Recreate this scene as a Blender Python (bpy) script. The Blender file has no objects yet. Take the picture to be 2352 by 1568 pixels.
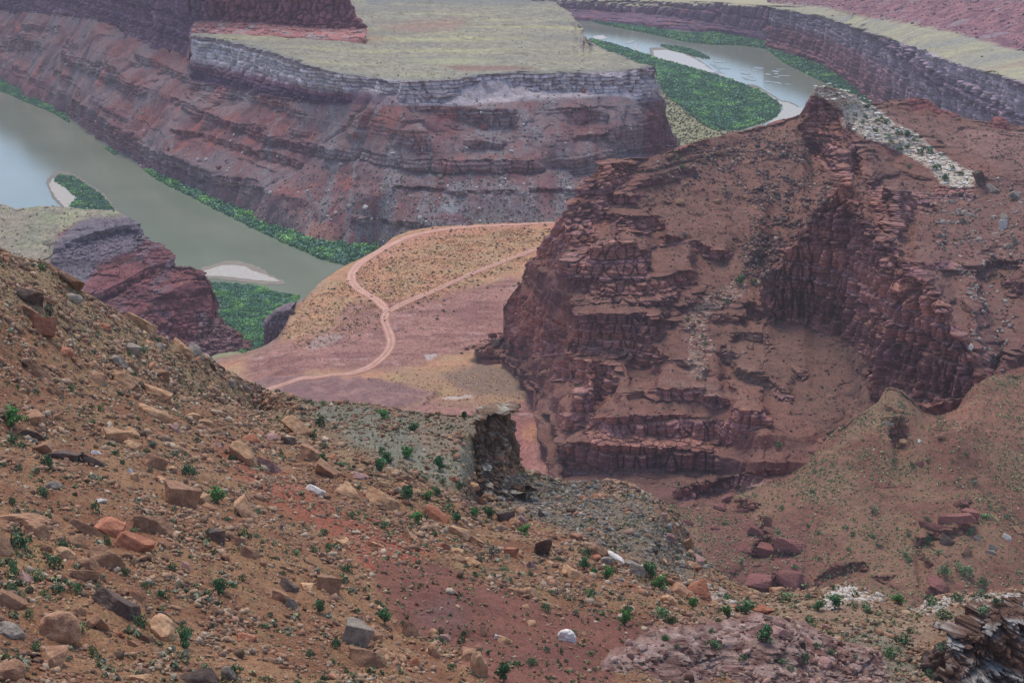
import bpy, bmesh, math, random
import numpy as np
from mathutils import Vector, Matrix, Euler
from mathutils.bvhtree import BVHTree

random.seed(7)
rng = np.random.default_rng(7)
QS = 1.0
scene = bpy.context.scene
COL = scene.collection

# ------------------------------------------------------------------ camera geometry (metres, river level = 0)
HC = 600.0                      # the overlook stands 600 m above the river
TH = math.radians(18.0)
FP = 1176 / math.tan(math.radians(18.0))
CXP, CYP = 1176.0, 784.0
ct, st_ = math.cos(TH), math.sin(TH)

def ray(px, py):
    dx = (px - CXP) / FP; dy = (CYP - py) / FP
    return dx, ct + dy * st_, -st_ + dy * ct
def at_Y(px, py, Y):
    dx, dy, dz = ray(px, py); s = Y / dy
    return np.stack([dx * s, dy * s, HC + dz * s], -1)
def at_z(px, py, z):
    dx, dy, dz = ray(px, py); s = (z - HC) / dz
    return np.stack([dx * s, dy * s, HC + dz * s], -1)
def project(P):
    X, Y, Z = P[..., 0], P[..., 1], P[..., 2] - HC
    d = Y * ct - Z * st_; u = Y * st_ + Z * ct
    return CXP + FP * X / d, CYP - FP * u / d

# ------------------------------------------------------------------ noise in numpy
def _h(ix, iy, iz, seed):
    h = (ix.astype(np.uint32) * np.uint32(374761393) + iy.astype(np.uint32) * np.uint32(668265263)
         + iz.astype(np.uint32) * np.uint32(2147483647 - 12345) + np.uint32(seed * 7919 + 13))
    h = (h ^ (h >> np.uint32(13))) * np.uint32(1274126177)
    h = (h ^ (h >> np.uint32(15))) * np.uint32(2246822519)
    return h ^ (h >> np.uint32(16))
def hash01(ix, iy, iz, seed): return (_h(ix, iy, iz, seed) & np.uint32(0xffffff)).astype(np.float32) / 16777215.0
def noise3(x, y, z, seed=0):
    xi = np.floor(x); yi = np.floor(y); zi = np.floor(z)
    fx = (x - xi).astype(np.float32); fy = (y - yi).astype(np.float32); fz = (z - zi).astype(np.float32)
    xi = xi.astype(np.int64); yi = yi.astype(np.int64); zi = zi.astype(np.int64)
    ux = fx * fx * fx * (fx * (fx * 6 - 15) + 10); uy = fy * fy * fy * (fy * (fy * 6 - 15) + 10); uz = fz * fz * fz * (fz * (fz * 6 - 15) + 10)
    out = 0
    for a in (0, 1):
        for b in (0, 1):
            for c in (0, 1):
                h = _h(xi + a, yi + b, zi + c, seed)
                gx = ((h & np.uint32(255)).astype(np.float32) / 127.5 - 1)
                gy = (((h >> np.uint32(8)) & np.uint32(255)).astype(np.float32) / 127.5 - 1)
                gz = (((h >> np.uint32(16)) & np.uint32(255)).astype(np.float32) / 127.5 - 1)
                w = (ux if a else 1 - ux) * (uy if b else 1 - uy) * (uz if c else 1 - uz)
                out = out + w * (gx * (fx - a) + gy * (fy - b) + gz * (fz - c))
    return out * 1.25
def fbm(x, y, z, octs=4, seed=0, gain=0.5, lac=2.03):
    s = 0; a = 1; n = 0
    for o in range(octs):
        s = s + a * noise3(x, y, z, seed + o * 17); n += a
        a *= gain; x = x * lac + 3.1; y = y * lac + 1.7; z = z * lac + 5.3
    return s / n * 1.5
def nz(P, s, octs=4, seed=0, zs=1.0, gain=0.5):
    return fbm(P[..., 0] / s, P[..., 1] / s, P[..., 2] / (s * zs), octs, seed, gain)
def cells(x, y, z, seed=0):
    """cellular noise: F1, F2, random value of the nearest cell"""
    xi = np.floor(x); yi = np.floor(y); zi = np.floor(z)
    f1 = np.full(x.shape, 9.0, np.float32); f2 = f1.copy(); cid = np.zeros(x.shape, np.float32)
    for a in (-1, 0, 1):
        for b in (-1, 0, 1):
            for c in (-1, 0, 1):
                cx = (xi + a).astype(np.int64); cy = (yi + b).astype(np.int64); cz = (zi + c).astype(np.int64)
                h = _h(cx, cy, cz, seed)
                px = cx + (h & np.uint32(1023)).astype(np.float32) / 1023
                py = cy + ((h >> np.uint32(10)) & np.uint32(1023)).astype(np.float32) / 1023
                pz = cz + ((h >> np.uint32(20)) & np.uint32(1023)).astype(np.float32) / 1023
                d = ((px - x) ** 2 + (py - y) ** 2 + (pz - z) ** 2).astype(np.float32)
                cl = d < f1
                f2 = np.where(cl, f1, np.minimum(f2, d)); f1 = np.where(cl, d, f1)
                cid = np.where(cl, ((h >> np.uint32(5)) & np.uint32(4095)).astype(np.float32) / 4095, cid)
    return np.sqrt(f1), np.sqrt(f2), cid
def sm(a, b, x):
    t = np.clip((x - a) / (b - a), 0, 1); return t * t * (3 - 2 * t)

# ------------------------------------------------------------------ colour helpers
def lin(c):
    c = np.array(c, float) / 255
    return np.where(c <= .04045, c / 12.92, ((c + .055) / 1.055) ** 2.4)
LK = 0.62
def C(r, g, b):
    c = lin((r, g, b)); y = c @ np.array([.3, .5, .2])
    return (y + (c - y) * .96) / LK
def mix(a, b, t): t = np.asarray(t)[..., None]; return a * (1 - t) + b * t

def poly_mask(px, py, pts, feather=8, wob=0, P=None, seed=5):
    """soft mask of a ground region outlined by its corners"""
    x = px; y = py
    if wob: 
        x = px + wob * fbm(px / (wob * 3), py / (wob * 2), px * 0, 3, seed); y = py + wob * .6 * fbm(px / (wob * 3), py / (wob * 2), px * 0 + 7, 3, seed + 1)
    d = np.full(x.shape, 1e9); ins = np.zeros(x.shape, bool)
    n = len(pts)
    for i in range(n):
        x1, y1 = pts[i]; x2, y2 = pts[(i + 1) % n]
        ex, ey = x2 - x1, y2 - y1
        t = np.clip(((x - x1) * ex + (y - y1) * ey) / (ex * ex + ey * ey + 1e-9), 0, 1)
        d = np.minimum(d, (x - x1 - t * ex) ** 2 + (y - y1 - t * ey) ** 2)
        if y1 != y2:
            c = ((y1 > y) != (y2 > y)) & (x < (x2 - x1) * (y - y1) / (y2 - y1) + x1)
            ins ^= c
    d = np.sqrt(d) * np.where(ins, 1, -1)
    return sm(-feather / 2, feather / 2, d)

# ------------------------------------------------------------------ materials
def rock_material(name, fine=1.0, bump=0.5, rough=0.92, speck=0.35, bumpd=None, strat=0.0):
    """vertex colour of the terrain times procedural mottling, with bump; fine = size of the finest grain in metres"""
    m = bpy.data.materials.new(name); m.use_nodes = True
    nt = m.node_tree; N = nt.nodes; L = nt.links
    b = N['Principled BSDF']; b.inputs['Roughness'].default_value = rough
    b.inputs['Specular IOR Level'].default_value = 0.15
    at = N.new('ShaderNodeAttribute'); at.attribute_name = 'Col'
    tc = N.new('ShaderNodeTexCoord')
    n1 = N.new('ShaderNodeTexNoise'); n1.inputs['Scale'].default_value = 1 / fine; n1.inputs['Detail'].default_value = 3; n1.inputs['Roughness'].default_value = .65
    n2 = N.new('ShaderNodeTexNoise'); n2.inputs['Scale'].default_value = 1 / (fine * 7); n2.inputs['Detail'].default_value = 4; n2.inputs['Roughness'].default_value = .6
    vo = N.new('ShaderNodeTexVoronoi'); vo.inputs['Scale'].default_value = 1 / (fine * 1.6)
    for n in (n1, n2, vo): L.new(tc.outputs['Object'], n.inputs['Vector'])
    r1 = N.new('ShaderNodeMapRange'); r1.inputs[1].default_value = .3; r1.inputs[2].default_value = .7
    r1.inputs[3].default_value = 1 - speck; r1.inputs[4].default_value = 1 + speck; L.new(n1.outputs['Fac'], r1.inputs[0])
    r2 = N.new('ShaderNodeMapRange'); r2.inputs[1].default_value = .3; r2.inputs[2].default_value = .7
    r2.inputs[3].default_value = 1 - speck * .6; r2.inputs[4].default_value = 1 + speck * .6; L.new(n2.outputs['Fac'], r2.inputs[0])
    mu = N.new('ShaderNodeMath'); mu.operation = 'MULTIPLY'; L.new(r1.outputs[0], mu.inputs[0]); L.new(r2.outputs[0], mu.inputs[1])
    # each small stone a slightly different value
    sp = N.new('ShaderNodeSeparateColor'); L.new(vo.outputs['Color'], sp.inputs[0])
    r3 = N.new('ShaderNodeMapRange'); r3.inputs[3].default_value = 1 - speck * .7; r3.inputs[4].default_value = 1 + speck * .7; L.new(sp.outputs[0], r3.inputs[0])
    mu2 = N.new('ShaderNodeMath'); mu2.operation = 'MULTIPLY'; L.new(mu.outputs[0], mu2.inputs[0]); L.new(r3.outputs[0], mu2.inputs[1])
    out = mu2
    vm = N.new('ShaderNodeVectorMath'); vm.operation = 'SCALE'; L.new(at.outputs['Color'], vm.inputs[0]); L.new(out.outputs[0], vm.inputs['Scale'])
    L.new(vm.outputs[0], b.inputs['Base Color'])
    ad = N.new('ShaderNodeMath'); ad.operation = 'ADD'; L.new(n1.outputs['Fac'], ad.inputs[0])
    ml = N.new('ShaderNodeMath'); ml.operation = 'MULTIPLY'; ml.inputs[1].default_value = .6; L.new(sp.outputs[1], ml.inputs[0]); L.new(ml.outputs[0], ad.inputs[1])
    bp = N.new('ShaderNodeBump'); bp.inputs['Strength'].default_value = bump; bp.inputs['Distance'].default_value = bumpd or fine * .5
    L.new(ad.outputs[0], bp.inputs['Height']); L.new(bp.outputs[0], b.inputs['Normal'])
    return m

def plain_material(name, attr=False, col=(.3, .3, .3), rough=.9, fine=.2, speck=.25, bump=.3, spec=.1, vary=.15, trans=0):
    m = bpy.data.materials.new(name); m.use_nodes = True
    nt = m.node_tree; N = nt.nodes; L = nt.links
    b = N['Principled BSDF']; b.inputs['Roughness'].default_value = rough; b.inputs['Specular IOR Level'].default_value = spec
    tc = N.new('ShaderNodeTexCoord'); n1 = N.new('ShaderNodeTexNoise'); n1.inputs['Scale'].default_value = 1 / fine; n1.inputs['Detail'].default_value = 4
    n1.inputs['Roughness'].default_value = .65
    L.new(tc.outputs['Object'], n1.inputs['Vector'])
    r1 = N.new('ShaderNodeMapRange'); r1.inputs[1].default_value = .3; r1.inputs[2].default_value = .7; r1.inputs[3].default_value = 1 - speck; r1.inputs[4].default_value = 1 + speck
    L.new(n1.outputs['Fac'], r1.inputs[0])
    oi = N.new('ShaderNodeObjectInfo')
    r2 = N.new('ShaderNodeMapRange'); r2.inputs[3].default_value = 1 - vary; r2.inputs[4].default_value = 1 + vary; L.new(oi.outputs['Random'], r2.inputs[0])
    mu = N.new('ShaderNodeMath'); mu.operation = 'MULTIPLY'; L.new(r1.outputs[0], mu.inputs[0]); L.new(r2.outputs[0], mu.inputs[1])
    vm = N.new('ShaderNodeVectorMath'); vm.operation = 'SCALE'; L.new(mu.outputs[0], vm.inputs['Scale'])
    if attr:
        a = N.new('ShaderNodeAttribute'); a.attribute_name = 'Col'; L.new(a.outputs['Color'], vm.inputs[0])
    else: vm.inputs[0].default_value = col
    L.new(vm.outputs[0], b.inputs['Base Color'])
    if bump:
        bp = N.new('ShaderNodeBump'); bp.inputs['Strength'].default_value = bump; bp.inputs['Distance'].default_value = fine * .6
        L.new(n1.outputs['Fac'], bp.inputs['Height']); L.new(bp.outputs[0], b.inputs['Normal'])
    return m

# ------------------------------------------------------------------ mesh helpers
def raw_mesh(name, V, Fq, col=None, mat=None, smooth=False):
    """V (n,3), Fq (m,k) -> mesh datablock"""
    me = bpy.data.meshes.new(name)
    V = np.asarray(V, np.float32); Fq = np.asarray(Fq, np.int32); k = Fq.shape[1]
    me.vertices.add(len(V)); me.vertices.foreach_set('co', V.ravel())
    me.loops.add(Fq.size); me.loops.foreach_set('vertex_index', Fq.ravel())
    me.polygons.add(len(Fq)); me.polygons.foreach_set('loop_start', np.arange(0, Fq.size, k, dtype=np.int32))
    if smooth: me.polygons.foreach_set('use_smooth', np.ones(len(Fq), bool))
    me.update(calc_edges=True)
    if col is not None:
        a = me.color_attributes.new('Col', 'FLOAT_COLOR', 'POINT')
        c4 = np.ones((len(V), 4), np.float32); c4[:, :3] = np.clip(col, 0.003, .95); a.data.foreach_set('color', c4.ravel())
    if mat: me.materials.append(mat)
    return me
def link(name, me, parent=None, **props):
    o = bpy.data.objects.new(name, me); COL.objects.link(o)
    if parent: o.parent = parent
    for k, v in props.items(): o[k] = v
    return o
def grid_faces(nr, nc):
    i = np.arange(nr - 1)[:, None] * nc + np.arange(nc - 1)[None, :]
    return np.stack([i, i + nc, i + nc + 1, i + 1], -1).reshape(-1, 4)   # rows go down towards the camera

TERR = {}     # name -> dict(P, nrm, px, py, ...)
def itp(spec, px):
    if np.isscalar(spec): return np.full(px.shape, float(spec))
    a = np.array(spec, float); return np.interp(px, a[:, 0], a[:, 1])

LIDX = []
def loft(rows, px0, px1, step=2.0, vstep=2.0, clamp_top=True, bottom=True, back=((25, -25), (80, -90)), front=((-10, -30),)):
    """rows from the far edge to the near edge; each row = dict(py, Y or z, **weights). Returns grid P (nr,nc,3) and weights"""
    step = step * QS; vstep = vstep * QS
    px = np.arange(px0, px1 + step, step, dtype=float)
    py = []; pts = []; W = []
    keys = sorted({k for r in rows for k in r if k not in ('py', 'Y', 'z')})
    pyt = itp(rows[0]['py'], px)
    pyb = itp(rows[-1]['py'], px)
    p_prev = None
    for i, r in enumerate(rows):
        y = itp(r['py'], px)
        y0 = y.copy()
        y = np.maximum(y, pyt)
        y = np.minimum(y, np.maximum(pyb, pyt))
        if 'Y' in r: p = at_Y(px, y, itp(r['Y'], px))
        else: p = at_z(px, y, itp(r['z'], px))
        if p_prev is not None:      # keep going towards the camera
            bad = p[:, 1] > p_prev[:, 1] - .5
            Yn = np.where(bad, p_prev[:, 1] - .5, p[:, 1]); p = at_Y(px, y, Yn)
        p_prev = p; py.append(y); pts.append(p); W.append({k: itp(r.get(k, 0), px) for k in keys})
    allP = []; allW = {k: [] for k in keys}; vis = []
    for dy, dz in reversed(back):
        allP.append(pts[0] + np.array([0, dy, dz])); vis.append(0)
        for k in keys: allW[k].append(W[0][k])
    gi = []
    for i in range(len(pts) - 1):
        gi.append(len(allP))
        n = int(max(2, np.ceil(np.percentile(np.abs(py[i + 1] - py[i]), 92) / vstep)))
        for j in range(n):
            t = j / n
            allP.append(pts[i] * (1 - t) + pts[i + 1] * t); vis.append(1)
            for k in keys: allW[k].append(W[i][k] * (1 - t) + W[i + 1][k] * t)
    allP.append(pts[-1]); vis.append(1)
    for k in keys: allW[k].append(W[-1][k])
    for dy, dz in front:
        allP.append(pts[-1] + np.array([0, dy, dz])); vis.append(0)
        for k in keys: allW[k].append(W[-1][k])
    P = np.array(allP); LIDX[:] = gi
    return P, {k: np.array(v) for k, v in allW.items()}, np.array(vis, bool)

def normals(P):
    dr = np.gradient(P, axis=0); dc = np.gradient(P, axis=1)
    n = np.cross(dr, dc)
    n /= np.linalg.norm(n, axis=-1, keepdims=True) + 1e-9
    return n
def blur(a, k=3):
    for ax in (0, 1):
        for _ in range(k):
            b = np.concatenate([np.take(a, [0], ax), a, np.take(a, [-1], ax)], ax)
            n = a.shape[ax]
            a = (np.take(b, range(0, n), ax) + 2 * np.take(b, range(1, n + 1), ax) + np.take(b, range(2, n + 2), ax)) / 4
    return a

def make_beds(seed, t0=3, t1=14, zmin=-80, zmax=640):
    r = np.random.default_rng(seed); b = [zmin]
    while b[-1] < zmax: b.append(b[-1] + r.uniform(t0, t1) * r.choice([.35, .6, 1, 1.7, 2.6]))
    b = np.array(b); return b, r.uniform(0, 1, len(b)), r.uniform(-1, 1, (len(b), 3))

def rockify(P, W, beds, cliff_amp=5, big=12, bigs=90, crack=3, cracks=9, ledge=0.8, bench_noise=3, seed=1, zs=4.0, wob=3, blocky=0.0, maxled=14, rough=.6, roughs=4, outs=50, pillar=1.0, gully=0.0, gullys=40, pb=0.0, fine=0.0, flute=None, facet=0.0):
    """carve beds, buttresses and joints into a smooth landform; returns P, cut (0 soft soil .. 1 bare rock), bed value"""
    b, hard, _ = beds
    cl = np.clip(W.get('cliff', np.zeros(P.shape[:2])), 0, 1); tal = np.clip(W.get('soft', np.zeros(P.shape[:2])), 0, 1)
    N0 = normals(blur(P, 6)); nh = N0.copy(); nh[..., 2] = 0
    ln = np.linalg.norm(nh, axis=-1, keepdims=True); nh = np.where(ln > .02, nh / (ln + 1e-9), np.array([0, -1.0, 0]))
    slope_cot = np.clip(N0[..., 2] / (ln[..., 0] + .05), 0, 6)
    st = sm(.03, .16, ln[..., 0])          # flat ground is left alone
    P = P + nh * (nz(P, bigs, 4, seed, 2.5) * big * (1 - .5 * tal) * st)[..., None]
    if gully:
        g = 1 - np.abs(fbm(P[..., 0] / gullys, P[..., 1] / gullys, P[..., 2] / (gullys * 4), 3, seed + 2)) * 2.6
        P = P - nh * (gully * np.clip(g, 0, 1) ** 2 * (1 - .6 * tal) * st)[..., None]
    P[..., 2] += nz(P, bigs * .6, 3, seed + 3) * bench_noise * (1 - cl)
    zb = P[..., 2] + wob * nz(P * np.array([1, 1, .2]), 70, 2, seed + 5)
    i = np.clip(np.searchsorted(b, zb.ravel()).reshape(zb.shape) - 1, 0, len(b) - 2)
    th = b[i + 1] - b[i]; f = np.clip((zb - b[i]) / th, 0, 1); hd = hard[i]
    # local patches where a bed crops out or is buried under talus
    pn = fbm(P[..., 0] / outs, P[..., 1] / outs, i * 7.31, 3, seed + 8)
    patch = sm(-.12, .22, pn + .5 * nz(P, 90, 2, seed + 9) + (hd - .5) * 1.0 + cl * 1.2 - tal * 1.05 + pb)
    blk = hash01((P[..., 0] / cracks * .9 + fbm(P[..., 0] / cracks / 2, P[..., 1] / cracks / 2, i * 3.1, 2, seed + 10) * 2.5).astype(np.int64), (P[..., 1] / cracks * .5).astype(np.int64), i, seed)
    led = np.minimum(th * np.minimum(slope_cot, 2.2), maxled) * ledge * patch * (.62 + .55 * blk) * (1 - .45 * cl)
    prof = f ** .8
    # rounded bed faces with fine partings
    bulge = np.sqrt(np.clip(1 - (2 * f - 1) ** 2, 0, 1))
    f3 = np.abs(noise3(P[..., 0] / 60, P[..., 1] / 60, zb / 1.7, seed + 21))
    x, y, z = P[..., 0], P[..., 1], P[..., 2]
    hx = (hash01(i, i * 0, i * 0, seed) * 40)
    F1, F2, cid = cells(x / cracks + hx, y / cracks + hx * .3, z / (cracks * zs), seed + 31)
    cr = sm(.16, 0, F2 - F1)
    F1b, F2b, cidb = cells(x / (cracks * .38), y / (cracks * .38), z / (cracks * .38 * zs * .6) + hx, seed + 41)
    crb = sm(.12, 0, F2b - F1b)
    rocky = np.clip(cl + patch * (1 - tal), 0, 1)
    d = led * prof
    d = d + rocky * (cliff_amp * ((hd - .5) * 1.0 * (.4 + cl) + .35 * (bulge - .6)) - crack * cr * (.02 + .98 * cl) - crack * .2 * crb * (.05 + .95 * cl) + (cid - .5) * crack * 1.1 * (.2 + .8 * cl) + pillar * cl * crack * (.55 - F1) * 1.6 + (cidb - .5) * crack * .45 * (.3 + .7 * cl) - f3 * cliff_amp * .12)
    if facet:
        for k, (sc, am) in enumerate(((7.5, 1.0), (3.4, .55), (1.6, .28))):
            wx = .35 * nz(P, sc * 2, 2, seed + 90 + k)
            A1, A2, aid = cells(x / sc + wx, y / sc - wx, z / (sc * 1.5) + wx, seed + 93 + k)
            d = d + facet * am * ((aid - .5) * 3.2 - 1.5 * A1 - 1.6 * sm(.12, 0, A2 - A1)); cr = np.maximum(cr, sm(.1, 0, A2 - A1) * am)
    if flute is not None:
        G1, G2, gid = cells(x / 9.5 + .6 * nz(P, 30, 2, seed + 81), y / 9.5, z / 85, seed + 82)
        g3 = fbm(x / 5, y / 5, z / 60, 2, seed + 83)
        d = d + flute * ((.5 - G1) * 9 + (gid - .5) * 5 - 4 * sm(.14, 0, G2 - G1) + 1.6 * g3)
        cr = np.maximum(cr, flute * sm(.14, 0, G2 - G1))
    fp = 0 * d; str_ = 0 * d
    if fine:
        zz = (zb + .8 * nz(P, 25, 2, seed + 71)) / fine; fi = np.floor(zz); ff = zz - fi
        hh = hash01(fi.astype(np.int64), (cid * 7).astype(np.int64), i * 0, seed + 3)
        fp = (sm(.80, .97, ff) + sm(.14, .0, ff)) * rocky * (.3 + .7 * hh)
        d = d + fine * .55 * (hh - .5) * rocky - fine * .42 * fp; str_ = (hash01(fi.astype(np.int64), i * 0, i * 0, seed + 6) - .5) * rocky
    d = d + rough * nz(P, roughs, 3, seed + 51) * (.35 + rocky)
    P = P + nh * (d * st)[..., None]
    P[..., 2] += (1 - rocky) * rough * .5 * nz(P, roughs * 1.5, 3, seed + 61)
    return P, rocky, dict(bed=hd, i=i, f=f, cid=cid, cidb=cidb, cr=np.maximum(cr, crb * .6) * (.12 + .88 * cl), patch=patch, nh=nh, fp=fp, strata=str_)

def steepen(P, mask, guides, fold, k=.15):
    """between every pair of guide rows, hand the depth over from the masked cliff bands to the slopes above and below them"""
    px, py = project(P); Y = P[..., 1].copy()
    dY = np.diff(Y, axis=0); m = (mask[1:] + mask[:-1]) / 2
    w = 1 - (1 - k) * m; out = dY.copy()
    ends = list(guides) + [None]
    for a, e in zip(ends[:-1], ends[1:]):
        if a == fold: continue
        q = slice(a, e); tot = dY[q].sum(0); new = (dY[q] * w[q]).sum(0)
        out[q] = dY[q] * w[q] * (tot / np.minimum(new, -1e-6))[None, :]
    Yn = Y.copy(); Yn[1:] = Y[0] + np.cumsum(out, axis=0)
    D = Yn - Y
    for _ in range(14):
        Dp = np.pad(D, ((0, 0), (1, 1)), 'edge'); D = (Dp[:, :-2] + 2 * Dp[:, 1:-1] + Dp[:, 2:]) / 4
    return at_Y(px, py, Y + D)
def polys_mask(px, py, polys, feather=6, wob=8, seed=5):
    m = np.zeros(px.shape)
    for i, q in enumerate(polys):
        a = np.array(q, float); x0, x1, y0, y1 = a[:, 0].min() - 30, a[:, 0].max() + 30, a[:, 1].min() - 30, a[:, 1].max() + 30
        c = np.where(((px > x0) & (px < x1) & (py > y0) & (py < y1)).any(0))[0]
        if len(c) == 0: continue
        sl = slice(c[0], c[-1] + 1)
        m[:, sl] = np.maximum(m[:, sl], poly_mask(px[:, sl], py[:, sl], q, feather, wob, seed=seed + i))
    return m

def finish(name, P, col, mat, smooth=False, **props):
    nr, nc = P.shape[:2]
    me = raw_mesh(name, P.reshape(-1, 3), grid_faces(nr, nc), col.reshape(-1, 3), mat, smooth)
    o = link(name, me, **props)
    px, py = project(P)
    key = name
    while key in TERR: key = name + '_' + str(len(TERR))
    TERR[key] = dict(P=P, px=px, py=py, ob=o, N=normals(P))
    return o
# ================================================================== LANDFORMS
ST = dict(kind='structure')
M_far = rock_material('weathered_canyon_rock_far', fine=2.2, bump=.5, speck=.22)
M_mid = rock_material('weathered_canyon_rock', fine=1.3, bump=.6, speck=.25)
M_butte = rock_material('red_mudstone', fine=.8, bump=.6, speck=.25)
M_near = rock_material('stony_slope_soil', fine=.16, bump=.8, speck=.38, bumpd=.1)
M_hill = rock_material('desert_hill_soil', fine=.45, bump=.6, speck=.3)
M_flat = rock_material('desert_flat_soil', fine=1.0, bump=.3, speck=.22)

PURP = C(112, 94, 106); PURPD = C(88, 70, 84); PALE = C(150, 140, 138); REDS = C(128, 74, 70); REDD = C(98, 56, 60)
GREY = C(124, 114, 112); GREYP = C(134, 124, 120); TAN = C(160, 150, 116); DRK = C(66, 48, 54)

def col_of(P, seed, s1, base, var=.12):
    n = nz(P, s1, 4, seed)
    return base * (1 + var * n[..., None] * 2)

# ---- far canyon wall across the distant river bend -----------------------------------------------
bedsF = make_beds(3, 5, 16)
P, W, vis = loft([
    dict(py=[(1150, -30), (2060, -22)], Y=9500, soft=1),
    dict(py=[(1150, -4), (1300, -4), (1500, -1), (1650, 5), (1762, 13), (1900, 18), (2060, 24)], Y=[(1150, 5600), (1300, 5420), (1500, 5230), (1650, 4990), (1762, 4760), (2060, 4700)], cliff=1),
    dict(py=[(1150, 12), (1300, 20), (1500, 32), (1650, 48), (1762, 60), (2060, 70)], Y=[(1150, 5570), (1300, 5390), (1500, 5190), (1650, 4960), (1762, 4730), (2060, 4670)], cliff=.7),
    dict(py=[(1150, 25), (1300, 38), (1500, 56), (1650, 76), (1762, 84), (2060, 90)], Y=[(1150, 5520), (1300, 5300), (1500, 5080), (1650, 4930), (1762, 4700), (2060, 4650)], soft=.3),
], 1150, 2060, 2, 1.6)
P, rk, I = rockify(P, W, bedsF, cliff_amp=10, big=30, bigs=200, crack=7, cracks=26, ledge=.8, seed=11, rough=1.5, roughs=9)
c = mix(np.broadcast_to(C(124, 100, 108), P.shape), C(104, 78, 90), np.clip(I['bed'] * 1.4, 0, 1))
c = mix(c, C(138, 92, 92), sm(.1, .4, nz(P, 60, 3, 12, .3)) * .7)
c = c * (.86 + .28 * I['cid'])[..., None] * (1 - .3 * I['cr'])[..., None]
flat = sm(.5, .85, normals(P)[..., 2]); px, py = project(P)
c = mix(c, TAN, flat * sm(25, 10, py))
finish('canyon_wall', P, c, M_far, **ST)

# ---- right-hand mesa with the red slope rising behind it --------------------------------------------
P, W, vis = loft([
    dict(py=[(1762, -2), (1900, -6), (1990, -45), (2600, -45)], Y=[(1762, 6800), (1961, 5200), (2071, 4700), (2217, 4100), (2352, 3700), (2600, 3500)], soft=.6),
    dict(py=[(1762, 3), (1900, 12), (1961, 31), (2071, 48), (2217, 77), (2352, 113), (2600, 160)], Y=[(1762, 5400), (1900, 4700), (1961, 4100), (2071, 3700), (2217, 3200), (2352, 2925), (2600, 2700)], soft=1),
    dict(py=[(1762, 17), (1800, 22), (1888, 37), (1960, 58), (2020, 80), (2080, 104), (2130, 116), (2200, 146), (2280, 166), (2352, 186), (2600, 245)], Y=[(1762, 4645), (1888, 4320), (2020, 3620), (2130, 3070), (2352, 2510), (2600, 2200)], soft=1, cliff=.0),
    dict(py=[(1762, 20), (1800, 25), (1888, 40), (1960, 61), (2020, 84), (2080, 108), (2130, 121), (2200, 150), (2280, 171), (2352, 190), (2600, 250)], Y=[(1762, 4640), (1888, 4310), (2020, 3600), (2130, 3050), (2352, 2490), (2600, 2180)], cliff=1),
    dict(py=[(1762, 52), (1888, 75), (1960, 108), (2020, 150), (2130, 240), (2352, 330), (2600, 400)], Y=[(1762, 4625), (1888, 4292), (2020, 3580), (2130, 3030), (2352, 2470), (2600, 2160)], cliff=.75),
    dict(py=[(1762, 88), (1888, 122), (1960, 172), (1998, 222), (2100, 320), (2352, 480), (2600, 560)], Y=[(1762, 4600), (1888, 4265), (2020, 3550), (2130, 3010), (2352, 2450), (2600, 2140)], cliff=.3),
    dict(py=[(1762, 108), (1888, 146), (1960, 200), (1998, 245), (2100, 340), (2352, 495), (2600, 575)], Y=[(1762, 4570), (1888, 4225), (2020, 3520), (2130, 2990), (2352, 2440), (2600, 2130)], cliff=.3),
], 1762, 2600, 2, 1.6)
P, rk, I = rockify(P, W, bedsF, cliff_amp=9, big=16, bigs=140, crack=7, cracks=20, ledge=.85, seed=22, rough=1.2, roughs=8, bench_noise=7, gully=10, gullys=80, zs=6, fine=9, pillar=.7)
px, py = project(P); N = normals(P)
ridge = itp([(1762, 3), (1900, 12), (1961, 31), (2071, 48), (2217, 77), (2352, 113), (2600, 160)], px)
rim = itp([(1762, 17), (1888, 37), (2020, 80), (2130, 116), (2200, 146), (2352, 186), (2600, 245)], px)
c = mix(np.broadcast_to(C(152, 134, 138), P.shape), C(122, 100, 108), np.clip(I['bed'] * 1.6 - .2, 0, 1))
hz = (py - rim) / (itp([(1762, 108), (1888, 146), (1998, 245), (2352, 495)], px) - rim)
c = mix(c, C(140, 88, 88), sm(.28, .5, hz + .12 * nz(P, 80, 3, 8)) * sm(2150, 1950, px) * (.5 + .5 * I['bed']))
c = mix(c, C(124, 84, 84), sm(.5, .9, hz) * .6)
c = c * (.84 + .3 * I['cid'])[..., None] * (1 - .35 * I['cr'])[..., None]
c = mix(c, C(86, 70, 84), sm(.15, .5, nz(P * np.array([1, 1, .15]), 22, 3, 99)) * sm(.15, .5, hz) * .6)
pl = sm(.6, .85, N[..., 2]) * (py < rim + 6)
tn = mix(np.broadcast_to(C(152, 144, 120), P.shape), C(166, 158, 122), sm(-.3, .4, nz(P * np.array([.25, 1.6, 1]), 60, 4, 31)))
tn = mix(tn, C(140, 136, 124), sm(0, .5, nz(P * np.array([.2, 1, 1]), 110, 3, 33)) * .8)
tn = mix(tn, C(158, 128, 108), sm(.2, .5, nz(P * np.array([.3, 1, 1]), 90, 3, 34)) * .5)
c = mix(c, tn * .84, sm(rim + 5, rim - 1, py))  # plateau colour darkened to offset the stronger light on level ground
rd = mix(np.broadcast_to(C(138, 96, 94), P.shape), C(108, 74, 80), sm(-.25, .25, nz(P, 28, 4, 35) + .4 * nz(P, 9, 3, 38)))
rd = mix(rd, C(134, 118, 118), sm(.2, .5, nz(P, 70, 4, 36)) * .7)
c = mix(c, rd, sm(ridge + 10, ridge - 3, py + 10 * nz(P, 60, 3, 37)))
c = c * (1 + .5 * I['strata'] * sm(rim - 2, rim + 4, py))[..., None]
finish('mesa', P, c, M_far, **ST)

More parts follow.
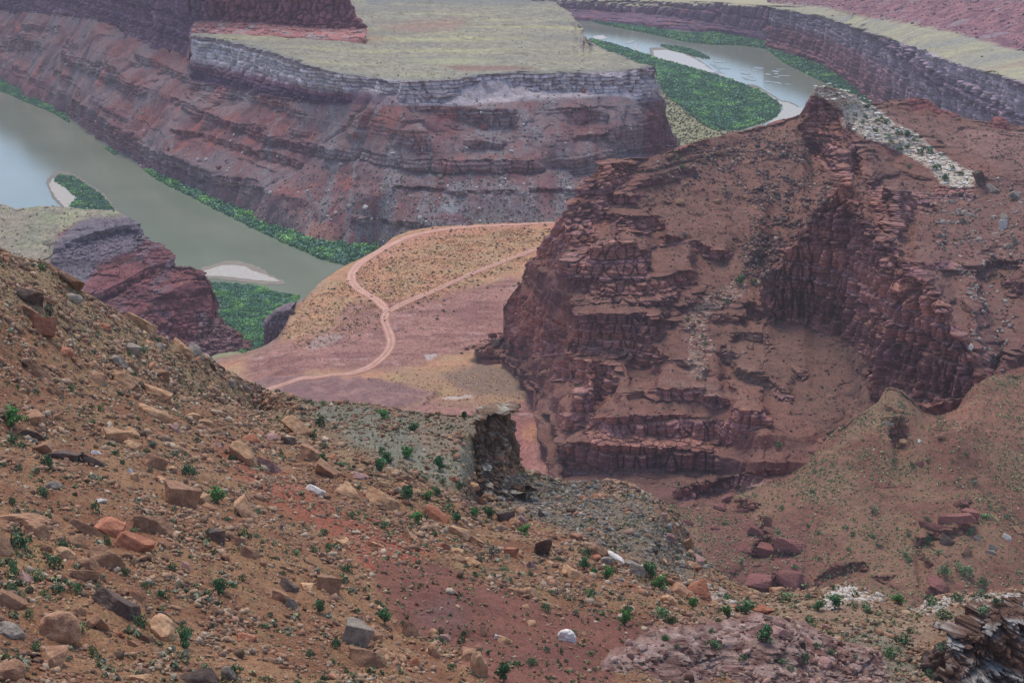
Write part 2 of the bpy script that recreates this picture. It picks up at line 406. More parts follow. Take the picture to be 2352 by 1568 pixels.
# ---- middle mesa: plateau, rim cliff, red ledgy face and talus down to the river -----------------------------
bedsM = make_beds(5, 4, 13)
toe = [(-160, 95), (0, 180), (60, 215), (130, 250), (200, 300), (260, 345), (330, 392), (400, 420), (500, 465), (600, 512), (700, 548), (800, 562), (860, 563), (900, 548), (940, 535), (1000, 525), (1100, 518), (1290, 516), (1560, 520)]
P0py = [(-160, -10), (0, 20), (220, 42), (430, 132), (434, 120), (440, 20), (800, -5), (1000, -3), (1200, 0), (1281, 5), (1300, 22), (1317, 34), (1325, 50), (1341, 60), (1343, 80), (1357, 96), (1400, 116), (1456, 140), (1507, 155), (1513, 200), (1522, 225), (1530, 262), (1538, 300), (1552, 335), (1560, 345)]
P, W, vis = loft([
    dict(py=P0py, Y=[(-160, 4800), (0, 4330), (220, 3580), (430, 3070), (440, 3470), (800, 3700), (1200, 3650), (1281, 3580), (1317, 3354), (1341, 3153), (1357, 2910), (1400, 2795), (1456, 2660), (1507, 2600), (1560, 2650)], soft=1),
    dict(py=[(-160, -8), (0, 21), (220, 44), (434, 134), (440, 76), (500, 86), (620, 114), (700, 143), (760, 161), (860, 173), (925, 180), (1040, 177), (1170, 163), (1300, 163), (1440, 157), (1500, 148)],
         Y=[(-160, 4780), (0, 4325), (220, 3575), (434, 3065), (440, 3032), (500, 2972), (620, 2792), (700, 2632), (760, 2582), (860, 2552), (925, 2500), (1040, 2512), (1120, 2552), (1300, 2582), (1440, 2602), (1507, 2612)], soft=1),
    dict(py=[(-160, -6), (0, 22), (220, 45), (434, 136), (440, 80), (500, 90), (620, 118), (700, 148), (760, 165), (860, 178), (925, 185), (1040, 182), (1120, 170), (1300, 168), (1440, 162), (1500, 152), (1507, 155)],
         Y=[(-160, 4770), (0, 4320), (220, 3570), (434, 3060), (440, 3020), (500, 2960), (620, 2780), (700, 2620), (760, 2570), (860, 2540), (925, 2480), (1040, 2500), (1120, 2540), (1300, 2570), (1440, 2590), (1507, 2605)], cliff=[(430, 0), (440, 1)]),
    dict(py=[(-160, -4), (0, 26), (125, 34), (220, 50), (434, 142), (440, 180), (520, 196), (600, 212), (732, 236), (800, 205), (860, 208), (925, 238), (1040, 240), (1120, 225), (1200, 228), (1300, 225), (1423, 216), (1500, 240), (1550, 338)],
         Y=[(-160, 4740), (0, 4300), (220, 3550), (434, 3050), (440, 2990), (600, 2725), (732, 2590), (860, 2520), (925, 2452), (1040, 2464), (1120, 2510), (1300, 2530), (1423, 2560), (1500, 2580), (1550, 2610)], cliff=[(430, 0), (440, .9), (730, .8), (900, .8), (1423, .7), (1460, 1)], soft=[(430, .5), (436, 0)]),
    dict(py=[(0, 80), (100, 110), (220, 150), (384, 220), (500, 268), (630, 312), (746, 335), (936, 362), (1100, 368), (1258, 366), (1400, 350), (1500, 338), (1555, 345)],
         Y=[(-160, 4600), (0, 4150), (220, 3380), (384, 2960), (500, 2780), (630, 2610), (746, 2500), (936, 2380), (1100, 2372), (1258, 2380), (1400, 2470), (1500, 2530), (1555, 2590)], cliff=[(400, .1), (600, .35), (900, .5), (1300, .4), (1380, .8), (1460, 1)]),
    dict(py=[(0, 86), (100, 118), (220, 160), (384, 235), (500, 288), (630, 334), (746, 358), (936, 386), (1100, 392), (1258, 390), (1400, 372), (1500, 352), (1555, 350)],
         Y=[(-160, 4590), (0, 4135), (220, 3365), (384, 2947), (500, 2768), (630, 2600), (746, 2490), (936, 2370), (1100, 2362), (1258, 2370), (1400, 2462), (1500, 2526), (1555, 2589)], cliff=[(400, .1), (600, .35), (900, .6), (1300, .4)], soft=[(0, .2), (800, .3)]),
    dict(py=[(0, 130), (220, 250), (384, 350), (500, 400), (630, 440), (746, 470), (893, 434), (1100, 438), (1313, 445), (1500, 420), (1555, 380)],
         Y=[(-160, 4480), (0, 4060), (220, 3220), (384, 2790), (500, 2640), (630, 2470), (746, 2400), (893, 2330), (1100, 2310), (1313, 2320), (1500, 2400), (1555, 2550)], soft=[(0, .2), (600, .2), (800, .8), (1300, .7)]),
    dict(py=[(0, 134), (220, 256), (384, 358), (500, 408), (630, 448), (746, 478), (893, 443), (1100, 448), (1313, 455), (1500, 430), (1555, 390)],
         Y=[(-160, 4470), (0, 4050), (220, 3212), (384, 2782), (500, 2633), (630, 2464), (746, 2394), (893, 2325), (1100, 2305), (1313, 2315), (1500, 2395), (1555, 2545)], cliff=[(200, .5), (600, .5), (800, .1)], soft=[(600, .1), (750, 1)]),
    dict(py=toe, Y=[(-160, 4570), (0, 3987), (60, 3730), (130, 3520), (200, 3264), (260, 3050), (330, 2861), (400, 2755), (500, 2600), (600, 2460), (700, 2352), (800, 2312), (860, 2309), (900, 2268), (940, 2255), (1000, 2247), (1100, 2264), (1290, 2268), (1560, 2280)], soft=[(500, .1), (650, .7), (800, 1)]),
], -160, 1562, 1.8, 1.7)
def R2(*p): return [(746 + .366 * a, .366 * b) for a, b in p]
def R1(*p): return [(.366 * a, .366 * b) for a, b in p]
CLM = [R2((0, 365), (330, 415), (590, 430), (480, 495), (750, 505), (870, 455), (1100, 475), (1330, 455), (1600, 460), (1890, 495), (1890, 585), (1700, 595), (1330, 575), (1220, 545), (1150, 505), (1000, 505), (860, 565), (750, 665), (480, 645), (450, 600), (330, 565), (20, 565), (0, 545)),
 R2((470, 640), (750, 680), (1200, 700), (1225, 805), (1000, 800), (830, 745), (560, 695)), R2((1530, 680), (1640, 665), (1800, 735), (1580, 775)),
 R2((1885, 480), (2085, 415), (2115, 600), (2140, 750), (2200, 850), (2240, 960), (1785, 972), (1820, 800), (2000, 780), (2060, 700), (1960, 640), (1900, 560)),
 R2((0, 925), (330, 955), (520, 1000), (900, 1000), (1300, 1012), (1385, 1050), (1360, 1085), (1000, 1080), (740, 1075), (520, 1055), (300, 1005), (0, 995)), R2((1480, 1005), (1740, 1005), (1760, 1085), (1560, 1085)),
 R2((410, 1165), (660, 1180), (900, 1196), (1210, 1206), (1215, 1230), (900, 1220), (660, 1206), (420, 1190)), R2((1280, 1185), (1570, 1190), (1570, 1220), (1290, 1215)), R2((170, 1345), (420, 1385), (660, 1418), (550, 1446), (400, 1416), (180, 1372)),
 R2((1790, 830), (1700, 880), (1560, 870), (1580, 850)), R2((880, 880), (1130, 900), (1120, 940), (900, 920)), R2((400, 810), (640, 830), (660, 960), (560, 950), (430, 880)),
 R1((1195, 210), (1420, 255), (1700, 305), (2195, 385), (2195, 645), (2000, 645), (1700, 605), (1440, 555), (1190, 495)), R1((1060, 615), (1200, 672), (1420, 762), (1640, 795), (1730, 850), (1700, 888), (1500, 808), (1350, 748), (1100, 655)),
 R1((1720, 862), (1900, 905), (2195, 955), (2195, 1005), (1950, 968), (1720, 908)), R1((0, 225), (200, 265), (250, 312), (100, 325), (0, 295)), R1((310, 438), (440, 475), (450, 512), (330, 475)), R1((380, 335), (700, 415), (800, 515), (935, 560), (900, 595), (760, 565), (620, 478), (400, 385)),
 R1((850, 325), (1150, 455), (1185, 515), (1090, 478), (860, 375)), R1((400, 665), (560, 752), (800, 872), (1000, 972), (1200, 1052), (1585, 1145), (1585, 1195), (1300, 1158), (1000, 1070), (850, 1028), (600, 905), (480, 775)), R1((1070, 812), (1350, 865), (1700, 955), (1900, 1036), (1880, 1064), (1600, 985), (1350, 905), (1080, 838)),
 R1((130, 150), (380, 170), (370, 200), (150, 190)), R1((1170, 510), (1400, 560), (1800, 650), (1950, 720), (1900, 740), (1600, 640), (1180, 560))]
px, py = project(P)
rimy = itp([(-160, -60), (434, -60), (440, 80), (500, 90), (620, 118), (700, 148), (760, 165), (860, 178), (925, 185), (1040, 182), (1120, 170), (1300, 168), (1440, 162), (1500, 152), (1510, 140)], px)
cm = polys_mask(px, py, CLM, 5, 7, 160) * vis[:, None] * sm(rimy, rimy + 5, py)
P = steepen(P, cm, list(LIDX), -1, .16)
W['cliff'] = np.maximum(cm, .0); W['soft'] = np.clip(1 - 1.3 * cm, 0, 1) * np.clip(W['soft'] + .12, 0, 1)
P, rk, I = rockify(P, W, bedsM, cliff_amp=5, big=18, bigs=120, crack=4.5, cracks=22, ledge=.62, seed=33, rough=1.2, roughs=9, bench_noise=4, outs=150, gully=8, gullys=70, pb=-.06, fine=6, pillar=.5, zs=5)
px, py = project(P); N = normals(P)
rim = itp([(-160, -6), (434, 136), (440, 80), (500, 90), (620, 118), (700, 148), (760, 165), (860, 178), (925, 185), (1040, 182), (1120, 170), (1300, 168), (1440, 162), (1500, 152), (1530, 260), (1560, 345)], px)
base = itp([(-160, -4), (434, 142), (440, 180), (600, 212), (732, 236), (925, 238), (1040, 240), (1200, 228), (1423, 216), (1500, 240), (1560, 348)], px)
toeL = itp(toe, px)
h = (py - base) / (toeL - base + 1)
n1 = nz(P, 45, 4, 61); n2 = nz(P * np.array([1, 1, .3]), 18, 4, 62); n3 = nz(P, 120, 3, 63)
red = mix(np.broadcast_to(C(134, 90, 82), P.shape), C(106, 74, 74), np.clip(I['bed'] * 1.5 - .25, 0, 1))
red = mix(red, C(150, 88, 76), sm(.1, .45, nz(P * np.array([1, 1, .35]), 40, 4, 64)) * .75)
red = mix(red, C(120, 104, 102), sm(-.35, .35, n3 + .3 * n2) * .85)
# grey talus chutes: streaks that run down the face
ch = nz(np.stack([P[..., 0], P[..., 1] * .2, P[..., 2] * .12], -1), 26, 4, 65) + .35 * nz(P, 14, 3, 66)
tal = sm(.02, .3, ch + sm(.35, .95, h) * .45 * sm(720, 900, px) - .06 - .2 * sm(900, 500, px) + .12 * sm(.15, 0, h) * sm(700, 900, px))
tal = tal * sm(-.05, .05, h)
c = mix(red, mix(np.broadcast_to(GREY * .94, P.shape), GREYP * .94, sm(-.2, .4, n2)), .85 * tal * (1 - .6 * I['patch'] * sm(.3, .8, N[..., 1] * -1)))
c = mix(c, C(128, 120, 104), sm(.8, 1, h) * sm(850, 1000, px) * sm(-.2, .4, n1 + .1) * .8)
c = mix(c, C(150, 108, 90), sm(.72, 1, h) * sm(380, 520, px) * sm(900, 800, px) * sm(0, .3, n1) * .7)
# dark shelf near the water on the left
c = mix(c, C(84, 62, 72), sm(.78, .95, h) * sm(680, 520, px) * (.45 + .4 * I['bed']))
# cliff band under the rim
cf = mix(np.broadcast_to(C(164, 150, 148), P.shape), C(134, 116, 118), np.clip(I['bed'] * 1.4 - .2, 0, 1))
hc = np.clip((py - rim) / (base - rim + 1), -1, 2)
cf = mix(cf, C(104, 72, 80), sm(.42, .75, hc + .15 * n2) * sm(1000, 800, px))
cf = mix(cf, C(74, 58, 74), sm(.72, .85, hc + .12 * n2) * sm(900, 700, px) * .8)
cf = cf * (.84 + .3 * I['cid'])[..., None]
cf = mix(cf, C(72, 58, 66), sm(.2, .5, nz(P * np.array([1, 1, .1]), 12, 3, 67)) * .45)
c = mix(c, cf, sm(1.12, .98, hc + .05 * n2) * sm(434, 440, px))
c = mix(c, C(104, 62, 60), sm(1460, 1500, px) * sm(190, 260, py) * .85)
# dark partings
c = c * (1 - .26 * I['cr'])[..., None] * (1 - .4 * I['fp'] * (1 - .7 * tal))[..., None]
# plateau
s = nz(P * np.array([.22, 1.3, 1]), 70, 5, 68)
tn = mix(np.broadcast_to(C(150, 141, 118), P.shape), C(168, 160, 118), sm(.0, .4, s) * .9)
tn = tn * (.86 + .28 * sm(-.25, .25, nz(P * np.array([.6, 1, 1]), 9, 3, 310)))[..., None]
tn = mix(tn, C(112, 108, 88), sm(.25, .5, nz(P * np.array([.5, 1, 1]), 28, 4, 311)) * .6)
tn = mix(tn, C(136, 130, 116), sm(0, .4, nz(P * np.array([.3, 1.2, 1]), 110, 4, 69)) * .8)
tn = mix(tn, C(164, 118, 98), (poly_mask(px, py, [(880, 62), (1000, 45), (1080, 48), (1050, 66), (960, 72)], 30, 15) * .6 + poly_mask(px, py, [(795, 92), (850, 82), (900, 90), (850, 98)], 20, 10) * .4))
tn = mix(tn, C(176, 170, 124), poly_mask(px, py, [(930, 140), (1080, 132), (1150, 140), (1060, 150)], 16, 8) * .6)
tn = mix(tn, C(130, 128, 120), sm(rim - 12, rim + 2, py) * .6)
tn = mix(tn, C(120, 120, 118), poly_mask(px, py, [(830, -30), (1330, -30), (1290, 10), (1100, 14), (960, 6), (840, 12)], 12, 8) * .6)
tn = mix(tn, C(140, 90, 80), poly_mask(px, py, [(1010, 150), (1180, 152), (1240, 160), (1060, 164)], 8, 4) * .6)
c = mix(c, tn * .84, sm(rim + 4, rim - 1, py) * sm(436, 441, px) * sm(.5, .75, N[..., 2] + .25))  # flat top coloured darker to hold down the extra light it catches
c = mix(c, C(150, 150, 146), poly_mask(px, py, [(1015, 470), (1040, 462), (1055, 478), (1040, 495), (1020, 488)], 18, 6) * .7)
c = mix(c, C(128, 76, 76), poly_mask(px, py, [(980, 505), (1020, 488), (1060, 492), (1090, 512)], 16, 6) * .6)
D_P = P
c = c * mix(np.array([.92]), np.array([1.3]), np.clip(W['cliff'], 0, 1) * sm(.6, .4, N[..., 2])) * (1 + .6 * I['strata'] * sm(rim - 2, rim + 4, py))[..., None]  # steep cliff faces lightened in colour to offset their shade, the rest darkened
finish('mesa_slope', P, c, M_mid, **ST)
TERR['mesa_slope']['tal'] = tal

# ---- tall dark cliff at the top left ------------------------------------------------------------------
P, W, vis = loft([
    dict(py=[(-200, -70), (780, -70), (797, -62), (803, 0), (812, 22), (828, 44), (842, 60)], Y=[(-200, 4980), (0, 4350), (220, 3600), (430, 3105), (440, 3110), (600, 3085), (800, 3060), (842, 3000)], cliff=1),
    dict(py=[(-200, -30), (0, -20), (220, 5), (434, 70), (438, 20), (600, 20), (795, 30), (803, 30), (842, 60)], Y=[(-200, 4960), (0, 4330), (220, 3580), (430, 3085), (440, 3095), (600, 3068), (795, 3035), (842, 2990)], cliff=1),
    dict(py=[(-200, -5), (0, 26), (125, 34), (220, 50), (300, 80), (434, 141), (438, 60), (450, 46), (600, 52), (700, 62), (780, 66), (805, 64), (842, 66)], Y=[(-200, 4940), (0, 4308), (220, 3558), (430, 3063), (440, 3085), (600, 3052), (795, 3012), (842, 2980)], cliff=.8),
    dict(py=[(-200, -2), (0, 30), (125, 38), (220, 54), (300, 84), (434, 145), (438, 78), (560, 82), (700, 88), (834, 92), (842, 92)], Y=[(-200, 4930), (0, 4300), (220, 3550), (430, 3055), (440, 3030), (560, 2995), (700, 2950), (842, 2920)], cliff=0, soft=0),
], -200, 842, 1.8, 1.7)
P, rk, I = rockify(P, W, bedsF, cliff_amp=6, big=14, bigs=90, crack=7, cracks=14, ledge=.8, seed=44, rough=2.4, roughs=10, zs=6, gully=8, gullys=50, fine=8)
px, py = project(P)
c = mix(np.broadcast_to(C(112, 82, 92), P.shape), C(86, 62, 76), np.clip(I['bed'] * 1.5 - .25, 0, 1))
c = mix(c, C(132, 112, 112), sm(.1, .5, nz(P * np.array([1, 1, .12]), 12, 4, 71)) * .5 * sm(520, 380, px))
c = mix(c, C(70, 52, 68), sm(.1, .45, nz(P * np.array([1, 1, .15]), 20, 4, 72)) * .7)
c = mix(c, C(122, 70, 68), sm(440, 520, px) * .7)
c = mix(c, C(96, 56, 62), sm(440, 520, px) * sm(.1, .4, nz(P * np.array([1, 1, .2]), 20, 3, 73)) * .8)
foot = itp([(434, 145), (438, 60), (450, 46), (600, 52), (700, 62), (780, 66), (842, 66)], px)
c = mix(c, mix(np.broadcast_to(C(148, 98, 90), P.shape), C(136, 116, 110), sm(0, .4, nz(P, 30, 3, 74))), sm(foot - 2, foot + 4, py) * sm(438, 445, px))
c = c * (.86 + .26 * I['cid'])[..., None] * (1 - .4 * I['cr'])[..., None]
c = c * 1.12 * (1 + .4 * I['strata'])[..., None]
finish('butte', P, c, M_mid, **ST)

# ---- low spur between the near slope and the river --------------------------------------------------------
bedsG = make_beds(8, 2.5, 8)
P, W, vis = loft([
    dict(py=[(-160, 440), (0, 467), (40, 478), (85, 472), (120, 473), (200, 480), (265, 485), (298, 497), (322, 516), (328, 548), (345, 556), (380, 575), (398, 590), (404, 612), (440, 614), (470, 636), (487, 665), (495, 722), (520, 748), (540, 760), (566, 788)],
         Y=[(-160, 2150), (0, 2120), (200, 2080), (300, 2050), (323, 2040), (330, 1990), (400, 1930), (440, 1910), (470, 1900), (487, 1880), (495, 1860), (540, 1850), (566, 1840)], soft=[(-160, 1), (260, 1), (300, .3)]),
    dict(py=[(-160, 600), (0, 640), (110, 592), (128, 565), (200, 535), (260, 522), (300, 512), (323, 525)], Y=[(-160, 1850), (0, 1880), (120, 1955), (200, 1990), (300, 2030), (323, 2025), (400, 1922), (440, 1905), (487, 1875), (566, 1839)], soft=[(-160, 1), (100, .8), (140, 0)]),
    dict(py=[(-160, 610), (0, 650), (110, 606), (128, 580), (200, 556), (260, 545), (300, 538), (323, 545)], Y=[(-160, 1845), (0, 1870), (120, 1948), (200, 1984), (300, 2022), (323, 2015), (400, 1921), (440, 1904), (487, 1874), (566, 1838)], cliff=[(100, 0), (140, .8)]),
    dict(py=[(0, 720), (234, 672), (278, 648), (330, 618), (399, 596), (440, 622), (495, 724)], Y=[(0, 1800), (234, 1855), (278, 1885), (330, 1900), (399, 1915), (440, 1900), (487, 1872), (566, 1837)], soft=.4),
    dict(py=[(0, 730), (234, 700), (278, 672), (330, 640), (399, 618), (440, 630), (495, 726)], Y=[(0, 1795), (234, 1850), (278, 1879), (330, 1894), (399, 1909), (440, 1894), (487, 1871), (566, 1836)], cliff=.8),
    dict(py=[(0, 800), (250, 730), (311, 706), (400, 664), (440, 646), (472, 644), (487, 668), (495, 728)], Y=[(0, 1780), (250, 1820), (311, 1832), (400, 1855), (472, 1882), (487, 1869), (566, 1835)], soft=.4),
    dict(py=[(0, 900), (250, 770), (311, 755), (340, 752), (432, 785), (480, 772), (495, 757), (540, 767), (566, 789)], Y=[(0, 1760), (311, 1806), (340, 1808), (432, 1810), (480, 1824), (495, 1832), (566, 1834)], cliff=1),
    dict(py=[(0, 980), (311, 870), (400, 845), (480, 812), (540, 806), (566, 800)], z=2, soft=.5),
], -160, 566, 1.7, 1.7)
P, rk, I = rockify(P, W, bedsG, cliff_amp=3.2, big=6, bigs=50, crack=3.2, cracks=7, ledge=.8, seed=55, rough=.8, roughs=3.5, zs=2.4, bench_noise=2, gully=5, gullys=26, outs=28, fine=3.5)
px, py = project(P); N = normals(P)
c = mix(np.broadcast_to(C(138, 82, 78), P.shape), C(104, 62, 62), np.clip(I['bed'] * 1.4 - .2, 0, 1))
c = mix(c, C(114, 96, 100), sm(0, .4, nz(P, 30, 4, 81)) * .6)
gr = poly_mask(px, py, [(110, 640), (120, 560), (190, 500), (260, 480), (340, 470), (345, 545), (300, 580), (230, 600), (170, 690)], 18, 10)
c = mix(c, mix(np.broadcast_to(C(128, 114, 116), P.shape), C(96, 82, 88), I['bed']), gr)
tp = poly_mask(px, py, [(-200, 400), (330, 400), (300, 496), (200, 500), (135, 535), (118, 600), (0, 700), (-200, 700)], 16, 8)
c = mix(c, mix(np.broadcast_to(C(138, 122, 104), P.shape), C(142, 134, 104), sm(-.1, .3, nz(P * np.array([1, .4, 1]), 30, 4, 82))), tp)
c = mix(c, C(118, 122, 96), poly_mask(px, py, [(90, 480), (140, 484), (90, 560), (20, 570)], 30, 14) * .35)
deb = poly_mask(px, py, [(430, 790), (490, 725), (520, 738), (580, 800), (500, 840)], 10, 6)
c = mix(c, mix(np.broadcast_to(C(96, 64, 66), P.shape), C(126, 92, 86), sm(-.1, .3, nz(P, 5, 3, 83))), deb)
c = c * (.84 + .3 * I['cid'])[..., None] * (1 - .45 * I['cr'] * (1 - tp))[..., None]
c = c * (1 + .5 * I['strata'] * (1 - tp))[..., None] * np.array([.95, 1.0, .98])
finish('river_spur', P, c, M_mid, **ST)

# ---- bench with the dirt road --------------------------------------------------------------------------
top = [(440, 850), (500, 822), (560, 812), (600, 797), (612, 792), (622, 786), (640, 772), (656, 752), (664, 728), (668, 706), (700, 685), (718, 665), (740, 645), (765, 628), (790, 612), (830, 592), (870, 572), (900, 547), (940, 529), (1000, 521), (1100, 514), (1290, 510), (1560, 506)]
zt = [(440, 6), (560, 12), (605, 26), (664, 40), (680, 46), (1560, 46)]
def zrow(v): return [(440, min(v, 20)), (560, min(v, 30)), (640, v - 6), (700, v), (1560, v)]
rows = [dict(py=top, z=zt, soft=1)]
for yy, zz in ((600, 46), (660, 46), (720, 46), (780, 45), (840, 44), (900, 43), (960, 41), (1020, 38), (1090, 35), (1180, 33)):
    rows.append(dict(py=yy, z=zrow(zz), soft=1))
P, W, vis = loft(rows, 440, 1560, 1.8, 1.7, back=((12, -14), (30, -44)))
n = nz(P * np.array([.6, 1, 1]), 50, 5, 91)
px, py = project(P)
slick = np.clip(poly_mask(px, py, [(560, 830), (640, 790), (760, 760), (800, 700), (900, 690), (1000, 680), (1160, 640), (1200, 640), (1180, 780), (1100, 800), (900, 850), (700, 860), (560, 880)], 30, 22) +
                poly_mask(px, py, [(1100, 960), (1230, 880), (1330, 900), (1360, 1110), (1180, 1110)], 20, 14) + poly_mask(px, py, [(900, 950), (1010, 915), (1160, 912), (1200, 960), (1100, 990), (900, 990)], 12, 8), 0, 1)
P[..., 2] += n * 2.0
ROAD_A = [(560, 886), (620, 878), (680, 873), (760, 865), (820, 854), (855, 840), (880, 820), (897, 800), (900, 782), (892, 760), (882, 738), (884, 724), (900, 712), (940, 694), (1000, 669), (1060, 641), (1130, 612), (1200, 587), (1262, 563)]
ROAD_B = [(892, 722), (884, 708), (870, 695), (840, 676), (815, 660), (806, 645), (808, 630), (825, 608), (860, 585), (900, 563), (950, 542), (1000, 531), (1060, 524), (1120, 520), (1200, 517), (1310, 514)]
rdm = np.zeros(px.shape)
for pts in (ROAD_A, ROAD_B):
    W2 = at_z(np.array([a for a, b in pts], float), np.array([b for a, b in pts], float), 45.)
    for k in range(len(W2) - 1):
        a = W2[k, :2]; e = W2[k + 1, :2] - a; t = np.clip(((P[..., 0] - a[0]) * e[0] + (P[..., 1] - a[1]) * e[1]) / (e @ e), 0, 1)
        rdm = np.maximum(rdm, sm(17, 8, np.hypot(P[..., 0] - a[0] - t * e[0], P[..., 1] - a[1] - t * e[1])))
# sheets of bare stone with low curved steps
zb = nz(P, 60, 3, 92) * 9 + P[..., 1] * .02
stp = (zb * 1.6) % 1.0
P[..., 2] += (1 - rdm) * (slick * (1.3 * stp + .5 * nz(P, 6, 3, 93)) + (1 - slick) * .35 * nz(P, 7, 3, 94))
c = mix(np.broadcast_to(C(176, 126, 94), P.shape), C(166, 132, 98), sm(-.3, .3, nz(P, 40, 4, 95)))
c = mix(c, C(150, 104, 86), sm(.1, .5, nz(P, 25, 4, 96)) * .7)
c = mix(c, C(186, 150, 100), sm(.1, .4, nz(P, 6, 3, 97)) * .4)
sl = mix(np.broadcast_to(C(158, 114, 100), P.shape), C(140, 98, 88), sm(-.2, .3, nz(P * np.array([.4, 1, 1]), 26, 4, 98)))
sl = mix(sl, C(176, 140, 130), sm(.25, .5, nz(P * np.array([.5, 1, 1]), 14, 4, 99)) * .6)
F1, F2, cid = cells(P[..., 0] / 34 + .5 * nz(P, 30, 2, 301), P[..., 1] / 13 + .6 * nz(P, 30, 2, 302), 0 * px, 303)
sl = sl * (1 - .45 * sm(.88, .98, stp))[..., None] * (1 - .3 * sm(.07, .0, F2 - F1))[..., None] * (.93 + .14 * cid)[..., None]
c = mix(c, sl, slick)
mead = poly_mask(px, py, [(850, 880), (900, 850), (1000, 842), (1180, 850), (1220, 900), (1180, 940), (1000, 915), (860, 910)], 34, 24)
c = mix(c, mix(np.broadcast_to(C(154, 120, 92), P.shape), C(156, 132, 92), sm(-.1, .4, nz(P * np.array([.4, 1, 1]), 22, 4, 101))), mead * .8)
grn = poly_mask(px, py, [(1010, 860), (1110, 830), (1190, 850), (1200, 910), (1080, 905)], 20, 14)
c = mix(c, C(118, 98, 86), grn * .75)
mnd = poly_mask(px, py, [(560, 880), (700, 865), (870, 872), (930, 885), (1010, 900), (980, 925), (900, 945), (700, 950), (560, 930)], 16, 12)
P[..., 2] += mnd * 3 * (1 + nz(P, 30, 3, 102))
c = mix(c, mix(np.broadcast_to(C(124, 92, 90), P.shape), C(142, 106, 98), sm(-.1, .4, nz(P, 18, 4, 103))), mnd * .9)
c = mix(c, C(190, 180, 170), np.clip(poly_mask(px, py, [(975, 818), (1005, 812), (1000, 822), (980, 828)], 5, 4) + poly_mask(px, py, [(1010, 912), (1080, 906), (1090, 912), (1030, 918)], 4, 4) + poly_mask(px, py, [(700, 800), (730, 775), (770, 768), (790, 772), (760, 790), (730, 802)], 10, 8) * .5, 0, 1) * .6)
c = mix(c, C(188, 128, 104), poly_mask(px, py, [(860, 590), (950, 540), (1000, 524), (1100, 516), (1290, 508), (1290, 522), (1100, 530), (960, 560), (850, 622), (820, 640), (800, 640), (805, 620)], 16, 8) * .6)
c = mix(c, C(150, 90, 82), sm(70, 0, np.abs(px - 1190) + (py < 960) * 90) * sm(950, 990, py) * .6)
c = mix(c, C(168, 118, 88), poly_mask(px, py, [(1200, 985), (1260, 960), (1290, 990), (1240, 1020), (1200, 1010)], 14, 8) * .8)
c = mix(c, C(126, 100, 90), sm(itp(top, px) + 22, itp(top, px), py) * sm(760, 680, px) * .7)
c = c * .86 * (1 - .12 * sm(.1, .5, nz(P, 4, 3, 119)))[..., None]
finish('bench', P, c, M_flat, smooth=True, **ST)

# little grey cliff at the river end of the bench
P, W, vis = loft([
    dict(py=[(606, 742), (612, 734), (625, 720), (640, 711), (655, 705), (668, 703), (676, 702)], Y=[(606, 1822), (676, 1832)], cliff=.4),
    dict(py=[(606, 750), (612, 742), (625, 728), (640, 719), (655, 713), (668, 710), (676, 706)], Y=[(606, 1816), (676, 1826)], cliff=1),
    dict(py=[(606, 795), (614, 796), (628, 790), (644, 776), (658, 756), (668, 735), (676, 715)], Y=[(606, 1808), (676, 1818)], cliff=1)], 606, 676, 1.4, 1.4, back=((20, -2), (50, -50)))
P, rk, I = rockify(P, W, make_beds(6, 2, 4), cliff_amp=2.4, big=2, bigs=30, crack=1.8, cracks=5, ledge=.5, seed=66, rough=.6, roughs=3)
c = np.broadcast_to(C(112, 94, 96), P.shape) * (.8 + .35 * I['bed'] )[..., None] * (1 - .35 * I['cr'])[..., None]
finish('bench_cliff', P, c, M_mid, **ST)

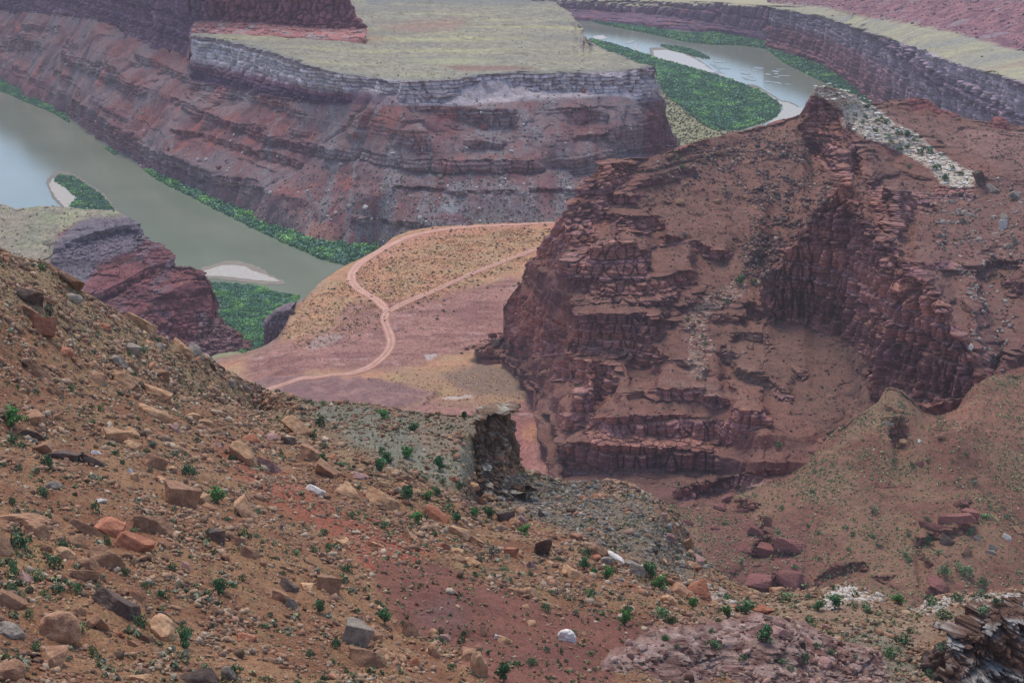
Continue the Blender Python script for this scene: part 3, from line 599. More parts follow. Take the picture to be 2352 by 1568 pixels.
# ---- the red butte on the right with its fin and amphitheatre --------------------------------------------------
bedsI = make_beds(9, 2.2, 8)
T = [(1095, 800), (1120, 790), (1148, 775), (1155, 700), (1170, 678), (1185, 660), (1200, 625), (1230, 600), (1240, 575), (1255, 545), (1280, 515), (1300, 480), (1318, 455), (1330, 440), (1345, 415), (1360, 400), (1370, 388), (1385, 372), (1400, 367), (1440, 364), (1500, 362), (1512, 356), (1560, 340), (1620, 316), (1640, 318), (1700, 300), (1760, 286), (1830, 265), (1848, 258), (1856, 232), (1866, 226), (1869, 200), (1880, 197), (1925, 202), (1960, 221), (1990, 238), (2040, 232), (2080, 227), (2135, 231), (2165, 250), (2215, 272), (2300, 282), (2352, 293), (2600, 310)]
rI = [
 dict(py=T, Y=[(1095, 1650), (1150, 1660), (1200, 1640), (1300, 1600), (1400, 1680), (1500, 1720), (1700, 1850), (1850, 1900), (1868, 1900), (1960, 1930), (2100, 2000), (2352, 1950), (2600, 1950)], cliff=[(1390, .7), (1420, .3), (1500, 0), (1840, 0), (1860, 1), (1930, .5), (1990, 0)], soft=[(1480, 0), (1540, .8), (1840, .8), (1860, 0), (1990, .3)]),
 dict(py=[(1150, 790), (1200, 660), (1300, 530), (1390, 400), (1500, 400), (1700, 350), (1830, 290), (1850, 270), (1868, 228), (1880, 236), (1935, 262), (1945, 300), (1990, 330), (2060, 382), (2140, 428), (2235, 432), (2260, 410), (2352, 400)],
      Y=[(1150, 1655), (1200, 1625), (1300, 1570), (1400, 1655), (1500, 1690), (1700, 1800), (1830, 1870), (1868, 1890), (1935, 1900), (1990, 1850), (2060, 1830), (2140, 1760), (2235, 1740), (2352, 1780)], cliff=[(1300, .8), (1480, .3), (1550, 0), (1840, 0), (1860, 1), (1990, .7), (2060, .3), (2120, .6), (2240, .7), (2280, .2)], soft=[(1450, .1), (1550, .9), (1840, .6), (1860, 0), (1990, 0), (2000, .2)]),
 dict(py=[(1150, 795), (1200, 700), (1300, 580), (1400, 480), (1500, 470), (1700, 430), (1830, 310), (1850, 312), (1870, 340), (1900, 380), (1930, 398), (1945, 396), (1960, 425), (2000, 440), (2060, 410), (2140, 448), (2235, 458), (2352, 430)],
      Y=[(1150, 1652), (1200, 1610), (1300, 1545), (1400, 1615), (1500, 1640), (1700, 1720), (1840, 1860), (1870, 1865), (1900, 1810), (1930, 1780), (1945, 1765), (1960, 1740), (2000, 1740), (2060, 1795), (2140, 1745), (2235, 1722), (2352, 1740)], cliff=[(1300, .8), (1400, .5), (1480, .2), (1550, 0), (1835, 0), (1860, 1), (1960, .8), (2060, 0), (2120, .5), (2240, .5), (2260, 0)], soft=[(1480, .3), (1550, 1), (1840, .8), (1860, 0), (1960, .1), (2010, .8)]),
 dict(py=[(1150, 800), (1200, 740), (1300, 640), (1400, 620), (1500, 640), (1600, 655), (1700, 668), (1740, 674), (1753, 668), (1765, 640), (1778, 620), (1800, 578), (1830, 560), (1845, 520), (1870, 498), (1885, 468), (1905, 450), (1925, 414), (1945, 404), (1960, 440), (1985, 498), (2010, 528), (2045, 555), (2080, 598), (2130, 640), (2160, 685), (2190, 745), (2225, 800), (2250, 865), (2270, 876), (2352, 780), (2600, 760)],
      Y=[(1150, 1650), (1200, 1600), (1300, 1500), (1400, 1500), (1500, 1500), (1600, 1530), (1700, 1528), (1745, 1530), (1753, 1535), (1765, 1560), (1778, 1582), (1800, 1612), (1830, 1632), (1870, 1668), (1885, 1690), (1925, 1740), (1945, 1745), (1960, 1690), (2000, 1580), (2080, 1480), (2160, 1400), (2250, 1275), (2352, 1330), (2600, 1350)], cliff=[(1150, .9), (1480, .6), (1520, .1), (2000, .1)], soft=[(1500, .1), (1560, .6), (1740, .9), (1960, .8), (2200, .7)]),
 dict(py=[(1150, 800), (1200, 741), (1300, 641), (1400, 621), (1500, 641), (1600, 656), (1700, 669), (1740, 675), (1753, 669), (1765, 641), (1778, 621), (1800, 579), (1830, 561), (1845, 521), (1870, 499), (1885, 469), (1905, 451), (1925, 415), (1945, 405), (1960, 441), (1985, 499), (2010, 529), (2045, 556), (2080, 599), (2130, 641), (2160, 686), (2190, 746), (2225, 801), (2250, 866), (2270, 877), (2352, 781), (2600, 761)],
      Y=[(1150, 1649), (1200, 1599), (1300, 1499), (1400, 1499), (1500, 1499), (1600, 1529), (1700, 1527), (1745, 1529), (1753, 1532), (1762, 1506), (1800, 1505), (1870, 1508), (1945, 1490), (2000, 1430), (2080, 1370), (2160, 1310), (2250, 1262), (2270, 1270), (2352, 1329)], cliff=[(1150, .9), (1480, .6), (1520, .1), (1750, .3), (1760, 1), (2250, 1), (2280, 0)], soft=[(1500, .1), (1560, .6), (1740, .9), (1756, 0), (2262, 0), (2280, .8)]),
 dict(py=[(1150, 802), (1200, 760), (1300, 690), (1400, 680), (1500, 700), (1600, 700), (1700, 700), (1740, 704), (1753, 698), (1765, 652), (1800, 592), (1870, 512), (1925, 428), (1945, 420), (1960, 478), (2000, 560), (2040, 640), (2075, 690), (2100, 702), (2140, 708), (2165, 720), (2190, 762), (2250, 872), (2270, 880), (2352, 800), (2600, 790)],
      Y=[(1150, 1648), (1200, 1590), (1300, 1490), (1400, 1475), (1500, 1470), (1600, 1500), (1700, 1508), (1745, 1508), (1753, 1508), (1762, 1500), (1800, 1498), (1870, 1500), (1945, 1478), (2000, 1412), (2040, 1360), (2100, 1330), (2160, 1296), (2250, 1258), (2270, 1268), (2352, 1320)], cliff=[(1150, .9), (1480, .6), (1520, .1), (1750, .3), (1760, 1), (2250, 1), (2280, 0)], soft=[(1500, .1), (1560, .5), (1740, .8), (1756, 0), (2262, 0), (2280, .8)]),
 dict(py=[(1150, 808), (1200, 828), (1250, 820), (1300, 800), (1400, 790), (1500, 780), (1600, 800), (1700, 770), (1755, 745), (1790, 748), (1850, 742), (1900, 762), (1950, 785), (1975, 810), (1992, 850), (2008, 925), (2040, 915), (2060, 905), (2100, 925), (2150, 938), (2200, 932), (2250, 890), (2270, 884), (2352, 830), (2600, 820)],
      Y=[(1150, 1640), (1200, 1600), (1300, 1462), (1400, 1438), (1500, 1436), (1600, 1430), (1700, 1465), (1755, 1480), (1800, 1484), (1870, 1480), (1945, 1440), (2008, 1345), (2060, 1318), (2150, 1278), (2250, 1252), (2352, 1310)], cliff=[(1150, .9), (1300, .9), (1480, .8), (1560, .1), (1750, 0), (1760, 1), (2240, 1), (2280, 0)], soft=[(1500, .1), (1600, .7), (1740, 1), (1756, 0), (2262, 0), (2280, .8)]),
 dict(py=[(1150, 818), (1200, 846), (1250, 880), (1300, 945), (1350, 955), (1400, 948), (1500, 955), (1640, 960), (1700, 985), (1750, 1000), (1850, 1005), (1950, 970), (2010, 940), (2352, 900)], Y=[(1150, 1636), (1200, 1585), (1300, 1375), (1400, 1340), (1500, 1342), (1640, 1350), (1750, 1292), (1850, 1300), (1950, 1330), (2010, 1325), (2150, 1260), (2352, 1240)], soft=[(1150, .6), (1250, .3), (1300, .1), (1500, .6), (1700, .7)]),
 dict(py=[(1150, 822), (1200, 850), (1250, 900), (1300, 975), (1350, 990), (1400, 990), (1500, 1002), (1640, 1008), (1700, 1030), (1850, 1025), (2352, 920)], Y=[(1150, 1635), (1200, 1580), (1300, 1366), (1400, 1333), (1500, 1333), (1640, 1341), (1750, 1284), (1850, 1292), (1950, 1322), (2352, 1235)], cliff=[(1200, .3), (1280, 1), (1660, 1), (1760, .5), (1850, 0)]),
 dict(py=[(1150, 826), (1200, 855), (1250, 915), (1300, 1015), (1400, 1022), (1500, 1030), (1640, 1040), (1700, 1060), (1850, 1060), (2352, 940)], Y=[(1150, 1634), (1200, 1578), (1300, 1345), (1400, 1312), (1500, 1312), (1640, 1315), (1750, 1265), (1850, 1275), (2352, 1230)], soft=[(1200, .3), (1280, .4), (1660, .4)]),
 dict(py=[(1150, 828), (1200, 858), (1250, 925), (1300, 1070), (1400, 1082), (1500, 1085), (1640, 1085), (1700, 1100), (1850, 1090), (2352, 960)], Y=[(1150, 1633), (1200, 1576), (1300, 1336), (1400, 1302), (1500, 1302), (1640, 1305), (1750, 1258), (1850, 1270), (2352, 1225)], cliff=[(1200, .3), (1280, 1), (1640, 1), (1760, .5), (1850, 0)]),
 dict(py=[(1150, 832), (1200, 862), (1225, 900), (1240, 960), (1260, 1085), (1300, 1110), (1500, 1165), (1640, 1210), (1800, 1190), (2000, 1100), (2352, 1000)], Y=[(1150, 1631), (1200, 1574), (1240, 1440), (1260, 1315), (1300, 1295), (1500, 1250), (1640, 1215), (1800, 1205), (2000, 1230), (2352, 1215)], soft=.4),
]
P, W, vis = loft(rI, 1095, 2600, 1.7, 1.6, back=((60, -30), (160, -140)))
def Q(*pts): return [(1056 + .5567 * a, 137.8 + .5567 * b) for a, b in pts]
CL = [Q((590, 415), (720, 425), (735, 480), (640, 520), (600, 600), (640, 650), (560, 700), (540, 780), (470, 800), (420, 760), (360, 850), (260, 900), (280, 820), (390, 700), (440, 600), (510, 490)),
 Q((625, 545), (730, 555), (722, 600), (620, 605)), Q((640, 640), (840, 650), (835, 692), (760, 712), (640, 695)), Q((825, 725), (945, 735), (940, 765), (830, 765)),
 Q((540, 780), (650, 735), (780, 785), (800, 860), (760, 900), (700, 1000), (640, 990), (560, 1000), (440, 900), (380, 850)),
 Q((760, 900), (950, 865), (975, 920), (895, 965), (880, 1025), (620, 1015), (600, 980)),
 Q((175, 1000), (260, 960), (330, 1020), (430, 1120), (420, 1215), (300, 1225), (190, 1140), (160, 1060)),
 Q((500, 1045), (780, 1035), (840, 1080), (900, 1070), (780, 1190), (620, 1225), (430, 1210), (480, 1120)),
 Q((430, 1225), (600, 1235), (560, 1300), (470, 1335), (360, 1325), (380, 1250)), Q((560, 1250), (640, 1250), (660, 1330), (600, 1390), (530, 1480), (430, 1560), (420, 1500), (500, 1380)),
 Q((700, 1190), (800, 1180), (860, 1230), (760, 1270), (690, 1260)), Q((1190, 790), (1270, 800), (1260, 850), (1200, 850)), Q((960, 740), (1020, 760), (1130, 800), (1100, 840), (970, 790)),
 Q((800, 1355), (860, 1360), (990, 1345), (1010, 1385), (1060, 1375), (1115, 1415), (1050, 1440), (980, 1395), (810, 1402)), Q((540, 1520), (600, 1478), (940, 1465), (1000, 1495), (990, 1560), (940, 1600), (560, 1600)),
 Q((1120, 1440), (1250, 1440), (1260, 1515), (1130, 1530)),
 [(1290, 1018), (1450, 1012), (1580, 1015), (1645, 1008), (1660, 1078), (1600, 1090), (1450, 1078), (1296, 1090)], [(1583, 955), (1640, 962), (1705, 988), (1695, 1012), (1650, 1032), (1570, 1012)], [(1340, 960), (1440, 952), (1580, 955), (1590, 992), (1500, 1000), (1345, 992)],
 [(1682, 932), (1742, 938), (1742, 975), (1690, 972)], [(1820, 838), (1852, 848), (1852, 872), (1824, 868)], [(1660, 786), (1700, 826), (1760, 866), (1818, 905), (1812, 920), (1750, 888), (1690, 848), (1655, 802)], [(1720, 690), (1752, 712), (1740, 740), (1712, 722)],
 [(1680, 770), (1740, 762), (1790, 800), (1780, 812), (1730, 782), (1684, 786)], [(1840, 300), (1856, 225), (1866, 204), (1935, 262), (1945, 300), (1975, 335), (1962, 425), (1930, 402), (1890, 376), (1866, 344)],
 [(2145, 428), (2236, 432), (2236, 458), (2150, 452)], [(2084, 440), (2150, 446), (2150, 482), (2080, 500)], [(1990, 405), (2080, 448), (2088, 527), (2058, 562), (2018, 520)], [(2088, 596), (2200, 602), (2350, 598), (2350, 614), (2200, 620), (2100, 614)],
 [(2300, 640), (2352, 650), (2400, 640), (2400, 690), (2330, 680)], [(2180, 770), (2240, 790), (2290, 830), (2270, 850), (2220, 830)], [(1560, 340), (1620, 318), (1630, 326), (1570, 350)], [(1540, 1128), (1620, 1106), (1700, 1088), (1790, 1078), (1795, 1104), (1700, 1122), (1620, 1142), (1550, 1150)], [(1860, 1040), (1900, 1000), (1930, 990), (1900, 1050)]]
px, py = project(P)
cm = polys_mask(px, py, CL, 7, 9, 60) * vis[:, None]
P = steepen(P, cm * (1 - np.clip(W['cliff'] * (px > 1750) * (py > 400), 0, 1)), [g for g in LIDX[:-1]] , LIDX[3], .12)
finm = poly_mask(px, py, [(1753, 740), (1760, 640), (1800, 575), (1870, 495), (1925, 410), (1948, 402), (1990, 500), (2080, 598), (2130, 640), (2165, 690), (2195, 750), (2255, 868), (2200, 940), (2150, 942), (2060, 910), (2008, 930), (1975, 812), (1900, 766), (1850, 746)], 6, 4)
W['cliff'] = np.maximum(cm, finm * np.clip(W['cliff'], 0, 1))
W['soft'] = np.clip(1 - 1.3 * W['cliff'], 0, 1) * (.34 + .42 * poly_mask(px, py, [(1480, 330), (1860, 270), (1900, 480), (1760, 700), (1560, 640), (1480, 480)], 40, 20) + .25 * poly_mask(px, py, [(1760, 755), (1980, 810), (2000, 930), (1880, 990), (1780, 900)], 30, 10))
P, rk, I = rockify(P, W, bedsI, cliff_amp=2.6, big=11, bigs=62, crack=3.0, cracks=10, ledge=1.0, seed=77, rough=.6, roughs=3.6, zs=4, wob=2.0, maxled=14, bench_noise=2.5, outs=70, gully=6, gullys=40, pillar=.7, pb=.12, fine=3.2, flute=finm)
px, py = project(P); N = normals(P)
soft = W['soft']
c = mix(np.broadcast_to(C(122, 78, 68), P.shape), C(92, 60, 60), np.clip(I['bed'] * 1.8 - .4, 0, 1))
c = mix(c, C(140, 90, 74), sm(.0, .5, nz(P, 60, 3, 111)) * .55)
c = mix(c, C(78, 56, 66), sm(.05, .5, nz(P * np.array([1, 1, .5]), 28, 4, 112)) * .45)
up = sm(.55, .85, N[..., 2])
c = mix(c, C(132, 92, 76), up * .65)
c = mix(c, C(122, 92, 76), sm(.3, .9, soft) * sm(-.2, .4, nz(P, 26, 4, 113)) * .7)
# brown-green talus under the fin and on the back slope
c = mix(c, C(104, 80, 68), poly_mask(px, py, [(1640, 760), (1760, 750), (1980, 800), (2010, 930), (1900, 1000), (1780, 900), (1650, 860)], 30, 20) * .7)
c = mix(c, mix(np.broadcast_to(C(100, 70, 68), P.shape), C(122, 92, 82), sm(0, .4, nz(P, 20, 4, 114))), poly_mask(px, py, [(1990, 330), (2140, 440), (2260, 440), (2352, 330), (2600, 300), (2600, 900), (2260, 880), (2180, 700), (2080, 580), (2010, 500)], 20, 14) * .6)
c = mix(c, C(132, 98, 88), poly_mask(px, py, [(1990, 240), (2090, 262), (2220, 285), (2360, 298), (2600, 330), (2600, 430), (2352, 400), (2240, 370), (2100, 300), (1990, 270)], 16, 10) * .75)
c = mix(c, C(150, 112, 104), poly_mask(px, py, [(2200, 300), (2350, 300), (2352, 360), (2250, 350)], 20, 14) * .6)
# pale cap rock
cap = poly_mask(px, py, [(1866, 192), (1930, 198), (1965, 220), (2010, 245), (2060, 285), (2100, 305), (2150, 345), (2190, 372), (2238, 395), (2240, 428), (2190, 432), (2160, 420), (2140, 388), (2080, 355), (2040, 335), (1990, 318), (1960, 300), (1936, 290), (1934, 255), (1905, 238), (1868, 216)], 8, 8)
wc = mix(np.broadcast_to(C(186, 172, 152), P.shape), C(160, 144, 130), sm(-.1, .4, nz(P, 7, 4, 115)))
wc = mix(wc, C(158, 116, 96), sm(1960, 1920, px) * .6)
c = mix(c, wc, cap * sm(-.35, .0, nz(P, 12, 3, 116) + .25) )
tan_ = poly_mask(px, py, [(1690, 640), (1730, 650), (1700, 690), (1640, 710), (1620, 750), (1640, 800), (1610, 870), (1575, 860), (1580, 790), (1570, 730), (1610, 690)], 14, 12)
c = mix(c, C(172, 148, 130), tan_ * sm(-.1, .25, nz(P, 7, 3, 117) + .1) * .85)
c = mix(c, C(158, 132, 116), poly_mask(px, py, [(1500, 870), (1640, 880), (1700, 915), (1600, 905)], 10, 8) * .3)
c = mix(c, C(150, 122, 108), poly_mask(px, py, [(1680, 1110), (1740, 1105), (1780, 1125), (1700, 1140)], 10, 6) * .6)
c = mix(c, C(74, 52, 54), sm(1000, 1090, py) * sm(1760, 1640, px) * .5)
c = mix(c, C(128, 76, 62), poly_mask(px, py, [(2240, 860), (2352, 830), (2600, 820), (2600, 1000), (2200, 1000), (2180, 950)], 20, 14) * .6)
c = c * (.84 + .3 * I['cid'])[..., None] * (1 - .5 * I['cr'] * (1 - .7 * soft))[..., None] * (1 - .45 * I['fp'] * (1 - .6 * soft))[..., None]
# thin pale and dark partings that follow the beds
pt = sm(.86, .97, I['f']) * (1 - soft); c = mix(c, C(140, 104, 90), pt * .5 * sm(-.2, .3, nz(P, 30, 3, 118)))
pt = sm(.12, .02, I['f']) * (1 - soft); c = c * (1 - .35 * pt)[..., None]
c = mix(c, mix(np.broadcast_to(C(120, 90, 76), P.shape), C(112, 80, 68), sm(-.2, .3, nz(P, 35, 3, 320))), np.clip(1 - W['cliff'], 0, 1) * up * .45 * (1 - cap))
c = c * mix(np.array([.88]), np.array([1.5]), np.clip(W['cliff'], 0, 1))  # cliffs lightened and slopes darkened in colour to soften the shading contrast
c = c * np.array([.98, .96, .95]) * (1 + .55 * I['strata'])[..., None]
c = mix(c, C(112, 84, 94), sm(.15, .45, I['strata']) * np.clip(W['cliff'], 0, 1) * .35)
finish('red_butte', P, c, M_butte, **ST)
TERR['red_butte']['soft'] = soft

# red knobs on the skyline of the right plateau
def knob(name, pyt, pyb, px0, px1, Y):
    P, W, vis = loft([dict(py=pyt, Y=Y, cliff=.6), dict(py=[(a, b * .55 + np.interp(a, [q[0] for q in pyb], [q[1] for q in pyb]) * .45) for a, b in pyt], Y=Y - 12, cliff=.5), dict(py=pyb, Y=Y - 22, cliff=.6)], px0, px1, 1.4, 1.4, back=((18, -3), (30, -40)))
    P, rk, I = rockify(P, W, bedsI, cliff_amp=2.4, big=4, bigs=30, crack=2.2, cracks=6, ledge=.7, seed=int(px0), rough=.6, roughs=3, zs=2)
    c = mix(np.broadcast_to(C(136, 82, 74), P.shape), C(108, 68, 66), I['bed']) * (1 - .4 * I['cr'])[..., None]
    finish(name, P, c, M_butte, **ST)
knob('rock_knob', [(2066, 250), (2078, 230), (2095, 226), (2130, 228), (2140, 236), (2160, 250), (2200, 262), (2222, 282)], [(2066, 262), (2120, 262), (2150, 275), (2200, 285), (2222, 285)], 2066, 2222, 1985)
knob('rock_knob', [(2276, 290), (2284, 275), (2296, 268), (2310, 276), (2318, 290)], [(2276, 291), (2318, 291)], 2276, 2318, 1960)

# ---- brushy hill in the right middle ground ---------------------------------------------------------------------
bedsL = make_beds(12, 1.5, 5)
P, W, vis = loft([
 dict(py=[(1380, 1105), (1420, 1113), (1500, 1140), (1560, 1160), (1640, 1164), (1690, 1140), (1740, 1118), (1800, 1095), (1850, 1070), (1890, 1020), (1920, 985), (1950, 960), (1990, 940), (2010, 925), (2030, 892), (2042, 887), (2070, 895), (2100, 912), (2125, 945), (2150, 955), (2200, 935), (2230, 900), (2260, 870), (2300, 860), (2352, 855), (2600, 835)],
      Y=[(1380, 1050), (1560, 1080), (1640, 1090), (1740, 1120), (1850, 1150), (1950, 1170), (2040, 1190), (2150, 1180), (2260, 1230), (2352, 1270), (2600, 1300)], soft=.9),
 dict(py=[(1380, 1160), (1500, 1180), (1640, 1200), (1750, 1170), (1900, 1080), (2040, 980), (2150, 1000), (2352, 960), (2600, 960)], Y=[(1380, 1020), (1560, 1055), (1750, 1085), (1900, 1120), (2040, 1150), (2200, 1140), (2352, 1190), (2600, 1220)], soft=.75),
 dict(py=[(1380, 1220), (1500, 1240), (1700, 1240), (1850, 1210), (2040, 1120), (2200, 1130), (2352, 1120), (2600, 1110)], Y=[(1380, 990), (1500, 1010), (1700, 1035), (1900, 1060), (2040, 1090), (2200, 1080), (2352, 1100), (2600, 1120)], soft=.8),
 dict(py=[(1380, 1300), (1700, 1300), (1850, 1290), (2040, 1260), (2200, 1230), (2352, 1240), (2600, 1240)], Y=[(1380, 960), (1700, 990), (1900, 1000), (2040, 1020), (2200, 1020), (2352, 1030), (2600, 1040)], soft=[(1380, .3), (1850, .4), (1950, .9), (2352, .7)]),
 dict(py=[(1380, 1380), (1640, 1420), (1900, 1420), (2600, 1420)], Y=[(1380, 925), (1700, 940), (1900, 930), (2040, 930), (2352, 940)], soft=[(1380, .3), (1850, .2), (2100, .2), (2352, .7)]),
], 1380, 2600, 1.8, 1.7)
def R9(*p): return [(1521 + .359 * a, 1004.5 + .359 * b) for a, b in p]
CLL = [R9((1610, 645), (1700, 595), (1840, 570), (1950, 485), (1965, 565), (1840, 625), (1700, 640), (1640, 705)), R9((1640, 700), (1680, 780), (1740, 830), (1710, 870), (1650, 770)), R9((580, 965), (760, 872), (780, 985), (880, 935), (905, 985), (760, 1045), (560, 1005)),
 R9((600, 555), (660, 595), (720, 640), (885, 695), (885, 735), (760, 785), (720, 765), (560, 745)), R9((960, 945), (1100, 828), (1290, 795), (1310, 835), (1200, 858), (1050, 910)), R9((1330, 888), (1490, 872), (1480, 895), (1400, 912)), R9((270, 360), (440, 345), (430, 420), (300, 440)), R9((480, 400), (600, 410), (560, 470), (480, 480)),
 R9((680, 560), (700, 520), (640, 500), (630, 560)), R9((1720, 930), (1830, 940), (1830, 1000), (1720, 990)), R9((1880, 410), (2000, 420), (1990, 440), (1880, 435)), [(2045, 960), (2070, 950), (2085, 1000), (2060, 1030)]]
px, py = project(P); cmL = polys_mask(px, py, CLL, 6, 8, 260) * vis[:, None]
P = steepen(P, cmL, list(LIDX), -1, .15); W['cliff'] = cmL; W['soft'] = np.clip(1 - 1.3 * cmL, 0, 1) * W['soft']
P, rk, I = rockify(P, W, bedsL, cliff_amp=2.0, big=6, bigs=60, crack=2, cracks=6, ledge=1.0, seed=88, rough=.5, roughs=3, bench_noise=2.5, maxled=6, outs=30, gully=5, gullys=50)
px, py = project(P)
n1 = nz(P, 45, 4, 121)
c = mix(np.broadcast_to(C(122, 92, 72), P.shape), C(112, 76, 62), sm(-.3, .3, n1 + .2 * I['patch']))
c = mix(c, C(126, 104, 80), sm(.1, .5, nz(P, 80, 3, 122)) * .5)
c = mix(c, C(118, 76, 64), np.clip(sm(.4, .9, I['patch']) * .35 + .6 * cmL, 0, 1))
c = mix(c, C(132, 92, 74), poly_mask(px, py, [(2160, 940), (2352, 880), (2600, 880), (2600, 1000), (2300, 1010), (2200, 1000)], 20, 12) * .7)
c = mix(c, C(104, 68, 62), poly_mask(px, py, [(1600, 1180), (1860, 1200), (1850, 1380), (1650, 1380)], 30, 20) * .6)
c = mix(c, C(132, 108, 84), poly_mask(px, py, [(1990, 940), (2035, 895), (2080, 905), (2090, 960), (2000, 990), (1900, 1040)], 20, 10) * .6)
c = c * (1 - .35 * I['cr'] * I['patch'])[..., None] * (.9 + .2 * I['cid'])[..., None] * np.array([.90, .87, .84])
finish('hill', P, c, M_hill, **ST)
TERR['hill']['patch'] = I['patch']

# ---- foreground slope, saddle and terrace --------------------------------------------------------------------------
Tm = [(-240, 500), (-60, 540), (0, 566), (30, 580), (90, 592), (130, 615), (170, 655), (200, 668), (250, 700), (300, 732), (350, 762), (400, 788), (440, 808), (480, 828), (520, 848), (560, 868), (600, 888), (640, 900), (680, 910), (720, 925), (760, 928), (820, 928), (870, 932), (930, 940), (980, 948), (1030, 948), (1080, 950), (1120, 960), (1170, 1010), (1200, 1085), (1230, 1090), (1300, 1104), (1400, 1108), (1440, 1110), (1500, 1140), (1540, 1180), (1580, 1240), (1640, 1300), (1700, 1345), (1760, 1364), (1880, 1354), (1930, 1342), (1980, 1346), (2060, 1385), (2100, 1400), (2140, 1370), (2200, 1366), (2352, 1362), (2600, 1350)]
P, W, vis = loft([
 dict(py=Tm, Y=[(-240, 400), (0, 450), (150, 470), (300, 490), (440, 510), (600, 540), (760, 520), (1000, 500), (1100, 485), (1200, 480), (1440, 480), (1540, 490), (1640, 470), (1760, 440), (1900, 430), (2100, 420), (2352, 430), (2600, 440)]),
 dict(py=[(-240, 850), (0, 850), (1000, 1000)], Y=[(-240, 330), (0, 355), (300, 420), (600, 530), (900, 470), (1100, 470), (1200, 470), (1440, 478)]),
 dict(py=1000, Y=[(-240, 285), (0, 310), (300, 350), (600, 440), (760, 460), (900, 452), (1060, 458), (1095, 467), (1200, 468), (1440, 476)]),
 dict(py=1150, Y=[(-240, 235), (0, 255), (300, 280), (600, 330), (900, 380), (1060, 408), (1095, 446), (1200, 452), (1440, 460), (1600, 478)]),
 dict(py=1300, Y=[(-240, 200), (0, 215), (300, 235), (600, 265), (900, 300), (1200, 340), (1500, 390), (1640, 462)]),
 dict(py=1450, Y=[(-240, 176), (0, 190), (300, 205), (600, 228), (900, 255), (1200, 280), (1500, 310), (1800, 350), (2100, 375), (2352, 390), (2600, 400)]),
 dict(py=1568, Y=[(-240, 158), (0, 170), (600, 200), (900, 220), (1200, 240), (1500, 262), (1800, 285), (2100, 320), (2352, 350), (2600, 360)]),
 dict(py=1800, Y=[(-240, 120), (0, 130), (1200, 170), (2352, 250), (2600, 255)]),
], -240, 2600, 1.9, 1.8, back=((12, -20), (60, -120)))
px, py = project(P)
redp = poly_mask(px, py, [(850, 1290), (1000, 1300), (1180, 1360), (1260, 1400), (1420, 1420), (1520, 1440), (1420, 1500), (1400, 1600), (1150, 1600), (1050, 1480), (930, 1440), (870, 1370)], 30, 18)
humpm = poly_mask(px, py, [(660, 915), (760, 920), (1000, 940), (1100, 940), (1110, 1080), (1060, 1130), (900, 1080), (800, 1010), (700, 960)], 50, 22)
N0 = normals(blur(P, 8))
amp = (1 - .75 * redp) * (1 - .6 * humpm)
P = blur(P, 4)
dz = 2.2 * nz(P, 40, 4, 131) + amp * (1.1 * nz(P, 11, 4, 132) + .35 * nz(P, 2.2, 4, 133)) + redp * .5 * nz(P, 6, 3, 134)
P = P + N0 * dz[..., None]
px, py = project(P)
n1 = nz(P, 18, 4, 135); n2 = nz(P, 5, 4, 136); n3 = nz(P, 50, 3, 137)
c = mix(np.broadcast_to(C(134, 97, 68), P.shape), C(118, 79, 55), sm(-.3, .3, n1))
c = mix(c, C(134, 112, 76), sm(.0, .45, n2 + .4 * nz(P, 25, 3, 138)) * .4)
c = mix(c, C(132, 84, 62), sm(.15, .5, nz(P, 28, 4, 139)) * .4)
c = mix(c, C(142, 132, 98), poly_mask(px, py, [(0, 560), (200, 660), (560, 860), (700, 960), (900, 1090), (760, 1060), (500, 930), (200, 800), (0, 700)], 60, 30) * .35)
c = mix(c, C(138, 76, 58), np.clip(poly_mask(px, py, [(500, 1010), (600, 1060), (800, 1180), (1000, 1270), (860, 1300), (760, 1250), (620, 1150), (520, 1060)], 40, 30) * .8 + poly_mask(px, py, [(820, 1280), (880, 1265), (1000, 1285), (860, 1320)], 20, 10) * .6, 0, 1))
c = mix(c, mix(np.broadcast_to(C(116, 74, 60), P.shape), C(104, 66, 55), sm(-.2, .3, n1)), redp)
c = mix(c, C(142, 88, 78), poly_mask(px, py, [(1050, 1520), (1100, 1480), (1130, 1500), (1090, 1560)], 20, 14) * .5)
c = mix(c, C(106, 78, 72), poly_mask(px, py, [(940, 1400), (1040, 1360), (1090, 1440), (1000, 1470)], 40, 20) * .5)
c = mix(c, mix(np.broadcast_to(C(106, 104, 88), P.shape), C(122, 116, 98), sm(-.2, .3, n2)), humpm * .95)
c = mix(c, C(126, 104, 86), poly_mask(px, py, [(960, 945), (1080, 950), (1090, 1010), (1020, 1060), (940, 1010)], 40, 20) * .7)
tal = poly_mask(px, py, [(1180, 1090), (1300, 1100), (1500, 1160), (1600, 1280), (1580, 1340), (1400, 1260), (1200, 1180), (1060, 1150), (1100, 1110)], 30, 18)
c = mix(c, mix(np.broadcast_to(C(106, 94, 78), P.shape), C(124, 106, 84), sm(-.2, .3, n1)), tal * .9)
c = mix(c, mix(np.broadcast_to(C(126, 98, 78), P.shape), C(140, 116, 92), sm(-.2, .3, n2)), poly_mask(px, py, [(1640, 1380), (1760, 1370), (1950, 1360), (2100, 1400), (2352, 1375), (2600, 1370), (2600, 1450), (2200, 1440), (2100, 1500), (1900, 1440), (1700, 1420)], 40, 24) * .9)
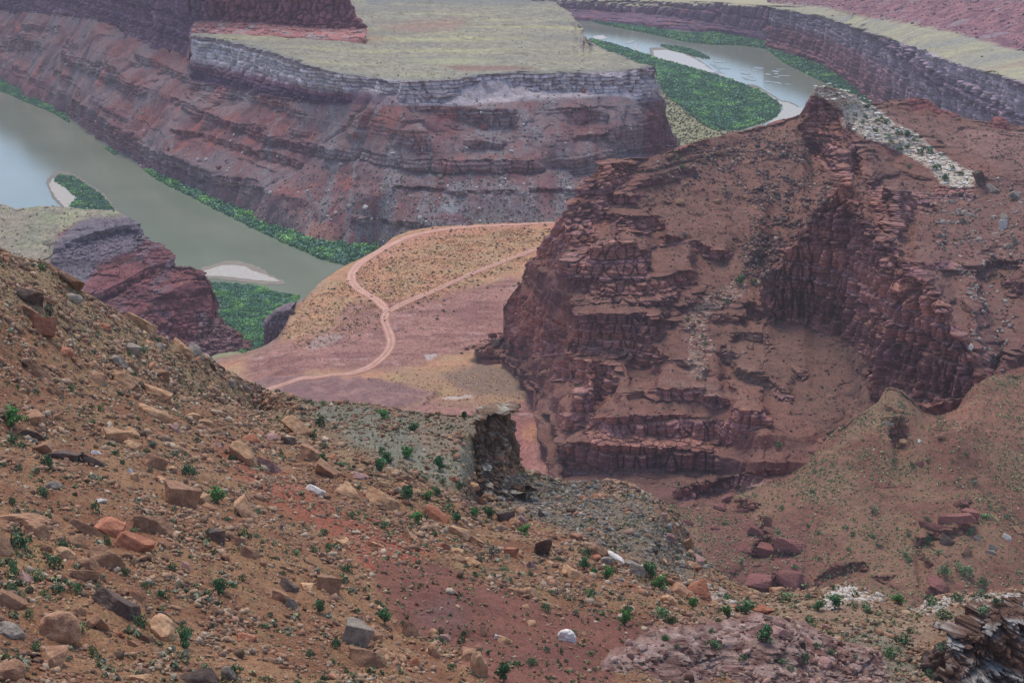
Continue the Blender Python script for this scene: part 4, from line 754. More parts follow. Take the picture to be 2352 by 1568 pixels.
wh = np.clip(poly_mask(px, py, [(1885, 1370), (1920, 1340), (1980, 1340), (2040, 1372), (2000, 1385), (1950, 1372), (1920, 1400), (1880, 1395)], 12, 12) + poly_mask(px, py, [(2080, 1398), (2110, 1375), (2150, 1362), (2240, 1364), (2352, 1362), (2352, 1378), (2200, 1385), (2130, 1410)], 12, 12) + poly_mask(px, py, [(1600, 1340), (1660, 1350), (1700, 1400), (1640, 1390)], 10, 10) * .6, 0, 1)
c = mix(c, C(188, 178, 166), wh * sm(-.25, .05, n2 + .1) * .85)
c = mix(c, C(108, 106, 90), poly_mask(px, py, [(1880, 1460), (2000, 1440), (2080, 1480), (2160, 1560), (2140, 1620), (2060, 1620), (2020, 1500)], 30, 18) * .8)
c = mix(c, C(140, 108, 94), poly_mask(px, py, [(1480, 1440), (1560, 1410), (1700, 1400), (1780, 1430), (1640, 1470), (1500, 1480)], 24, 14) * .7)
c = c * .86
FG_P = P
finish('slope', P, c, M_near, smooth=True, **ST)

# ---- outcrops standing out of the foreground -----------------------------------------------------------------------
def outcrop(name, rows, px0, px1, seed, cA, cB, cW, wamt, amp=1.6, big=2.5, bigs=16, crack=1.6, cracks=3.2, beds=(.7, 2.2), zs=1.6, back=((6, -2), (14, -25)), fine=0, facet=0):
    P, W, vis = loft(rows, px0, px1, 1.5, 1.5, back=back)
    P, rk, I = rockify(P, W, make_beds(seed, *beds), cliff_amp=amp, big=big, bigs=bigs, crack=crack, cracks=cracks, ledge=.7, seed=seed, rough=.8, roughs=2.6, zs=zs, bench_noise=1.2, wob=1.5, fine=fine, facet=facet, pb=-.3 if facet else 0)
    N = normals(P)
    c = mix(np.broadcast_to(cA, P.shape), cB, np.clip(I['bed'] * 1.5 - .25, 0, 1))
    c = mix(c, cW, sm(-.1, .3, nz(P, 5, 4, seed + 2) + wamt - .3 + .4 * sm(.3, .8, N[..., 2])) * .9)
    c = c * (.8 + .35 * I['cid'])[..., None] * (1 - .5 * I['cr'])[..., None]
    finish(name, P, c, M_near, **ST)
    return P
outcrop('cliff_outcrop', [
  dict(py=[(1058, 1075), (1072, 1050), (1084, 1010), (1094, 972), (1104, 948), (1116, 936), (1135, 934), (1165, 931), (1180, 940), (1186, 985), (1198, 1020), (1202, 1060), (1208, 1110)], Y=[(1058, 470), (1208, 476)], cliff=.5),
  dict(py=[(1058, 1030), (1080, 1000), (1100, 962), (1135, 948), (1170, 950), (1186, 1010), (1198, 1040), (1208, 1112)], Y=[(1058, 468), (1100, 463), (1208, 472)], cliff=1),
  dict(py=[(1058, 1060), (1080, 1075), (1110, 1060), (1150, 1050), (1186, 1070), (1208, 1114)], Y=[(1058, 464), (1100, 458), (1208, 467)], cliff=1),
  dict(py=[(1058, 1075), (1080, 1120), (1110, 1140), (1150, 1150), (1186, 1144), (1208, 1118)], Y=[(1058, 456), (1100, 446), (1208, 452)], cliff=1)], 1058, 1208, 301, C(100, 74, 58), C(122, 98, 78), C(158, 150, 130), -.16, amp=.4, beds=(5, 9), big=3.5, bigs=14, crack=.6, cracks=5, zs=2.4, facet=1.0)
outcrop('cliff_outcrop', [
  dict(py=[(2120, 1580), (2135, 1530), (2150, 1490), (2170, 1455), (2200, 1440), (2225, 1450), (2250, 1420), (2275, 1395), (2300, 1382), (2330, 1375), (2352, 1374), (2600, 1350)], Y=[(2120, 330), (2352, 345), (2600, 350)], cliff=.4),
  dict(py=[(2120, 1590), (2170, 1490), (2225, 1480), (2275, 1440), (2352, 1420), (2600, 1400)], Y=[(2120, 326), (2352, 336), (2600, 340)], cliff=.8),
  dict(py=[(2120, 1660), (2600, 1660)], Y=[(2120, 312), (2352, 318), (2600, 320)], cliff=1)], 2120, 2600, 302, C(96, 70, 56), C(72, 66, 64), C(156, 148, 138), -.12, big=7, bigs=14, amp=.5, beds=(5, 11), crack=.8, cracks=4.2, zs=3.0, facet=1.1)
outcrop('rock_ledge', [
  dict(py=[(1370, 1545), (1400, 1515), (1450, 1485), (1520, 1458), (1600, 1448), (1700, 1436), (1740, 1418), (1800, 1422), (1860, 1436), (1890, 1465), (1940, 1480), (1990, 1490), (2022, 1502), (2034, 1530)], Y=[(1370, 262), (1520, 287), (1700, 308), (1860, 320), (2034, 318)], soft=.3),
  dict(py=[(1370, 1560), (1450, 1515), (1520, 1490), (1600, 1480), (1700, 1475), (1760, 1448), (1820, 1450), (1880, 1475), (1940, 1500), (2000, 1508), (2034, 1540)], Y=[(1370, 259), (1520, 280), (1700, 298), (1860, 310), (2034, 312)], soft=.1, cliff=.2),
  dict(py=[(1370, 1570), (1450, 1535), (1520, 1518), (1600, 1515), (1700, 1520), (1760, 1480), (1820, 1475), (1880, 1510), (1940, 1545), (2000, 1552), (2034, 1560)], Y=[(1370, 256), (1520, 276), (1700, 290), (1860, 303), (2034, 307)], soft=.2, cliff=.5),
  dict(py=[(1370, 1640), (2034, 1640)], Y=[(1370, 245), (1700, 268), (2034, 288)], cliff=[(1370, .3), (1750, .4), (1850, .8), (2034, 1)])], 1370, 2034, 303, C(116, 82, 70), C(98, 70, 62), C(142, 116, 104), .05, big=1.2, bigs=10, amp=1.4, beds=(.4, 1.4))
# river sheet
def flat_poly(name, pts, z, mat, col=None, kind='structure', **kw):
    pts = np.array(pts, float)
    P = at_z(pts[:, 0], pts[:, 1], z)
    bm = bmesh.new(); vs = [bm.verts.new(p) for p in P]; f = bm.faces.new(vs)
    if f.normal.z < 0 or True: bm.normal_update()
    if f.normal.z < 0: f.normal_flip()
    me = bpy.data.meshes.new(name); bm.to_mesh(me); bm.free(); me.materials.append(mat)
    return link(name, me, kind=kind, **kw)
mw = bpy.data.materials.new('silty_river_water'); mw.use_nodes = True
N_ = mw.node_tree.nodes; L_ = mw.node_tree.links; b = N_['Principled BSDF']
b.inputs['Roughness'].default_value = .07; b.inputs['IOR'].default_value = 1.33; b.inputs['Specular IOR Level'].default_value = 1.0
tc = N_.new('ShaderNodeTexCoord'); mp = N_.new('ShaderNodeMapping'); mp.inputs['Scale'].default_value = (.004, .004, .004); L_.new(tc.outputs['Object'], mp.inputs[0])
n1 = N_.new('ShaderNodeTexNoise'); n1.inputs['Scale'].default_value = 1; n1.inputs['Detail'].default_value = 5; L_.new(mp.outputs[0], n1.inputs['Vector'])
cr = N_.new('ShaderNodeValToRGB'); cr.color_ramp.elements[0].position = .35; cr.color_ramp.elements[0].color = (*C(108, 116, 96), 1); cr.color_ramp.elements[1].position = .65; cr.color_ramp.elements[1].color = (*C(118, 124, 104), 1)
L_.new(n1.outputs['Fac'], cr.inputs[0]); L_.new(cr.outputs[0], b.inputs['Base Color'])
n2 = N_.new('ShaderNodeTexNoise'); n2.inputs['Scale'].default_value = 60; n2.inputs['Detail'].default_value = 4; L_.new(mp.outputs[0], n2.inputs['Vector'])
bp = N_.new('ShaderNodeBump'); bp.inputs['Strength'].default_value = .12; bp.inputs['Distance'].default_value = 1.0; L_.new(n2.outputs['Fac'], bp.inputs['Height']); L_.new(bp.outputs[0], b.inputs['Normal'])
me = bpy.data.meshes.new('river'); me.from_pydata([(-5000, 1500, 0), (5000, 1500, 0), (5000, 9000, 0), (-5000, 9000, 0)], [], [(0, 1, 2, 3)]); me.materials.append(mw)
link('river', me, kind='structure')

M_floor = plain_material('valley_floor_soil', col=tuple(C(118, 84, 70)), fine=3, speck=.25, bump=.3)
me = bpy.data.meshes.new('valley_floor'); me.from_pydata([(-1500, -500, 3), (2500, -500, 3), (2500, 1500, 3), (700, 1900, 3), (-100, 1560, 3), (-1500, 1540, 3)], [], [(0, 1, 2, 3, 4, 5)]); me.materials.append(M_floor)
link('valley_floor', me, kind='structure')
# ================================================================== SANDBARS, FLOODPLAIN, THICKETS, ROAD
bpy.context.view_layer.update()
def hit(px, py, names):
    """first ground point seen along a sight line from the overlook"""
    dx, dy, dz = ray(px, py); d = Vector((dx, dy, dz)).normalized(); best = None
    for n in names:
        ok, loc, nor, _ = TERR[n]['ob'].ray_cast(Vector((0, 0, HC)), d)
        if ok and (best is None or loc.length < best[0].length): best = (loc.copy(), nor.copy())
    return best
def drop(x, y, name):
    ok, loc, nor, _ = TERR[name]['ob'].ray_cast(Vector((x, y, 590)), Vector((0, 0, -1)))
    return (loc, nor) if ok else None

def in_poly(x, y, pts):
    ins = np.zeros(x.shape, bool); n = len(pts)
    for i in range(n):
        x1, y1 = pts[i]; x2, y2 = pts[(i + 1) % n]
        if y1 != y2: ins ^= ((y1 > y) != (y2 > y)) & (x < (x2 - x1) * (y - y1) / (y2 - y1) + x1)
    return ins

def ground_patch(name, pts, z, mat, wob=2.0, seed=1, **kw):
    """flat sheet of ground with an irregular shoreline"""
    from mathutils.geometry import tessellate_polygon
    W = at_z(np.array([p[0] for p in pts], float), np.array([p[1] for p in pts], float), z)
    out = []
    for i in range(len(W)):
        a, b = W[i], W[(i + 1) % len(W)]; n = max(2, int(np.linalg.norm(b - a) / 6))
        for j in range(n): out.append(a + (b - a) * j / n)
    out = np.array(out)
    out[:, 0] += wob * nz(out, 14, 3, seed) * 3; out[:, 1] += wob * nz(out, 14, 3, seed + 4) * 5
    tri = tessellate_polygon([[Vector(p) for p in out]])
    F = np.array(tri); 
    # orient upwards
    a, b, c_ = out[F[:, 0]], out[F[:, 1]], out[F[:, 2]]
    up = np.cross(b - a, c_ - a)[:, 2] > 0
    F[~up] = F[~up][:, ::-1]
    me = raw_mesh(name, out, F, None, mat)
    return link(name, me, kind='structure', **kw)

M_sand = plain_material('pale_river_sand', col=tuple(C(156, 149, 138)), fine=6, speck=.14, bump=.1)
M_sandw = plain_material('bright_river_sand', col=tuple(C(174, 171, 163)), fine=8, speck=.12, bump=.1)
M_foam = plain_material('shallow_silty_riffle', col=tuple(C(138, 146, 142)), fine=14, speck=.3, bump=.1, rough=.4)
M_shal = plain_material('wet_silt', col=tuple(C(122, 112, 96)), fine=20, speck=.1, bump=.05, rough=.5)
M_green = plain_material('floodplain_turf', col=tuple(C(70, 104, 66)), fine=9, speck=.35, bump=.3)
M_mead = plain_material('dry_floodplain_meadow', col=tuple(C(128, 124, 92)), fine=12, speck=.22, bump=.2)

ground_patch('sandbar', [(447, 628), (480, 619), (500, 611), (530, 607), (560, 612), (590, 624), (644, 645), (610, 645), (560, 640), (500, 634), (460, 632)], .5, M_sand, 1.2, 1)
ground_patch('sandbar', [(440, 632), (470, 612), (530, 597), (580, 606), (640, 640), (660, 652), (600, 652), (520, 642), (450, 636)], .25, M_shal, 2, 2)
ground_patch('island', [(112, 424), (120, 412), (136, 403), (165, 405), (235, 447), (264, 484), (190, 486), (150, 478), (126, 452)], .5, M_sand, 1.2, 3)
FAR = [
 ([(1361, 84), (1385, 81), (1396, 88), (1380, 91), (1366, 90)], M_sandw), ([(1434, 100), (1452, 93), (1457, 95), (1440, 101)], M_sandw),
 ([(1457, 102), (1465, 101), (1461, 108), (1471, 119), (1464, 119), (1456, 110)], M_sandw),
 ([(1500, 116), (1530, 115), (1570, 124), (1600, 138), (1646, 168), (1610, 163), (1560, 150), (1520, 142), (1502, 130)], M_sandw),
 ([(1628, 146), (1640, 145), (1660, 158), (1650, 160)], M_foam),
 ([(1795, 234), (1812, 236), (1832, 246), (1858, 250), (1846, 262), (1790, 278), (1764, 284), (1786, 264), (1800, 252), (1740, 210), (1722, 203), (1745, 206)], M_sandw),
]
def swell(pts, k):
    cx = sum(p[0] for p in pts) / len(pts); cy = sum(p[1] for p in pts) / len(pts)
    return [(cx + (x - cx) * k, cy + (y - cy) * (k + .12)) for x, y in pts]
for k in (3, 5): ground_patch('sandbar', swell(FAR[k][0], 1.14), .22, M_shal, 1.5, 60 + k)
ground_patch('sandbar', swell([(112, 424), (120, 412), (136, 403), (165, 405), (235, 447), (264, 484), (190, 486), (150, 478), (126, 452)], 1.12), .2, M_shal, 1.5, 63)
for pts, m in FAR: ground_patch('sandbar', pts, .5, m, 1.5, len(pts))
rs = np.random.default_rng(5)
for k in range(26):
    x = rs.uniform(1650, 1815); y = 140 + (x - 1650) * .24 + rs.uniform(-16, 26); w = rs.uniform(8, 34); h_ = rs.uniform(.8, 2.6)
    ground_patch('river_riffle', [(x - w / 2, y), (x - w / 4, y - h_), (x + w / 4, y - h_ * .4), (x + w / 2, y + h_ * .8), (x + w * .2, y + h_ * 1.2), (x - w / 4, y + h_ * .7)], .3 + k * .012, M_foam, 1.5, 40 + k)
for k in range(10):
    x = rs.uniform(1560, 1700); y = 150 + (x - 1560) * .27 + rs.uniform(-4, 6); w = rs.uniform(20, 40)
    ground_patch('river_riffle', [(x - w / 2, y - 2), (x, y - 2.5), (x + w / 2, y + 2), (x, y + 2)], .7 + k * .012, M_sandw if k % 3 else M_foam, 1.5, 80 + k)

THK = {
 'left_bank': ([(-80, 120), (0, 176), (60, 210), (120, 240), (152, 264), (160, 282), (120, 258), (60, 234), (0, 208), (-80, 170)], 5.0, 2.6),
 'outcrop_foot': ([(240, 340), (258, 343), (274, 354), (262, 356)], 4.0, 2.6),
 'near_belt': ([(335, 390), (400, 402), (470, 418), (520, 438), (545, 456), (600, 486), (660, 512), (740, 533), (800, 545), (872, 560), (862, 578), (832, 592), (800, 610), (740, 594), (680, 568), (600, 532), (520, 492), (430, 446), (360, 412)], 9.5, 3.8),
 'delta': ([(470, 654), (500, 652), (570, 655), (600, 660), (630, 672), (692, 680), (668, 704), (640, 714), (622, 736), (612, 770), (606, 795), (560, 812), (530, 800), (560, 775), (505, 730), (490, 700), (476, 670)], 4.6, 2.1),
 'far_flat': ([(1352, 90), (1400, 100), (1480, 126), (1560, 150), (1640, 173), (1700, 193), (1750, 213), (1796, 243), (1782, 270), (1700, 298), (1640, 300), (1590, 268), (1540, 228), (1515, 200), (1506, 152), (1450, 140), (1380, 115)], 7.0, 5.0),
 'far_bank': ([(1318, 38), (1400, 50), (1500, 66), (1580, 78), (1640, 76), (1700, 74), (1762, 78), (1766, 102), (1850, 123), (1900, 153), (1950, 185), (2000, 225), (2000, 244), (1940, 215), (1880, 183), (1800, 144), (1760, 112), (1700, 104), (1640, 103), (1580, 97), (1480, 75), (1380, 55)], 7.0, 5.0),
 'island_brush': ([(132, 404), (165, 405), (232, 447), (262, 483), (190, 484), (160, 476), (176, 456), (148, 430), (126, 418)], 4.6, 2.4),
 'far_island': ([(1517, 104), (1570, 109), (1600, 118), (1632, 135), (1600, 131), (1540, 116)], 5.0, 4.2),
}
for i, k in enumerate(('left_bank', 'near_belt', 'delta', 'far_flat', 'far_bank')):
    ground_patch('floodplain', THK[k][0], .8, M_green, 1.5, 11 + i)
ground_patch('floodplain', [(1500, 150), (1545, 225), (1600, 272), (1650, 302), (1720, 300), (1700, 330), (1600, 360), (1540, 370), (1500, 330)], .6, M_mead, 1, 31)
ground_patch('floodplain', [(540, 760), (600, 800), (608, 830), (560, 840), (500, 840), (470, 790)], 1.0, M_mead, 1, 32)
ground_patch('floodplain', [(500, 440), (560, 462), (660, 505), (800, 545), (900, 560), (880, 570), (700, 560), (560, 500)], 1.0, M_mead, 1, 33)

def leaf_cloud(cent, rad, hgt, nq, size, cols, r, flat=.55):
    """many leaf clumps: cent (n,3) bush feet, each with nq small quads spread through a dome"""
    n = len(cent); 
    u = r.normal(size=(n, nq, 3)); u /= np.linalg.norm(u, axis=-1, keepdims=True); u[..., 2] = np.abs(u[..., 2])
    rr = r.uniform(.55, 1.0, (n, nq, 1)) ** .5
    c = cent[:, None, :] + u * rr * np.stack([rad, rad, hgt], -1)[:, None, :]
    a = r.normal(size=(n, nq, 3)); a = a - u * (a * u).sum(-1, keepdims=True) * flat; a /= np.linalg.norm(a, axis=-1, keepdims=True)
    b = np.cross(u + .8 * r.normal(size=u.shape), a); b /= np.linalg.norm(b, axis=-1, keepdims=True)
    s = (size * r.uniform(.6, 1.3, (n, nq)))[..., None] if np.isscalar(size) else (size[:, None] * r.uniform(.6, 1.3, (n, nq)))[..., None]
    q = np.stack([c - a * s - b * s * .6, c + a * s * .9 - b * s * .7, c + a * s * .7 + b * s, c - a * s * .8 + b * s * .7], 2)
    V = q.reshape(-1, 3); F = np.arange(len(V)).reshape(-1, 4)
    cc = cols[:, None, :] * (r.uniform(.82, 1.18, (n, nq, 1)) * (.74 + .55 * u[..., 2:3]))  # clump shading put into the colour: upper leaves lighter, lower ones darker
    cc = np.repeat(cc.reshape(-1, 3), 4, 0)
    return V, F, cc
M_leafs = plain_material('riverside_leaves', attr=True, fine=.6, speck=.2, bump=0, rough=.8)
def sample_poly(pts, n, r, z=0):
    W = at_z(np.array([p[0] for p in pts], float), np.array([p[1] for p in pts], float), z)
    lo, hi = W.min(0), W.max(0); out = []
    tot = 0; c = 0
    while c < n:
        q = r.uniform(lo[:2], hi[:2], (n * 2, 2)); m = in_poly(q[:, 0], q[:, 1], [(w[0], w[1]) for w in W]); q = q[m]; out.append(q); c += len(q)
    return np.concatenate(out)[:n]
def poly_area(pts, z=0):
    W = at_z(np.array([p[0] for p in pts], float), np.array([p[1] for p in pts], float), z)
    return .5 * abs(np.dot(W[:, 0], np.roll(W[:, 1], 1)) - np.dot(W[:, 1], np.roll(W[:, 0], 1)))
THL = {'left_bank': 'dense green brush in a narrow belt along the upper left river bank', 'outcrop_foot': 'small clump of green brush at the waterline under the red shelf',
 'near_belt': 'long dense green belt of brush between the near river and the grey talus', 'delta': 'dense green thicket filling the wash mouth beside the rocky spur',
 'far_flat': 'broad bright green thicket on the flat inside the far river bend', 'far_bank': 'green brush belt at the foot of the far canyon wall and mesa',
 'island_brush': 'green brush covering the small river island at left', 'far_island': 'thin strip of green brush on the bar in the far river'}
for i, (k, (pts, size, sp)) in enumerate(THK.items()):
    r = np.random.default_rng(100 + i)
    n = int(min(9000, poly_area(pts) / (sp * sp * 1.25)))
    q = sample_poly(pts, n, r)
    cx = np.concatenate([q, np.full((len(q), 1), .6)], 1)
    big_ = nz(cx, 70 if k.startswith('far') else 45, 3, 7 + i); sml = nz(cx, 24 if k.startswith('far') else 14, 3, 9 + i)
    keep = r.uniform(0, 1, len(q)) < .97 if k not in ('delta', 'left_bank') else (sml + .35 > r.uniform(-.2, .15, len(q)))
    cx = cx[keep]; big_ = big_[keep]; sml = sml[keep]
    hh = size * .55 * np.clip(.8 + 1.1 * sml, .35, 1.7) * r.uniform(.7, 1.3, len(cx)); rad = hh * r.uniform(.7, 1.1, len(cx))
    g = mix(np.broadcast_to(C(80, 114, 82), (len(cx), 3)), C(114, 148, 88), sm(-.1, .4, big_ + .4 * sml))
    g = mix(g, C(92, 118, 104), sm(-.05, .35, nz(cx, 22, 3, 70 + i) + .15 * r.normal(size=len(cx))) * .8)
    g = mix(g, C(108, 118, 100), (r.uniform(0, 1, len(cx)) < .06) * .6)
    far = k.startswith('far')
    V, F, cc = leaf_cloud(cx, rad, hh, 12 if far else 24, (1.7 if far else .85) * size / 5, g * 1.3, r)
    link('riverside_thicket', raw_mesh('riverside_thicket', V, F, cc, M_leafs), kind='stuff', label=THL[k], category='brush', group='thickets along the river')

# dirt road draped over the bench
M_road = rock_material('graded_dirt_road', fine=1.2, bump=.3, speck=.12)
def road(name, pts, width, seed, lift, cA, cB):
    pts = np.array(pts, float); W = at_z(pts[:, 0], pts[:, 1], 45.0)
    # smooth the centre line
    t = np.r_[0, np.cumsum(np.linalg.norm(np.diff(W[:, :2], axis=0), axis=1))]; tt = np.arange(0, t[-1], 3.0)
    x = np.interp(tt, t, W[:, 0]); y = np.interp(tt, t, W[:, 1])
    k = np.ones(9) / 9
    for _ in range(2):
        x = np.convolve(np.pad(x, 4, 'edge'), k, 'valid'); y = np.convolve(np.pad(y, 4, 'edge'), k, 'valid')
    dx = np.gradient(x); dy = np.gradient(y); L = np.hypot(dx, dy); nx, ny = -dy / L, dx / L
    m = 11; G = np.zeros((len(x), m, 3)); cols = np.zeros((len(x), m, 3))
    wv = width * (1 + .18 * fbm(tt / 40, tt * 0, tt * 0, 3, seed))
    for i in range(len(x)):
        for j in range(m):
            u = (j / (m - 1) * 2 - 1); X = x[i] + nx[i] * u * wv[i] / 2; Y_ = y[i] + ny[i] * u * wv[i] / 2
            h_ = drop(X, Y_, 'bench'); z = h_[0].z if h_ else 44
            G[i, j] = (X, Y_, z + lift * (1 - (abs(u) > .95) * 1.6))
    G[..., 2] = np.maximum(G[..., 2], 0); zc = G[..., 2].copy()
    for _ in range(2): zc[1:-1] = (zc[:-2] + zc[1:-1] + zc[2:]) / 3
    G[..., 2] = np.maximum(G[..., 2], zc)
    u = np.abs(np.linspace(-1, 1, m))[None, :]
    tr = np.exp(-((u - .42) / .17) ** 2)
    n_ = nz(G, 12, 3, seed)
    cols = mix(np.broadcast_to(cA, G.shape), cB, np.clip(tr * .8 + n_ * .5, 0, 1))
    cols = mix(cols, C(168, 116, 92), sm(.75, 1.0, u + .25 * n_) )
    cols = cols * .8
    me = raw_mesh(name, G.reshape(-1, 3), grid_faces(len(x), m)[:, ::-1] if ny[0] > 0 else grid_faces(len(x), m), cols.reshape(-1, 3), M_road, True)
    link(name, me, kind='structure')
road('road', ROAD_A, 12.5, 1, .8, C(178, 128, 108), C(206, 166, 144))
road('road', ROAD_B, 14, 2, .7, C(196, 144, 122), C(212, 168, 146))
# ================================================================== ROCKS
def Z(zid, x, y):
    """reading grid: nine enlarged views of the survey sheet -> survey coordinates"""
    k, ox, oy = {1: (.366, 0, 0), 2: (.366, 746, 0), 3: (.366, 1521, 0), 4: (.366, 0, 516.6), 5: (.366, 746, 516.6), 6: (.366, 1521, 516.6),
                 7: (.359, 0, 1004.5), 8: (.359, 746, 1004.5), 9: (.359, 1521, 1004.5)}[zid]
    return ox + k * x, oy + k * y, k

def rock_mesh(kind, seed):
    r = random.Random(seed); bm = bmesh.new()
    if kind == 'round':
        bmesh.ops.create_icosphere(bm, subdivisions=4, radius=.5)
        o = np.array([v.co for v in bm.verts]); s = seed * 3.7
        n = fbm(o[:, 0] * 1.6 + s, o[:, 1] * 1.6, o[:, 2] * 1.6, 3, seed) * .32 + fbm(o[:, 0] * 7 + s, o[:, 1] * 7, o[:, 2] * 7, 3, seed) * .05
        # a few flat broken sides
        for _ in range(4):
            d = Vector((r.uniform(-1, 1), r.uniform(-1, 1), r.uniform(-.3, 1))).normalized(); t = r.uniform(.30, .40)
            for v, k in zip(bm.verts, n):
                dd = v.co.dot(d)
                if dd > t: v.co -= d * (dd - t) * .85
        for v, k in zip(bm.verts, n): v.co *= (1 + k)
        dims = (1, r.uniform(.7, .9), r.uniform(.62, .8))
    else:
        dims = {'slab': (1, r.uniform(.6, .8), r.uniform(.26, .4)), 'block': (1, r.uniform(.72, .95), r.uniform(.6, .8))}[kind]
        P_ = []
        for a in (-.5, 0, .5):
            for b in (-.5, 0, .5):
                for c in (-.5, 0, .5):
                    if (a == 0) + (b == 0) + (c == 0) <= 1: P_.append(Vector((a + r.uniform(-.07, .07), b + r.uniform(-.07, .07), c + r.uniform(-.07, .07))))
        for _ in range(r.randint(4, 6) if kind == 'block' else r.randint(3, 5)):      # broken-off corners and edges
            d = Vector((r.uniform(-1, 1), r.uniform(-1, 1), r.uniform(-.4, 1) if kind == 'block' else r.uniform(-.35, .5))).normalized(); t = r.uniform(.24, .42)
            for p in P_:
                k = p.dot(d) - t
                if k > 0: p -= d * k
        for p in P_: bm.verts.new(p)
        res = bmesh.ops.convex_hull(bm, input=bm.verts)
        bmesh.ops.delete(bm, geom=[g for g in set(res['geom_interior'] + res['geom_unused']) if isinstance(g, bmesh.types.BMVert) and g.is_valid], context='VERTS')
        bmesh.ops.dissolve_limit(bm, angle_limit=math.radians(14), verts=bm.verts, edges=bm.edges)
        bmesh.ops.bevel(bm, geom=list(bm.edges), offset=.022, segments=1, affect='EDGES', clamp_overlap=True)
        bmesh.ops.triangulate(bm, faces=bm.faces)
        for _ in range(3):
            lng = [e for e in bm.edges if e.calc_length() > .13]
            bmesh.ops.subdivide_edges(bm, edges=lng, cuts=1)
            bmesh.ops.triangulate(bm, faces=bm.faces)
        bm.normal_update()
        o = np.array([v.co for v in bm.verts]); s = seed * 2.3
        n = fbm(o[:, 0] * 3 + s, o[:, 1] * 3, o[:, 2] * 5, 3, seed) * .035 + fbm(o[:, 0] * 10 + s, o[:, 1] * 10, o[:, 2] * 14, 2, seed) * .014
        lay = np.abs(noise3(o[:, 2] * 0, o[:, 2] * 0 + s, o[:, 2] * 8, seed)) * .025
        for v, k, l in zip(bm.verts, n, lay): v.co += v.normal * (k - l)
    for v in bm.verts: v.co = Vector((v.co.x * dims[0], v.co.y * dims[1], v.co.z * dims[2]))
    me = bpy.data.meshes.new('boulder_' + kind); bm.to_mesh(me); bm.free()
    me.materials.append(None)
    return me, dims
RM = {k: [rock_mesh(k, 10 * i + j) for i in range(9)] for j, k in enumerate(('slab', 'block', 'round'))}
def boulder_mat(name, c1, c2, fine):
    m = bpy.data.materials.new(name); m.use_nodes = True; N = m.node_tree.nodes; L = m.node_tree.links; b = N['Principled BSDF']
    b.inputs['Roughness'].default_value = .88; b.inputs['Specular IOR Level'].default_value = .2
    tc = N.new('ShaderNodeTexCoord'); oi = N.new('ShaderNodeObjectInfo')
    va = N.new('ShaderNodeVectorMath'); va.operation = 'ADD'; ge = N.new('ShaderNodeNewGeometry')
    L.new(ge.outputs['Position'], va.inputs[0]); va.inputs[1].default_value = (0, 0, 0)
    n1 = N.new('ShaderNodeTexNoise'); n1.inputs['Scale'].default_value = 1 / (fine * 7); n1.inputs['Detail'].default_value = 6; n1.inputs['Roughness'].default_value = .62; L.new(va.outputs[0], n1.inputs['Vector'])
    n2 = N.new('ShaderNodeTexNoise'); n2.inputs['Scale'].default_value = 1 / fine; n2.inputs['Detail'].default_value = 4; L.new(va.outputs[0], n2.inputs['Vector'])
    cr = N.new('ShaderNodeValToRGB'); cr.color_ramp.elements[0].position = .34; cr.color_ramp.elements[0].color = (*c1, 1); cr.color_ramp.elements[1].position = .64; cr.color_ramp.elements[1].color = (*c2, 1)
    L.new(n1.outputs['Fac'], cr.inputs[0])
    r1 = N.new('ShaderNodeMapRange'); r1.inputs[3].default_value = .72; r1.inputs[4].default_value = 1.22; L.new(oi.outputs['Random'], r1.inputs[0])
    r2 = N.new('ShaderNodeMapRange'); r2.inputs[1].default_value = .3; r2.inputs[2].default_value = .7; r2.inputs[3].default_value = .7; r2.inputs[4].default_value = 1.3; L.new(n2.outputs['Fac'], r2.inputs[0])
    mu = N.new('ShaderNodeMath'); mu.operation = 'MULTIPLY'; L.new(r1.outputs[0], mu.inputs[0]); L.new(r2.outputs[0], mu.inputs[1])
    vm = N.new('ShaderNodeVectorMath'); vm.operation = 'SCALE'; L.new(cr.outputs[0], vm.inputs[0]); L.new(mu.outputs[0], vm.inputs['Scale']); L.new(vm.outputs[0], b.inputs['Base Color'])
    bp = N.new('ShaderNodeBump'); bp.inputs['Strength'].default_value = .5; bp.inputs['Distance'].default_value = fine * .5; L.new(n2.outputs['Fac'], bp.inputs['Height']); L.new(bp.outputs[0], b.inputs['Normal'])
    return m
BC = {'tan': ((138, 100, 70), (172, 134, 100)), 'brown': ((112, 80, 60), (148, 110, 82)), 'orange': ((128, 76, 54), (158, 104, 76)), 'dark': ((62, 52, 48), (98, 78, 66)),
      'grey': ((102, 92, 82), (138, 124, 108)), 'white': ((160, 148, 136), (196, 186, 174)), 'pink': ((126, 92, 84), (156, 122, 110)), 'red': ((98, 62, 56), (126, 80, 70))}
BM = {k: boulder_mat(k + '_sandstone', C(*a), C(*b), .22) for k, (a, b) in BC.items()}
BMF = {k: boulder_mat('distant_' + k + '_sandstone', C(*a), C(*b), 1.0) for k, (a, b) in BC.items()}

